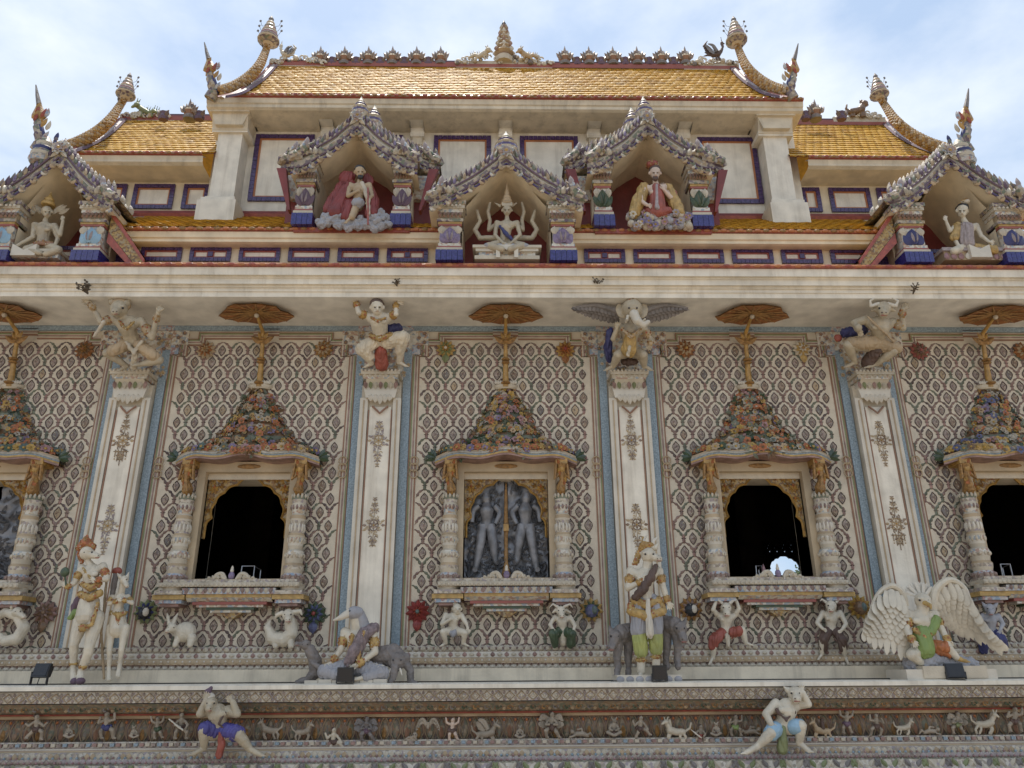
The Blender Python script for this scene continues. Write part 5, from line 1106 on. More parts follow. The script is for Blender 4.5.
F.chain([(371, 336, 14), (380, 339, 18), (391, 335, 15)], [2.4, 2.8, 2.4], 'belt', 'ochre'); F.chain([(371, 318, 19), (378, 321, 22), (385, 318, 19)], [1.1, 1.3, 1.1], 'necklace', 'gold')
F.chain([(389, 330, 0), (398, 328, -2)], [6, 5], 'cape', 'royal'); F.chain([(381, 352, 12), (382, 364, 10)], [6, 7], 'drape', 'red_cloth'); F.done()
F = BFig('bracket_statue', 'winged elephant-headed figure with gold apron and blue cape under the eave', 630, 371, YK)
F.torso((630, 350, 8), (630, 332, 12), (619, 327, 10), (643, 327, 10), 9, (632, 321, 12)); F.ell((632, 309, 15), (10, 10, 10)); F.ell((632, 303, 16), (6, 4, 6), 'crown', 'tan')
F.chain([(634, 314, 23), (637, 321, 29), (643, 325, 29), (648, 322, 27)], [4.6, 3.8, 3, 2.2], 'trunk', 'white')
for k in (-1, 1): F.chain([(633+k*5, 316, 22), (634+k*8, 322, 26), (636+k*9, 319, 30)], [1.6, 1.3, .7], 'tusk#', 'white'); F.ell((632+k*11, 311, 11), (5, 8, 1.6), 'body', None, k*.25); F.ell((633+k*4, 308, 24), 1, 'eye#', 'black')
F.arm((619, 327, 10), (613, 339, 15), (617, 329, 17), 3.2, 80, 8); F.arm((643, 327, 10), (651, 340, 14), (650, 344, 18), 3.2, 250, 7, 'tan'); F.chain([(622, 329, 20), (631, 337, 24), (640, 329, 20)], [1.3, 1.8, 1.3], 'necklace', 'tan')
F.leg((625, 352, 9), (618, 355, 17), (613, 366, 11), 5, 200, 7); F.leg((636, 352, 9), (643, 355, 17), (644, 366, 11), 5, -20, 7)
F.chain([(630, 337, 17), (629, 350, 18)], [6, 7.5], 'apron', 'ochre'); F.chain([(630, 347, 25), (628, 355, 25)], [1.6, 2.2], 'tie', 'bone'); F.chain([(610, 331, 4), (608, 347, 3), (609, 360, 2)], [3.4, 4.4, 3.4], 'cape', 'royal'); F.ell((630, 362, 9), (9, 4, 4), 'drape', 'brown_cloth')
for sg in (-1, 1): F.wing([(630+sg*10, 312, 8), (630+sg*34, 305.5, 10), (630+sg*58, 308, 12)], [(630+sg*13, 324, 4), (630+sg*36, 319, 5), (630+sg*58, 309.5, 10)], 3, 12, 5, 'grey' if sg < 0 else 'grey', (0, -.6, -.8))
F.done()
F = BFig('bracket_statue', 'bull-headed figure with curled white horns and brown kilt crouching under the eave', 868, 371, YK, skin='ceramic_warm')
F.torso((879, 344, 9), (880, 328, 14), (865, 320, 11), (893, 322, 11), 9, (882, 317, 14)); F.beast((883, 309, 16), 7.5, (884, 313, 25), 4.4, ears=(((876, 309, 15), (871, 311, 15)), ((890, 309, 15), (895, 311, 15))), horns=([(878, 304, 18), (871, 306, 20), (870, 301, 21), (875, 298, 21)], [(888, 304, 18), (896, 306, 20), (898, 301, 21), (892, 298, 21)]))
F.arm((865, 320, 11), (854, 323, 15), (858, 330, 21), 4, 300, 8); F.ell((858, 328, 22), 4, 'fist'); F.arm((893, 322, 11), (903, 328, 15), (902, 310, 13), 3.7, 40, 9, 'tan')
F.leg((874, 346, 9), (848, 345, 17), (855, 362, 10), 5, 200, 8); F.leg((885, 346, 9), (893, 351, 17), (876, 364, 12), 5, 190, 8)
F.chain([(876, 343, 13), (851, 343, 16)], [8, 6], 'kilt', 'tan'); F.chain([(882, 344, 13), (896, 348, 16)], [8, 6], 'kilt'); F.chain([(876, 350, 14), (868, 362, 10)], [6, 7], 'drape', 'brown_cloth')
F.chain([(862, 330, 0), (845, 333, 0)], [6, 5], 'cape', 'royal'); F.ell((838, 338, 2), (4, 4, 3), 'flower', 'red_cloth'); F.chain([(868, 317, 17), (882, 330, 24), (893, 341, 20)], [1.3, 1.6, 1.3], 'sash', 'tan'); F.done()
# ---- statues on the ledge
YS = -.74
def place(u, v): return u, v
F = Fig('statue', 'tall white horse-legged deity with orange crown and gold belts, standing on the ledge', 82, 682, YS, skin='ceramic')
F.torso((89, 600, 4), (91, 575, 6), (82, 568, 5), (103, 566, 5), 8, (88, 561, 6)); F.beast((87, 553, 7), 7.5, (97, 556, 12), 3.2, ears=(((82, 546, 6), (79, 543, 5)), ((90, 546, 6), (91, 541, 5))))
F.chain([(80, 548, 5), (86, 543, 7), (93, 547, 6)], [4, 6, 3.4], 'headdress', 'f_orange'); F.chain([(86, 542, 6), (87, 536, 5)], [4, 1.4], 'headdress'); F.chain([(80, 553, 4), (82, 562, 5)], [3, 2], 'headdress')
F.arm((103, 566, 5), (107, 579, 9), (97, 580, 15), 3.6, 170, 8, 'f_orange'); F.arm((82, 568, 5), (74, 583, 9), (67, 587, 12), 3.5, 120, 8, 'ochre')
F.chain([(66, 585, 14), (65, 574, 14)], [1, .9], 'flower', 'f_green'); F.ell((65, 572, 14), (4.5, 5, 4), 'flower')
F.chain([(83, 584, 9), (91, 588, 13), (99, 584, 9)], [3, 3.4, 3], 'belt', 'ochre'); F.chain([(81, 594, 9), (90, 598, 13), (100, 593, 9)], [3.6, 3.8, 3.6], 'belt'); F.chain([(83, 568, 11), (92, 580, 14), (100, 586, 11)], [1.2, 1.4, 1.2], 'belt')
F.chain([(89, 603, 4), (88, 616, 4)], [10, 12]); F.chain([(98, 603, 12), (92, 624, 15), (84, 629, 15)], [1.6, 1.8, 1.6], 'garland', 'ochre'); F.ell((83, 628, 16), 4, 'garland')
F.chain([(82, 596, 2), (76, 606, -2), (74, 614, -2)], [4.5, 5, 3.5], 'tail', 'purple'); F.chain([(76, 612, 0), (70, 618, 2)], [4, 2.6], 'tassel', 'green_cloth')
F.chain([(82, 620, 4), (74, 645, 8), (74, 650, 6), (73, 668, 4), (74, 680, 6)], [8, 4.2, 4.3, 2.8, 4]); F.chain([(96, 618, 4), (89, 648, 10), (88, 654, 9), (81, 670, 6), (80, 681, 9)], [8.6, 4.6, 4.7, 3, 4.2])
for p in ((73.5, 664, 4), (83, 667, 7)): F.ell(p, (4, 2.2, 4), 'anklet#', 'ochre')
F.ell((75, 681, 8), (4.4, 3.5, 5), 'hoof#', 'purple'); F.ell((80.5, 681, 10), (4.4, 3.5, 5), 'hoof#', 'purple'); F.done()
F = Fig('statue', 'small slim white deer-headed attendant with gold belt beside the horse-legged deity', 116, 680, YS+.06, skin='ceramic')
F.torso((118, 612, 3), (119.5, 599, 5), (112, 597, 4), (128, 597, 4), 5.6, (122, 590, 5)); F.chain([(121, 594, 5), (123, 583, 7)], [3.4, 3]); F.beast((124, 580, 8), 4.6, (127, 586, 14), 2.2, ears=(((120, 577, 7), (117, 573, 6)), ((127, 577, 7), (129, 572, 6))))
F.arm((112, 597, 4), (109, 604, 9), (117, 601, 12), 2.4, 20, 5.5, 'ochre'); F.arm((128, 597, 4), (132, 603, 9), (123, 600, 12), 2.4, 160, 5.5, 'ochre')
F.chain([(112, 613, 6), (118, 615, 9), (125, 613, 6)], [2.4, 2.8, 2.4], 'belt', 'ochre'); F.chain([(118, 616, 10), (118, 628, 10)], [2, 1.4], 'belt'); F.chain([(118, 614, 3), (118, 629, 4)], [7, 9])
F.chain([(111, 628, 4), (109.5, 650, 7), (109, 667, 4), (109, 679, 6)], [4.6, 2.7, 2, 2.7]); F.chain([(125, 628, 4), (121.5, 650, 7), (120, 664, 4), (118, 676, 6)], [4.6, 2.7, 2, 2.7])
F.chain([(107, 575, 0), (104, 610, 0), (101, 632, 0), (104, 678, -2)], [1.3, 1.3, 1.3, 1.3], 'staff', 'tan'); F.ell((117, 571, 0), (5.5, 4, 4), 'lotus', 'red_cloth'); F.chain([(116, 574, 0), (113, 590, 0), (111, 600, 1)], [3, 3, 2], 'lotus_stem', 'grey'); F.done()
F = Fig('statue', 'seated stork-headed figure with brown robe and gold bracelets, cross-legged on white blocks', 350, 686, YS, skin='ceramic')
F.torso((352, 664, 4), (357, 642, 6), (345, 632, 5), (373, 632, 5), 10, (358, 626, 7)); F.chain([(358, 632, 6), (356, 618, 8)], [6, 5.4])
F.ell((355, 613, 9), (9, 7, 8), 'head', 'grey_cloth'); F.chain([(360, 616, 7), (364, 628, 5)], [6, 7], 'head'); F.chain([(350, 613, 11), (342, 617, 12), (334, 620, 13)], [4.6, 3.2, 1.2], 'beak', 'white'); F.ell((350, 611, 15), (1.4, .9, 1.5), 'eye#', 'black')
F.arm((345, 633, 5), (341, 650, 10), (333, 661, 13), 4, 230, 9, 'ochre'); F.arm((373, 633, 5), (375, 652, 10), (357, 665, 17), 4.2, 190, 9, 'ochre')
F.chain([(374, 628, 6), (364, 634, 12), (356, 650, 15), (350, 662, 13)], [5.5, 7, 7.4, 6], 'robe', 'sash'); F.chain([(352, 636, 15), (348, 660, 15)], [2.4, 2], 'robe_trim', 'ochre'); F.chain([(364, 632, 17), (358, 660, 18)], [1.6, 1.6], 'robe_trim')
F.chain([(346, 666, 6), (326, 671, 12)], [8, 7]); F.chain([(358, 668, 6), (381, 672, 12)], [8, 7]); F.chain([(346, 667, 7), (325, 672, 13), (340, 676, 18)], [8.6, 7.5, 5], 'trousers', 'grey_cloth'); F.chain([(358, 668, 7), (382, 673, 13), (366, 677, 18)], [8.6, 7.5, 5], 'trousers')
F.foot((345, 678, 20), 0, 8); F.foot((362, 678, 20), 180, 8); b = F.raw('base_block', 'white')
for i in range(6): x = (309+i*13.4-350)/F.K; b.box(x, x+12.9/F.K, -.20, .16, 0, .055+.008*(i % 2), 'white')
F.done()
F = Fig('statue', 'rough brown crocodile rearing up beside the seated stork-headed figure', 305, 684, YS+.05, skin='grey')
F.chain([(297, 682, 4), (308, 680, 2), (316, 672, 2), (315, 660, 4), (310, 650, 7)], [2.4, 4.4, 6.4, 6.6, 5.4]); F.beast((306, 645, 9), 5.2, (297, 644, 13), 2.6)
for i in range(9): F.ell((318-.7*i, 676-3.4*i, 3), (2.4, 1.8, 3))
F.chain([(312, 662, 8), (320, 668, 14), (324, 674, 15)], [3, 2.4, 2.8]); F.done()
F = Fig('statue', 'crouching grey elephant with drooping trunk beside the seated stork-headed figure', 398, 685, YS+.05, skin='grey')
F.chain([(378, 656, 2), (392, 655, 3), (402, 660, 4)], [9, 11, 8]); F.ell((397, 661, 9), (9, 9, 8)); F.chain([(395, 668, 14), (393, 677, 15), (390, 682, 16)], [4.6, 3.6, 2.6]); F.chain([(404, 660, 5), (410, 670, 6), (411, 683, 6)], [4.6, 3.8, 3.6])
for k in (-1, 1): F.ell((397+k*8, 660, 8), (5, 7, 1.8), 'body', None, k*.3)
F.chain([(391, 669, 15), (388, 674, 17)], [1.2, .7], 'tusk#', 'white'); F.chain([(400, 669, 15), (402, 675, 17)], [1.2, .7], 'tusk#', 'white'); F.ell((393, 660, 17), .9, 'eye#', 'black'); F.ell((401, 660, 17), .9, 'eye#', 'black')
F.chain([(380, 664, 4), (381, 680, 5)], [5, 4.6]); F.chain([(410, 681, 6), (416, 684, 9)], [3.4, 2.6]); F.done()
F = Fig('statue', 'standing white horned deity with gold crown, dark sash and lime green trousers', 648, 684, YS, skin='ceramic')
F.torso((646, 602, 4), (645, 580, 6), (631, 571, 5), (659, 571, 5), 9.5, (647, 563, 6)); F.chain([(647, 570, 6), (648, 560, 7)], [5.4, 5]); F.beast((648, 555, 8), 8, (659, 559, 14), 3.6, ears=(((641, 552, 6), (636, 549, 5)), ((655, 548, 6), (658, 543, 5))), horns=([(645, 548, 8), (644, 540, 6), (647, 535, 5)], [(652, 547, 8), (654, 540, 7), (658, 537, 6)]))
F.chain([(641, 550, 6), (644, 545, 9), (652, 545, 8)], [3.6, 4, 2.6], 'crown', 'gold'); F.chain([(639, 552, 5), (636, 562, 5), (633, 564, 5)], [3, 3.2, 1.5], 'crown'); F.chain([(643, 545, 6), (643, 537, 4)], [2.4, .9], 'crown')
F.arm((631, 571, 5), (628, 588, 9), (643, 581, 15), 4.2, 30, 9, 'gold'); F.arm((659, 571, 5), (663, 587, 8), (668, 602, 11), 4, 290, 9, 'gold')
F.chain([(656, 566, 12), (650, 578, 16), (642, 590, 16), (636, 597, 14)], [2.8, 4.4, 5, 4], 'sash', 'brown_cloth'); F.chain([(634, 600, 9), (646, 605, 13), (659, 600, 9)], [4, 4.4, 4], 'belt', 'ochre'); F.chain([(631, 611, 9), (646, 616, 14), (662, 611, 9)], [4.8, 5, 4.8], 'belt'); F.ell((631, 608, 9), (4, 6, 3), 'belt'); F.ell((662, 608, 9), (4, 6, 3), 'belt')
F.chain([(640, 603, 5), (639, 630, 6)], [9, 8.5], 'skirt', 'grey_cloth'); F.chain([(653, 603, 5), (655, 630, 6)], [9, 8.5], 'skirt'); F.chain([(648, 600, 17), (649, 618, 17), (650, 634, 15)], [2, 3.2, 4.2], 'tassel', 'white')
F.chain([(640, 622, 4), (640, 640, 5), (641, 655, 4)], [6, 6, 5.6]); F.chain([(655, 622, 4), (656, 640, 5), (656, 652, 4)], [6, 6, 5.6])
F.chain([(640, 628, 5), (640, 642, 6), (641, 653, 5)], [7.6, 7.6, 6.4], 'trousers', 'lime'); F.chain([(655, 628, 5), (656, 642, 6), (656, 650, 5)], [7.6, 7.6, 6.4], 'trousers')
for x, y in ((641, 660), (656, 657)): F.chain([(x, y-3, 4), (x, y+11, 4)], [4.6, 4]); F.ell((x, y, 5), (5.4, 2.6, 5.4), 'anklet#', 'ochre'); F.foot((x, y+13, 5), 250, 9)
b = F.raw('base_tile', 'white'); b.box(-33/F.K, 30/F.K, -.19, .18, 0, .085, 'white')
for i in range(7): b.ell(((-30+9.4*i)/F.K, -.19, .045), (4/F.K, .015, .03), 'grey_cloth')
F.done()
for lb, x, y, sg, dz in (('dark grey boar with a drooping snout, left of the horned deity', 624, 676, -1, 0), ('dark grey boar half hidden behind the right leg of the horned deity', 671, 668, 1, -8)):
    F = Fig('statue', lb, x, y, YS+.10, skin='grey'); X = lambda a: x+sg*a
    F.chain([(X(-6), y-44, -3), (X(3), y-42, 3)], [9, 9.4]); F.chain([(X(4), y-40, 4), (X(9), y-39, 9)], [7, 7]); F.beast((X(9), y-39, 10), 7.4, (X(13), y-28, 17), 3.8, ears=(((X(4), y-45, 9), (X(2), y-50, 8)), ((X(13), y-45, 9), (X(15), y-50, 8))))
    for a, d in ((6, 6), (-5, -2)): F.chain([(X(a), y-38, d), (X(a+1), y-20, d+1), (X(a), y-8, d), (X(a+1), y-1, d+2)], [6.4, 4, 3.1, 3.4])
    F.done()
F = Fig('statue', 'white bird deity with huge drooping feathered wings and green skirt, seated on rocks', 935, 680, YS, skin='ceramic')
F.torso((926, 645, 4), (921, 622, 7), (909, 614, 6), (934, 614, 6), 9.5, (922, 610, 8)); F.chain([(922, 616, 8), (923, 606, 9)], [6, 5.4]); F.beast((923, 601, 9), 8.2, (929, 605, 17), 3)
F.chain([(925, 603, 16), (930, 605, 21), (931, 609, 22)], [2.4, 1.8, .7], 'beak', 'ochre')
b = F.raw('crest', 'white')
for k in range(14): a = -1.2+.17*k; p = F.P((922+3*math.sin(a), 597, 6-k % 3*2)); F.feather(b, p, p+Vector((math.sin(a)*.15, .02, math.cos(a)*.16)), .035, (0, -1, 0), 'white')
F.arm((909, 614, 6), (906, 630, 12), (913, 641, 18), 4, 300, 8, 'ochre'); F.arm((934, 614, 6), (942, 630, 11), (948, 641, 16), 4, 300, 8, 'ochre')
F.chain([(922, 634, 11), (924, 650, 11)], [9, 10], 'skirt', 'green_cloth'); F.chain([(930, 632, 13), (936, 620, 11)], [5, 5], 'skirt'); F.chain([(915, 630, 14), (924, 637, 17), (934, 632, 13)], [2.4, 2.8, 2.4], 'belt', 'ochre')
F.chain([(922, 648, 6), (912, 655, 14), (920, 662, 12)], [7, 5.6, 4]); F.chain([(930, 648, 6), (946, 646, 15), (956, 657, 16)], [7, 5.4, 3.4]); F.chain([(931, 647, 7), (945, 647, 15)], [8, 6.4], 'trousers', 'f_orange'); F.chain([(938, 651, 13), (950, 655, 15)], [4, 3], 'trousers'); F.foot((957, 658, 16), -10, 9, 'feet', 'ochre', .2)
for sg, ld, tr in ((-1, [(904, 606, 3), (901, 592, 5), (890, 586, 7), (877, 596, 8), (868, 618, 8)], [(908, 656, 6), (903, 662, 9), (888, 655, 12), (874, 650, 12), (862, 641, 10)]),):
    F.wing(ld, tr, 8, 9, 6.6, 'ceramic', (-.2, -1, .15), 'wing')
F.wing([(932, 612, 2), (936, 590, 4), (950, 580, 6), (964, 588, 9), (972, 606, 11), (990, 636, 12)], [(962, 636, -6), (968, 640, -6), (980, 645, -2), (994, 652, 4), (1003, 656, 8), (1010, 651, 11)], 8, 11, 6.4, 'ceramic', (-.75, -.55, .2), 'wing')
F.chain([(912, 664, 2), (930, 661, 8), (960, 664, 3)], [9, 9, 9], 'rock', 'grey_cloth'); F.chain([(945, 659, 6), (972, 665, 0)], [7, 7], 'rock')
b = F.raw('base_slab', 'white'); b.box(-38/F.K, 50/F.K, -.22, .2, 0, .10, 'white'); b.box(-22/F.K, 40/F.K, -.235, .2, .02, .13, 'bone'); F.done()
# ---- small supporters under the window columns
YC = -.13
def sup(label, u, v, skin='ceramic'): return Fig('supporter_statue', label, u, v, YC, group=None, vox=.5, skin=skin)
F = sup('white swan-necked creature coiled under the far left window', 14, 645); F.chain([(-6, 618, 3), (6, 612, 5), (18, 616, 6), (24, 628, 6), (17, 639, 6), (5, 641, 6), (-4, 634, 6)], [4, 4.6, 5, 5.6, 6, 5, 3.4]); F.beast((17, 612, 9), 5, (24, 617, 13), 2.4, ears=(((12, 607, 8), (9, 603, 7)),)); F.done()
F = sup('plump white rabbit-like animal crouching under the left column of the second window', 182, 645); F.ell((185, 632, 5), (11, 10, 8)); F.beast((172, 628, 9), 5, (167, 631, 13), 2.6, ears=(((173, 624, 8), (176, 617, 7), (178, 613, 6)), ((169, 624, 8), (168, 617, 7), (167, 613, 6)))); F.chain([(178, 638, 8), (175, 645, 10)], [3.6, 2.6]); F.chain([(192, 638, 8), (190, 645, 10)], [4.6, 3]); F.done()
F = sup('white horned beast with arched tail crouching under the right column of the second window', 283, 646); F.chain([(290, 622, 9), (292, 633, 9), (284, 640, 7), (273, 638, 5), (268, 628, 4), (270, 622, 3)], [5.4, 6, 7, 6.6, 4, 2]); F.beast((288, 615, 11), 6, (288, 620, 18), 3.6, ears=(((282, 613, 10), (277, 615, 10), (275, 619, 10)), ((294, 612, 10), (300, 611, 10), (302, 615, 10)))); F.chain([(290, 638, 9), (291, 646, 11)], [3.6, 3]); F.chain([(274, 640, 7), (276, 646, 9)], [4, 3]); F.done()
F = sup('small white crouching demon with crossed arms under the left column of the shuttered window', 453, 645)
F.torso((453, 630, 5), (453, 620, 7), (446, 615, 6), (461, 615, 6), 5.4, (456, 613, 8)); F.face((457, 609, 9), 5, .3); F.chain([(455, 604, 8), (457, 599, 7)], [2.4, .7]); F.arm((446, 615, 6), (442, 624, 10), (449, 620, 13), 2.5, 20, 5); F.arm((461, 615, 6), (466, 623, 10), (468, 629, 11), 2.5, 280, 5)
F.leg((450, 631, 6), (443, 632, 13), (446, 643, 8), 3.4, 200, 5); F.leg((457, 631, 6), (465, 633, 13), (463, 643, 8), 3.4, -20, 5); F.chain([(449, 632, 8), (453, 634, 10), (458, 632, 8)], [3, 3.2, 3], 'loincloth', 'grey_cloth'); F.done()
F = sup('ram-horned demon in dark green under the right column of the shuttered window', 563, 646)
F.torso((563, 632, 5), (562, 622, 7), (555, 617, 6), (570, 617, 6), 5.2, (562, 614, 8)); F.beast((561, 611, 10), 5, (562, 616, 16), 2.8, ears=(((556, 610, 9), (552, 613, 9)), ((566, 610, 9), (571, 613, 9))), horns=([(558, 607, 11), (553, 604, 12), (549, 608, 12)], [(564, 607, 11), (570, 604, 12), (573, 608, 12)]))
F.arm((555, 617, 6), (550, 625, 10), (555, 632, 14), 2.3, 300, 5); F.arm((570, 617, 6), (575, 626, 10), (572, 634, 14), 2.3, 240, 5); F.chain([(559, 632, 6), (553, 634, 13), (555, 644, 9)], [5, 4.6, 4], 'trousers', 'f_green'); F.chain([(567, 632, 6), (572, 634, 13), (571, 644, 9)], [5, 4.6, 4], 'trousers'); F.chain([(563, 633, 5), (563, 642, 4)], [5, 4]); F.done()
F = sup('white bull-headed demon in red shorts with raised arms under the fourth window', 724, 660)
F.torso((726, 632, 5), (726, 620, 7), (718, 615, 6), (735, 615, 6), 6.2, (726, 612, 8)); F.beast((726, 608, 10), 5.6, (727, 614, 17), 3.6, horns=([(722, 603, 11), (718, 600, 11), (717, 596, 11)], [(730, 603, 11), (734, 600, 11), (735, 596, 11)]))
F.arm((718, 615, 6), (713, 610, 10), (716, 602, 10), 2.6, 70, 5); F.arm((735, 615, 6), (739, 609, 10), (737, 602, 10), 2.6, 110, 5); F.leg((722, 634, 6), (714, 641, 12), (713, 657, 8), 4, 240, 6); F.leg((731, 634, 6), (742, 630, 12), (746, 643, 10), 4, -10, 6)
F.chain([(722, 633, 7), (714, 640, 12), (713, 645, 11)], [5.6, 5.2, 4.6], 'shorts', 'red_cloth'); F.chain([(731, 633, 7), (739, 631, 12)], [5.6, 5.2], 'shorts'); F.chain([(727, 636, 11), (728, 646, 11)], [2.6, 2], 'loincloth', 'bone'); F.done()
F = sup('white cat-faced demon in brown trousers under the right column of the fourth window', 831, 660)
F.torso((831, 630, 5), (831, 619, 7), (823, 613, 6), (840, 613, 6), 6, (831, 610, 8)); F.beast((831, 606, 10), 5.6, (831, 610, 16), 3.4, horns=([(826, 602, 10), (822, 599, 10), (820, 601, 10)], [(836, 602, 10), (840, 599, 10), (842, 601, 10)]))
F.arm((823, 613, 6), (817, 623, 10), (823, 629, 14), 2.6, 330, 5); F.arm((840, 613, 6), (846, 624, 10), (842, 630, 14), 2.6, 210, 5); F.leg((827, 633, 6), (822, 641, 12), (822, 654, 8), 3.6, 230, 5); F.leg((836, 633, 6), (842, 641, 12), (845, 657, 8), 3.6, 300, 6)
F.chain([(827, 632, 7), (823, 640, 12), (823, 648, 9)], [5.2, 5, 4.2], 'trousers', 'brown_cloth'); F.chain([(836, 632, 7), (842, 640, 12), (843, 648, 9)], [5.2, 5, 4.2], 'trousers'); F.done()
F = sup('grey demon in dark blue trousers under the far right window', 990, 655, 'grey_cloth')
F.torso((991, 632, 5), (990, 621, 7), (983, 616, 6), (998, 616, 6), 5.8, (990, 612, 8)); F.beast((990, 609, 10), 5.2, (991, 613, 16), 3, ears=(((985, 606, 9), (982, 602, 8)), ((995, 606, 9), (998, 602, 8)))); F.arm((983, 616, 6), (978, 625, 10), (984, 630, 13), 2.5, 300, 5); F.arm((998, 616, 6), (1003, 624, 10), (1000, 630, 13), 2.5, 240, 5)
F.chain([(988, 634, 7), (984, 641, 12), (984, 650, 8)], [5.2, 5, 4], 'trousers', 'royal'); F.chain([(995, 634, 7), (1002, 640, 12), (1004, 648, 8)], [5.2, 5, 4], 'trousers'); F.chain([(990, 633, 5), (991, 645, 4)], [5, 4]); F.done()
# ---- two large crouching figures on the frieze
YB = -1.0
F = Fig('statue', 'crouching grey figure in blue shorts and purple cap lifting its arms below the ledge', 224, 757, YB)
F.torso((219, 731, 6), (218, 715, 9), (207, 711, 7), (228, 711, 7), 9.6, (212, 709, 9)); F.beast((211, 704, 11), 7, (209, 709, 18), 3.8); F.ell((209, 697, 9), (6, 4.4, 6), 'cap', 'white'); F.chain([(208, 695, 9), (208, 692, 9), (211, 688, 8)], [4, 3.4, 1.8], 'cap_tip', 'purple')
F.arm((207, 711, 7), (200, 714, 14), (206, 700, 14), 4.6, 80, 9); F.arm((228, 711, 7), (237, 714, 14), (233, 702, 15), 4.8, 130, 9); F.leg((214, 733, 7), (204, 731, 17), (204, 748, 10), 6, 200, 11); F.leg((225, 733, 7), (239, 735, 17), (250, 749, 12), 6, -20, 11)
F.chain([(214, 731, 9), (206, 729, 15)], [8, 7.8], 'shorts', 'purple_cloth'); F.chain([(225, 731, 9), (237, 733, 15)], [8.2, 7.8], 'shorts'); F.chain([(221, 733, 14), (222, 744, 14), (219, 755, 12)], [3, 3.4, 4], 'loincloth', 'red_cloth'); F.chain([(225, 713, 16), (219, 724, 18), (226, 730, 14)], [1.2, 1.2, 1.2], 'sash', 'brown_cloth'); F.done()
F = Fig('statue', 'crouching white monkey figure in pale blue striped cloth scratching its head below the ledge', 778, 753, YB, skin='ceramic')
F.torso((784, 725, 6), (787, 711, 9), (776, 704, 7), (798, 704, 7), 9.6, (794, 701, 10)); F.beast((795, 694, 11), 7.6, (797, 699, 19), 4.4, ears=(((788, 690, 9), (784, 687, 8)), ((801, 689, 9), (804, 686, 8)))); F.arm((798, 704, 7), (808, 704, 13), (803, 693, 14), 4.6, 110, 9); F.arm((776, 704, 7), (766, 714, 12), (771, 724, 17), 4.6, 300, 9)
F.leg((780, 727, 7), (771, 733, 17), (758, 746, 12), 6, 200, 12); F.leg((789, 727, 7), (801, 726, 17), (799, 743, 11), 6, -30, 11)
for k in range(3):
    a = .35+.16*k; F.chain([(780-9*a-1, 727+6*a, 9+8*a), (780-9*a-3, 727+6*a+2, 9+8*a)], [7.4, 7.4], 'cloth_band', 'sky_cloth'); F.chain([(789+12*a, 726.5, 9+8*a), (789+12*a+2, 726.5, 9+8*a)], [7.4, 7.4], 'cloth_band')
F.chain([(783, 728, 14), (783, 740, 13), (782, 749, 10)], [3, 4.6, 5.4], 'loincloth', 'green_line'); F.chain([(776, 710, 15), (786, 720, 18), (794, 712, 15)], [1.3, 1.5, 1.3], 'sash', 'brown_cloth'); F.done()
# ---- seated figures in the shrine dormers
F = Fig('statue', 'cream crowned deity with one raised arm, seated in the far left shrine', 40, 262, -.84, skin='ceramic_warm')
F.torso((43, 244, 2), (44, 230, 4), (35, 225, 3), (55, 226, 3), 7, (46, 219, 4)); F.face((47, 212, 5), 5.6, .15); F.arm((35, 225, 3), (33, 237, 6), (17, 246, 10), 2.8, 190, 7); F.arm((55, 226, 3), (60, 235, 7), (63, 221, 8), 2.6, 90, 6); F.arm((54, 228, 3), (58, 238, 5), (55, 246, 8), 2.6, 270, 5)
b = F.raw('crown', 'ochre'); c = F.P((48, 206, 4)); b.lathe([(.075, 0), (.08, .03), (.05, .06), (.055, .09), (.02, .14), (0, .2)], c, 'ochre', n=10)
for k in (-1, 1):
    for i in range(4): b.leaf(F.P((47+k*(6+2*i), 214-3*i+i*i, 0)), .06, .14, .03, 'bone', ang=k*(.5+.15*i))
F.chain([(40, 246, 3), (27, 250, 9), (40, 253, 12)], [5, 4.4, 3]); F.chain([(47, 246, 3), (58, 250, 9), (46, 254, 12)], [5, 4.4, 3]); F.chain([(36, 244, 7), (44, 243, 9), (52, 244, 7)], [2.4, 2.8, 2.4], 'belt', 'brown_line')
b = F.raw('pedestal', 'mosaic_warm'); K = F.K; b.box(-28/K, 22/K, -.10, .35, 0, 6/K, 'mosaic_warm'); b.box(-30/K, 24/K, -.13, .35, 6/K, 9/K, 'bone'); b.prism([(-22/K, 0), (-22/K, 13/K), (-10/K, 6/K), (2/K, 13/K), (2/K, 0)], -.16, -.11, 'white'); F.done()
F = Fig('statue', 'pale crowned deity in lilac and yellow seated in the far right shrine', 968, 264, -.84, skin='ceramic')
F.torso((966, 246, 2), (966, 231, 4), (957, 225, 3), (976, 226, 3), 6.8, (963, 218, 4)); F.face((962, 211, 5), 6, 0, 'black'); F.ell((965, 202, 5), (4.5, 2.6, 4), 'crown', 'white'); F.arm((957, 225, 3), (950, 231, 6), (946, 221, 8), 2.4, 100, 6); F.arm((957, 227, 3), (954, 238, 6), (959, 247, 9), 2.6, 280, 6); F.arm((976, 226, 3), (981, 236, 6), (989, 242, 9), 2.6, 340, 7)
F.chain([(957, 226, 4), (954, 238, 7)], [4.4, 4.2], 'sleeve', 'ochre'); F.chain([(966, 228, 7), (966, 244, 6)], [6.6, 7.4], 'robe', 'lilac'); F.chain([(964, 248, 4), (954, 251, 10)], [5, 4]); F.chain([(970, 248, 4), (994, 250, 10)], [5, 4.4], 'trousers', 'ochre')
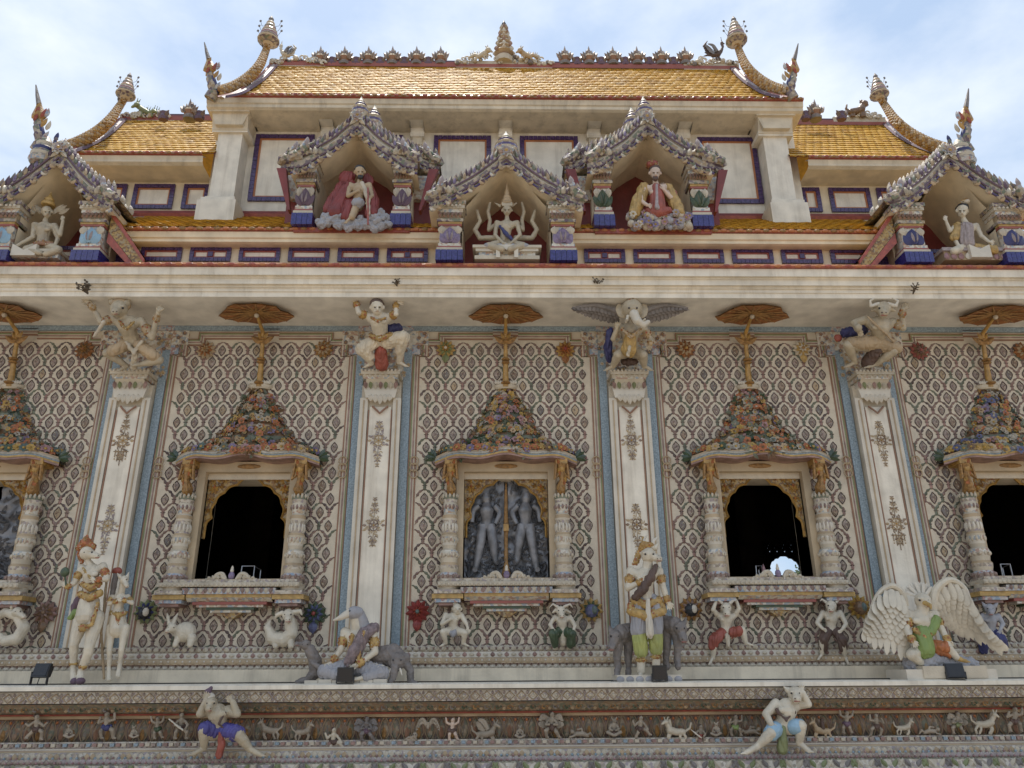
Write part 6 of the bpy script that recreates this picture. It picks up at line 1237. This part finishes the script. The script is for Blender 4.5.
b = F.raw('pedestal', 'mosaic_warm'); K = F.K; b.box(-27/K, 37/K, -.10, .3, 0, 9/K, 'tan'); b.box(-29/K, 39/K, -.13, .3, 9/K, 12.5/K, 'lilac'); b.prism([(-4/K, 0), (-4/K, 14/K), (6/K, 9/K), (16/K, 14/K), (16/K, 0)], -.17, -.11, 'white')
for i in range(9): b.leaf(((-25+7*i)/K, -.11, 0), 6/K, 8/K, .02, 'f_pink' if abs(i-4) > 1 else 'white')
F.done()
F = Fig('statue', 'black-bearded sage in red robes with a white shawl seated on grey clouds in a shrine', 353, 228, -.68, skin='tan')
F.torso((358, 206, 4), (359, 191, 6), (350, 185, 5), (369, 185, 5), 6.4, (360, 179, 6)); F.face((360, 172, 7), 5.6, .15, 'black', 'black'); F.arm((350, 185, 5), (348, 196, 9), (356, 192, 13), 2.6, 30, 6); F.arm((369, 185, 5), (372, 196, 9), (367, 200, 12), 2.6, 270, 5)
F.chain([(352, 185, 2), (345, 192, 3), (341, 203, 3), (336, 214, 5)], [5, 7, 8, 9], 'robe', 'red_paint'); F.chain([(342, 186, 0), (333, 200, 1), (329, 210, 3)], [5, 6, 6], 'robe'); F.chain([(350, 205, 4), (346, 218, 7)], [7, 6], 'robe'); F.chain([(369, 187, 2), (373, 200, 3), (372, 214, 5)], [4.5, 6, 7], 'robe'); F.chain([(362, 183, 9), (368, 198, 11), (369, 214, 12)], [2.6, 2.4, 2], 'shawl', 'bone'); F.ell((358, 203, 9), (7, 6, 5), 'skirt', 'grey_cloth'); F.ell((347, 178, -2), (9, 9, 4), 'robe'); F.ell((366, 181, -3), (8, 9, 4), 'robe'); F.chain([(368, 188, 14), (368, 224, 14)], [1, 1], 'staff', 'red_line')
F.chain([(356, 208, 7), (352, 217, 12)], [4, 3.4]); F.foot((351, 217, 12), 220, 6)
for q in ((324, 221), (332, 216), (340, 222), (350, 224), (360, 223), (371, 221), (380, 217), (384, 222), (376, 225)): [F.ell((q[0]+a_, q[1]+b_, 6+c_), (4.5, 4, 4), 'clouds', 'grey_cloth') for a_, b_, c_ in ((0, 0, 0), (4, 2, 2), (-4, 1, 1), (1, -4, 0), (-2, 4, 3))]
F.done()
F = Fig('statue', 'bearded king in gold and red robes raising one hand in a shrine', 658, 230, -.68, skin='skin')
F.torso((657, 208, 4), (656, 193, 6), (645, 187, 5), (668, 187, 5), 7, (655, 180, 6)); F.face((655, 173, 7), 6, .2, 'brown_cloth', 'brown_cloth'); F.ell((652, 165, 5), (6.4, 4.4, 6), 'hat', 'red_cloth'); F.arm((668, 187, 5), (671, 198, 9), (664, 190, 13), 2.8, 100, 8, m=None); F.arm((645, 187, 5), (641, 201, 9), (647, 205, 13), 2.8, 340, 6)
F.chain([(644, 188, 3), (638, 204, 5), (634, 213, 7)], [6, 7, 6], 'robe', 'ochre'); F.chain([(668, 189, 3), (675, 204, 5), (679, 213, 7)], [6, 7, 6], 'robe'); F.chain([(657, 190, 8), (657, 209, 8)], [6.4, 9], 'tunic', 'red_cloth'); F.chain([(657, 186, 12), (657, 208, 15)], [2.2, 2.6], 'stole', 'lilac'); F.chain([(675, 192, 8), (681, 212, 10)], [1.6, 1.6], 'trim', 'red_line'); F.chain([(649, 211, 8), (658, 213, 11), (668, 211, 8)], [4.6, 5, 4.6], 'tunic')
b = F.raw('base', 'mosaic_warm')
for i in range(90):
    p = F.P((rnd.uniform(628, 690), rnd.uniform(214, 228), rnd.uniform(2, 9))); b.ell(p, rnd.uniform(.03, .055), ('mosaic_warm', 'grey_cloth', 'bone')[i % 3], nu=7, nv=5)
    if i % 3 == 0: b.flower(p+Vector((0, -.05, 0)), .05, ('f_pink', 'f_violet', 'bone', 'lilac')[i % 4], 'f_yellow')
F.done()
F = Fig('statue', 'many-armed cream deity with a tall spired crown meditating in the middle shrine', 507, 264, -.84, skin='ceramic_warm')
F.torso((505, 240, 3), (506, 228, 5), (497, 223, 4), (517, 223, 4), 6.2, (507, 216, 5)); F.face((507, 210, 6), 5.2, 0); F.arm((497, 223, 4), (495, 235, 8), (503, 243, 12), 2.3, 330, 5); F.arm((517, 223, 4), (520, 235, 8), (511, 243, 12), 2.3, 210, 5)
for sg in (-1, 1):
    F.chain([(506+sg*9, 224, -1), (506+sg*17, 230, -2), (506+sg*16, 220, -3), (506+sg*18, 212, -3), (506+sg*16, 203, -3)], [2.6, 2.2, 2, 1.9, 1.5]); F.chain([(506+sg*10, 238, 0), (506+sg*26, 238, -2), (506+sg*31, 230, -3), (506+sg*26, 221, -3), (506+sg*29, 211, -3)], [3, 2.6, 2.4, 2.2, 1.6])
    F.chain([(506+sg*6, 206, 5), (506+sg*11, 203, 4)], [1.6, .5]); F.chain([(506+sg*5, 244, 5), (506+sg*17, 246, 9), (506+sg*4, 249, 14)], [4.6, 4, 3])
for i in range(7): F.ell((487+6.4*i, 246.5, 9), (4.2, 3, 4), 'coils', 'grey_cloth')
F.chain([(500, 226, 9), (507, 235, 11), (513, 240, 10)], [1.5, 2.4, 1.5], 'sash', 'royal')
b = F.raw('crown', 'tan'); b.lathe([(.075, 0), (.085, .02), (.06, .05), (.065, .07), (.045, .10), (.048, .12), (.03, .16), (.032, .18), (.018, .23), (0, .36)], F.P((507, 206, 5)), 'tan', n=12)
for k in range(7): b.leaf(F.P((503+1.4*k, 206, 10)), .03, .06, .01, 'bone')
b = F.raw('pedestal', 'bone'); K = F.K
for x0, x1, z0, z1, y, m in ((-32, 32, 0, 4, .12, 'bone'), (-28, 28, 4, 9, .09, 'mosaic_warm'), (-31, 31, 9, 12, .12, 'white'), (-34, 34, 12, 15, .14, 'bone')): b.box(x0/K, x1/K, -y, .35, z0/K, z1/K, m)
for s in (-1, 1): b.prism([(s*11/K, 0), (s*11/K, 13/K), (s*7/K, 13/K), (s*7/K, 0)], -.16, -.145, 'white')
b.prism([(-11/K, 14/K), (0, 8/K), (11/K, 14/K)], -.165, -.147, 'white'); F.done()
# ------------------------------------------------------------------ figurines of the frieze, one by one
def mini(label, u, v, kind, h=26, skin='bone', sg=1, extra=None, ec='brown_cloth'):
    """u, v: foot point; kind: pose; sg mirrors it"""
    F = Fig('figurine', label, u, v, -.80, 'figurine', 'small figurines along the frieze', vox=.42, skin=skin)
    k = h/26; q = lambda x, y, d=0: (u+sg*x*k, v-y*k, d*k)
    A = lambda *p, r=1.6, g='body', m=None: F.chain([q(*i) for i in p], [r*k*(1-.12*j) for j in range(len(p))], g, m)
    if kind in ('dance', 'run', 'arms', 'wing', 'sword', 'kick'):
        F.chain([q(0, 11, 4), q(.5, 15, 5), q(.8, 18, 5)], [2.6*k, 2.3*k, 3*k]); F.ell(q(1, 22.5, 6), (2.3*k, 2.8*k, 2.4*k)); A((1, 19, 5), (1, 21, 6), r=1.3)
        F.chain([q(1, 22.8, 7.6), q(1.6, 22, 9)], [.7*k, .5*k]); F.ell(q(0, 24.3, 5.4), (2.3*k, 1.6*k, 2.3*k), 'hair', 'brown_cloth' if skin != 'white' else 'bone')
        arms = {'dance': (((-3, 17, 5), (-7, 15, 7), (-5, 20, 8)), ((4, 17, 5), (8, 18, 7), (8, 24, 7))), 'run': (((-3, 17, 5), (-7, 14, 6), (-10, 16, 7)), ((4, 17, 5), (8, 14, 8), (11, 17, 9))), 'arms': (((-3, 18, 5), (-6, 20, 6), (-7, 25, 6)), ((4, 18, 5), (7, 20, 6), (8, 25, 6))), 'wing': (((-3, 17, 5), (-5, 13, 8), (-2, 13, 10)), ((4, 17, 5), (6, 13, 8), (3, 13, 10))), 'sword': (((-3, 17, 5), (-6, 13, 8), (-1, 11, 11)), ((4, 17, 5), (7, 13, 8), (5, 10, 10))), 'kick': (((-3, 17, 5), (-6, 14, 7), (-8, 19, 8)), ((4, 17, 5), (7, 13, 7), (9, 10, 8)))}[kind]
        for a in arms: A(*a, r=1.45); F.ell(q(*a[-1]), 1.2*k)
        legs = {'dance': (((-1, 11, 4), (-5, 7, 7), (-4, 1, 5)), ((2, 11, 4), (6, 8, 8), (7, 1, 5))), 'run': (((-1, 11, 4), (-6, 6, 5), (-10, 2, 4)), ((2, 11, 4), (6, 8, 8), (5, 1, 6))), 'arms': (((-1, 11, 4), (-3, 6, 6), (-3, 0, 4)), ((2, 11, 4), (4, 6, 7), (6, 1, 4))), 'wing': (((-1, 11, 4), (-5, 7, 8), (-4, 1, 5)), ((2, 11, 4), (5, 6, 8), (8, 1, 5))), 'sword': (((-1, 11, 4), (-5, 6, 8), (-6, 0, 6)), ((2, 11, 4), (6, 6, 8), (5, 0, 6))), 'kick': (((-1, 11, 4), (-2, 6, 6), (-5, 1, 4)), ((2, 11, 4), (7, 9, 8), (11, 4, 6)))}[kind]
        for l in legs: A(*l, r=2.1); F.chain([q(*l[-1]), q(l[-1][0]+1.6, l[-1][1]-.3, l[-1][2]+2.4)], [1.2*k, .9*k])
        F.chain([q(-2, 11, 5), q(.6, 10, 7), q(3, 11, 5)], [2.6*k, 2.8*k, 2.6*k], 'loincloth', ec)
        if kind == 'wing':
            for s in (-1, 1): F.wing([q(s*2, 18, 2), q(s*8, 22, 3), q(s*11, 18, 4)], [q(s*3, 9, 2), q(s*8, 9, 3), q(s*11, 11, 4)], 2, 6, 3.4*k, skin)
        if kind == 'sword': F.chain([q(-12, 19, 10), q(-1, 10, 12), q(2, 8, 12)], [.7*k, .9*k, .9*k], 'sword', 'white')
    elif kind == 'sit':
        F.chain([q(0, 4, 4), q(0, 9, 5), q(0, 12, 5)], [3.2*k, 2.6*k, 3*k]); F.ell(q(.5, 16.5, 6), (2.4*k, 2.7*k, 2.4*k)); F.chain([q(.8, 16.3, 8), q(1.4, 15.4, 9.6)], [.9*k, .6*k])
        for s in (-1, 1): A((s*3, 12, 5), (s*5, 8, 8), (s*2, 6, 11), r=1.5); A((s*2, 4, 5), (s*7, 4, 9), (s*1, 1, 11), r=2.1); A((s*1.6, 18, 6), (s*3, 20.5, 6), r=.9)
        F.chain([q(-3, 4, 6), q(0, 3, 9), q(3, 4, 6)], [2.6*k]*3, 'loincloth', ec)
    elif kind == 'beast':
        F.chain([q(-7, 10, 3), q(0, 10, 4), q(6, 12, 5)], [3.2*k, 3.4*k, 3.6*k]); F.chain([q(6, 13, 5), q(9, 18, 6)], [2.8*k, 2.2*k]); F.ell(q(10, 20, 7), 2.5*k); F.chain([q(11, 20, 8), q(14, 18, 9)], [1.8*k, 1*k])
        for x, t in ((-7, -3), (-5, 1), (5, 2), (7, 1)): A((x, 9, 4), (x+t, 5, 5), (x+t*.3-1, .5, 4), r=1.5)
        A((-10, 11, 3), (-14, 14, 3), (-15, 19, 3), r=1.2); A((9, 22, 7), (8, 25, 6), r=.8); A((11, 22, 7), (12, 25, 6), r=.8)
        if extra == 'rider': F.chain([q(-1, 13, 5), q(0, 19, 5)], [2.2*k, 2.2*k], 'rider', ec); F.ell(q(0, 22.5, 5), 2.1*k, 'rider')
        if extra == 'wing': F.wing([q(2, 15, 5), q(-2, 24, 5), q(-7, 26, 5)], [q(-3, 12, 3), q(-8, 15, 3), q(-10, 20, 3)], 2, 6, 3.4*k, skin)
        if extra == 'mane':
            for i in range(7): F.ell(q(5.5+.3*i, 11+1.7*i, 3.5), 2.2*k, 'mane', ec)
    elif kind == 'coil':
        for i in range(6):
            a = i*1.05; F.chain([q(0, 8, 5), q(5*math.cos(a), 7+5*math.sin(a), 7), q(8*math.cos(a+.5), 6+6*math.sin(a+.5), 7), q(9*math.cos(a+.9), 6+5*math.sin(a+.9), 9)], [2.4*k, 1.6*k, 1.2*k, .7*k])
        F.ell(q(5, 14, 7), (3.4*k, 4*k, 3*k)); F.ell(q(6, 14.5, 10), .8*k, 'eye#', 'black'); F.ell(q(3.4, 14.5, 10), .8*k, 'eye#', 'black')
    elif kind == 'gull':
        F.ell(q(0, 9, 6), (2.6*k, 3.6*k, 3*k)); F.ell(q(0, 14, 7), 2*k)
        for s in (-1, 1): F.wing([q(s*2, 12, 5), q(s*7, 20, 6), q(s*12, 18, 7), q(s*17, 6, 8)], [q(s*2, 8, 4), q(s*6, 13, 5), q(s*11, 11, 6), q(s*16, 3, 8)], 2, 8, 3.6*k, skin)
    elif kind == 'lie':
        F.chain([q(-9, 3, 4), q(-3, 5, 6), q(4, 5, 6)], [2.2*k, 2.8*k, 2.8*k]); F.ell(q(9, 7.5, 7), 2.6*k); A((4, 5, 7), (8, 2, 9), (12, 1, 9), r=1.4); A((-8, 3, 5), (-12, 6, 6), (-15, 2, 5), r=1.5); A((-3, 6, 6), (-2, 11, 6), (3, 10, 8), r=1.3)
    return F.done()
for a in (('grey figurine running with its arms spread, leftmost on the frieze', 36, 740, 'run', 26, 'stone', 1), ('small squatting brown figurine beside the leftmost runner', 69, 738, 'sit', 18, 'stone', 1), ('figurine in a blue cloth throwing both arms up, left part of the frieze', 106, 739, 'dance', 28, 'stone', 1, None, 'royal'),
          ('low seated pale figurine between the blue-clothed dancer and the green figurine', 134, 738, 'sit', 16, 'stone', -1), ('upright figurine with a green cloth left of the swordsman', 157, 738, 'arms', 22, 'stone', 1, None, 'f_green'), ('brown swordsman figurine holding a pale sword across its lap', 181, 738, 'sword', 26, 'stone', 1),
          ('horned figurine with a fish-like tail right of the blue-shorted crouching figure', 270, 739, 'beast', 22, 'stone', -1), ('pale goat figurine standing with lowered head', 303, 740, 'beast', 20, 'stone', 1, 'mane', 'tan'), ('white imp figurine clambering below the frieze band', 333, 752, 'kick', 25, 'bone', 1),
          ('dark purple-winged figurine leaning forward on the frieze', 366, 741, 'wing', 25, 'grey', 1, None, 'purple'), ('cream octopus figurine with curling arms', 411, 746, 'coil', 20, 'stone', 1), ('gull figurine with arched wings behind the octopus', 428, 733, 'gull', 18, 'stone', 1), ('plump pale child figurine waving both arms', 452, 740, 'arms', 23, 'skin', 1),
          ('winged horse figurine near the middle of the frieze', 486, 744, 'beast', 25, 'stone', 1, 'wing'), ('small seated figurine with a staff, centre of the frieze', 520, 738, 'sit', 17, 'stone', 1), ('broad-winged angel figurine in the centre of the frieze', 551, 738, 'wing', 27, 'stone', 1), ('low crab-like crouching figurine right of the angel', 580, 738, 'lie', 22, 'stone', -1),
          ('cat figurine sitting upright and looking up', 614, 736, 'sit', 24, 'stone', 1), ('grey-white figurine stepping sideways with one arm raised', 640, 738, 'kick', 23, 'stone', 1), ('curled white dragon figurine with a mane', 676, 742, 'beast', 26, 'bone', -1, 'mane', 'bone'),
          ('figurine in an orange-red robe squatting with a pale stick', 700, 744, 'sword', 20, 'stone', 1, None, 'red_cloth'), ('small tan dog figurine sitting behind the orange-red figurine', 716, 736, 'sit', 18, 'stone', 1), ('green-trousered figurine with a red top, left of the monkey figure', 735, 736, 'dance', 22, 'stone', 1, None, 'green_cloth'), ('thin grey figurine reaching to the right beside the monkey figure', 752, 735, 'lie', 20, 'stone', 1),
          ('centaur figurine with a dark rider, right of the monkey figure', 822, 740, 'beast', 23, 'tan', -1, 'rider', 'brown_cloth'), ('figurine in purple cloth raising both hands', 846, 733, 'arms', 23, 'stone', 1, None, 'purple'), ('slim figurine stretching one arm straight up', 877, 736, 'dance', 23, 'stone', -1), ('white ape figurine crouching on all fours', 904, 735, 'beast', 18, 'bone', 1), ('low lizard figurine stretched along the frieze', 931, 735, 'lie', 20, 'stone', 1),
          ('pale winged figurine standing next to the lizard', 957, 734, 'wing', 23, 'stone', 1, None, 'green_line'), ('white striding lion figurine near the right end of the frieze', 985, 734, 'beast', 25, 'bone', 1, 'mane', 'stone'), ('warrior figurine with raised arms, rightmost on the frieze', 1014, 732, 'dance', 26, 'stone', 1)):
    mini(*a)
# ------------------------------------------------------------------ creatures on the roof ridges
def roofbeast(label, u, v, Y, kind, sg, skin='tan', h=1.0):
    F = Fig('ridge_statue', label, u, v, Y, 'statue', vox=.4, skin=skin); q = lambda x, y, d=0: (u+sg*x*h, v-y*h, d*h)
    if kind == 'bird':
        F.chain([q(-3, 5), q(2, 6), q(5, 9)], [2.4, 3, 2]); F.chain([q(5, 9), q(7, 14), q(6, 18)], [1.8, 1.3, 1.6]); F.chain([q(6, 18), q(9, 17)], [1, .4]); F.chain([q(6, 19), q(5, 24)], [.7, .3])
        for k in range(5): F.chain([q(-3, 5), q(-9-k, 5+2.4*k), q(-13+k, 4+4*k)], [1.3, 1, .4])
        F.wing([q(1, 8, 2), q(-3, 15, 2), q(-8, 17, 2)], [q(-3, 5, 2), q(-8, 8, 2), q(-11, 13, 2)], 2, 7, 3, 'grey'); F.chain([q(0, 4), q(1, 0)], [.9, .9]); F.chain([q(3, 4), q(4, 0)], [.9, .9])
    elif kind == 'lion':
        F.chain([q(-9, 5), q(-2, 6), q(4, 8)], [3.4, 3.4, 4]); F.chain([q(4, 9), q(7, 14)], [3.6, 3]); F.ell(q(8, 15, 1), 3.6); F.chain([q(9, 15, 2), q(12, 14, 3)], [2, 1.2])
        for x in (-9, -6, 4, 7): F.chain([q(x, 5), q(x+1, 0)], [1.8, 1.4])
        for i in range(8): F.chain([q(7, 13), q(7-5*math.cos(i*.5-.6), 14+6*math.sin(i*.5))], [1.3, .5], 'mane', 'f_brown')
        F.chain([q(-11, 6), q(-15, 9), q(-14, 14)], [1.2, 1.2, .7])
    else:
        F.chain([q(-14, 2), q(-8, 5), q(-3, 3), q(3, 6), q(7, 9)], [1.2, 1.8, 2.2, 2.6, 2.6]); F.ell(q(9, 11, 2), 3); F.chain([q(10, 11, 2), q(14, 9, 3)], [2, 1]); F.chain([q(8, 13), q(5, 17)], [.8, .3]); F.chain([q(9, 13), q(8, 18)], [.8, .3])
        for i in range(9): F.chain([q(-12+2.4*i, 4), q(-14+2.2*i, 9+i % 3)], [.9, .25])
        F.chain([q(3, 5), q(5, 0)], [1.3, 1]); F.chain([q(-5, 4), q(-6, 0)], [1.3, 1])
    return F.done()
roofbeast('crane sculpture with folded wing at the left end of the main ridge', 286, 59, yR-.1, 'bird', -1, 'bone', .75)
roofbeast('dark phoenix sculpture with upswept tail at the right end of the main ridge', 716, 60, yR-.1, 'bird', 1, 'brown_cloth', .95)
roofbeast('white dragon sculpture left of the pagoda on the main ridge', 481, 59, yR-.12, 'dragon', 1, 'bone', .8)
roofbeast('tan dragon sculpture right of the pagoda on the main ridge', 527, 59, yR-.12, 'dragon', -1, 'tan', .75)
roofbeast('dark spiny dragon sculpture on the left wing ridge', 146, 116, yRW-.1, 'dragon', -1, 'green_line', 1.0)
roofbeast('crouching lion sculpture on the right wing ridge', 858, 116, yRW-.1, 'lion', 1, 'f_brown', .8)
# ------------------------------------------------------------------ floodlights, wire frames, candle, weeds
def flood(label, u, v, tilt, turn, y=-.9, wd=.17, up=.02):
    o = at(u, v, y); r = empty('floodlight', (o.x, y, zl+.001), label, 'floodlight', 'floodlights on the ledge')
    b = MB(); b.box(-wd/2, wd/2, -.02, .015, -.005, .125, 'black'); b.box(-wd/2+.012, wd/2-.012, .015, .045, .01, .11, 'black')
    for k in range(7): b.box(-wd/2+.02+k*.02, -wd/2+.026+k*.02, .045, .06, .015, .105, 'black')
    h = b.build('housing', r); h.location = (0, 0, up); h.rotation_euler = (R(tilt), 0, R(turn))
    g = MB(); g.box(-wd/2+.01, wd/2-.01, -.024, -.021, .006, .115, 'glass_black'); gg = g.build('lens', h)
    k = MB()
    for s in (-1, 1): k.box(s*(wd/2+.004)-.004, s*(wd/2+.004)+.004, -.015, .012, .0, .05+up, 'black')
    k.box(-wd/2, wd/2, -.015, .012, 0, .006, 'black'); k.tube([(-.02, .03, .09), (-.08, .09, .01), (-.2, .10, .006), (-.45, .12, .006)], .005, 'black', n=5)
    b_ = k.build('bracket', r); b_.rotation_euler = (0, 0, R(turn))
flood('small black floodlight alone on the ledge left of the horse-legged deity', 38, 686, -18, -8, -.85, .16, .075)
flood('black square floodlight in front of the seated stork-headed figure', 345, 684, 4, 0, -1.0, .155)
flood('black floodlight at the feet of the horned deity in lime trousers', 660, 684, 6, 4, -1.0, .14)
flood('black floodlight tilted back beside the rocks of the bird deity', 957, 681, -14, -6, -1.0, .17)
def wire(label, u, v, w_, h, y=.12):
    o = at(u, v, y); q = MB(); q.tube([(0, 0, 0), (.004, 0, h), (w_, .02, h+.004), (w_, .02, 0)], .008, 'metal_grey', n=6); q.tube([(w_, .02, h), (w_+.02, .2, h*.9), (w_+.02, .2, 0)], .007, 'metal_grey', n=6)
    ob = q.build('wire_stand'); ob.location = (o.x, y, OZ0+.03); tag(ob, label, 'wire stand')
wire('thin metal wire stand on the sill of the second window', 240, 582, .14, .16); wire('thin metal wire stand on the sill of the fourth window by the pink candle', 757, 580, .08, .15, .2); wire('thin bent metal wire stand on the sill of the far right window', 1003, 578, .13, .15)
o = at(765, 580, .2); r = empty('candle', (o.x, .2, OZ0+.031), 'pink pointed candle on the sill of the fourth window', 'candle')
b = MB(); b.lathe([(.03, 0), (.032, .06), (.022, .11), (.012, .15), (.003, .17)], (0, 0, 0), 'f_pink', n=10); b.build('wax', r, True); b = MB(); b.tube([(0, 0, .165), (.003, 0, .185)], .003, 'black', n=4); b.build('wick', r)
def weed(label, u, v, y, n, s):
    o = at(u, v, y); r = empty('weed', (o.x, o.y, o.z), label, 'weed'); st = MB(); lf = MB()
    for k in range(n):
        a = rnd.uniform(-1.3, 1.3); l = s*rnd.uniform(.5, 1); tip = Vector((math.sin(a)*l, -.06-rnd.random()*.06, math.cos(a)*l*.8)); st.tube([(0, 0, 0), tip*.5+Vector((0, -.02, .01)), tip], [.007, .005, .003], 'twig', n=5)
        for q in range(3): p = tip*(.5+.25*q); lf.leaf(p, .03*s/.15, .05*s/.15, .01, 'twig', ang=rnd.uniform(-2, 2), n=3)
    st.build('stem', r); lf.build('leaves', r)
weed('dry weed tuft growing from the eave above the cat-eared bracket figure', 88, 294, -.90, 9, .13); weed('small dark weed in a crack of the cornice over the left bare-chested bracket figure', 397, 286, -.87, 5, .08); weed('small dark weed in a cornice crack above the elephant-headed bracket figure', 598, 285, -.87, 4, .09); weed('dark sprig growing from a cornice crack above the bull-headed bracket figure', 913, 294, -.87, 6, .10)
# tree seen through the far window
tp = at(806, 579, DY+7)
t = empty('tree', (tp.x, DY+7, GZ), 'green tree seen through the far window of the hall', 'tree')
b = MB(); b.tube([(0, 0, 0), (.05, 0, (tp.z-GZ)*.5), (0, .05, tp.z-GZ)], [.14, .11, .06], 'bark', n=8); b.tube([(0, 0, tp.z-GZ-.3), (-.3, 0, tp.z-GZ+.1)], [.05, .02], 'bark', n=6); b.build('trunk', t, True); b = MB()
for k in range(700):
    p = Vector((rnd.gauss(0, .22), rnd.gauss(0, .3), tp.z-GZ+rnd.gauss(0, .16))); b.leaf(p, .06, .10, .02, 'foliage', ang=rnd.uniform(-3, 3), n=2)
b.build('crown', t)
q = MB(); q.tube([(-6.3+.25*k, -.62-.03*math.sin(k*.9)-.05*math.sin(k*.31), zl+.008) for k in range(52)], .006, 'black', n=5)
tag(q.build('cable'), 'thin black cable lying along the ledge between the floodlights', 'cable')
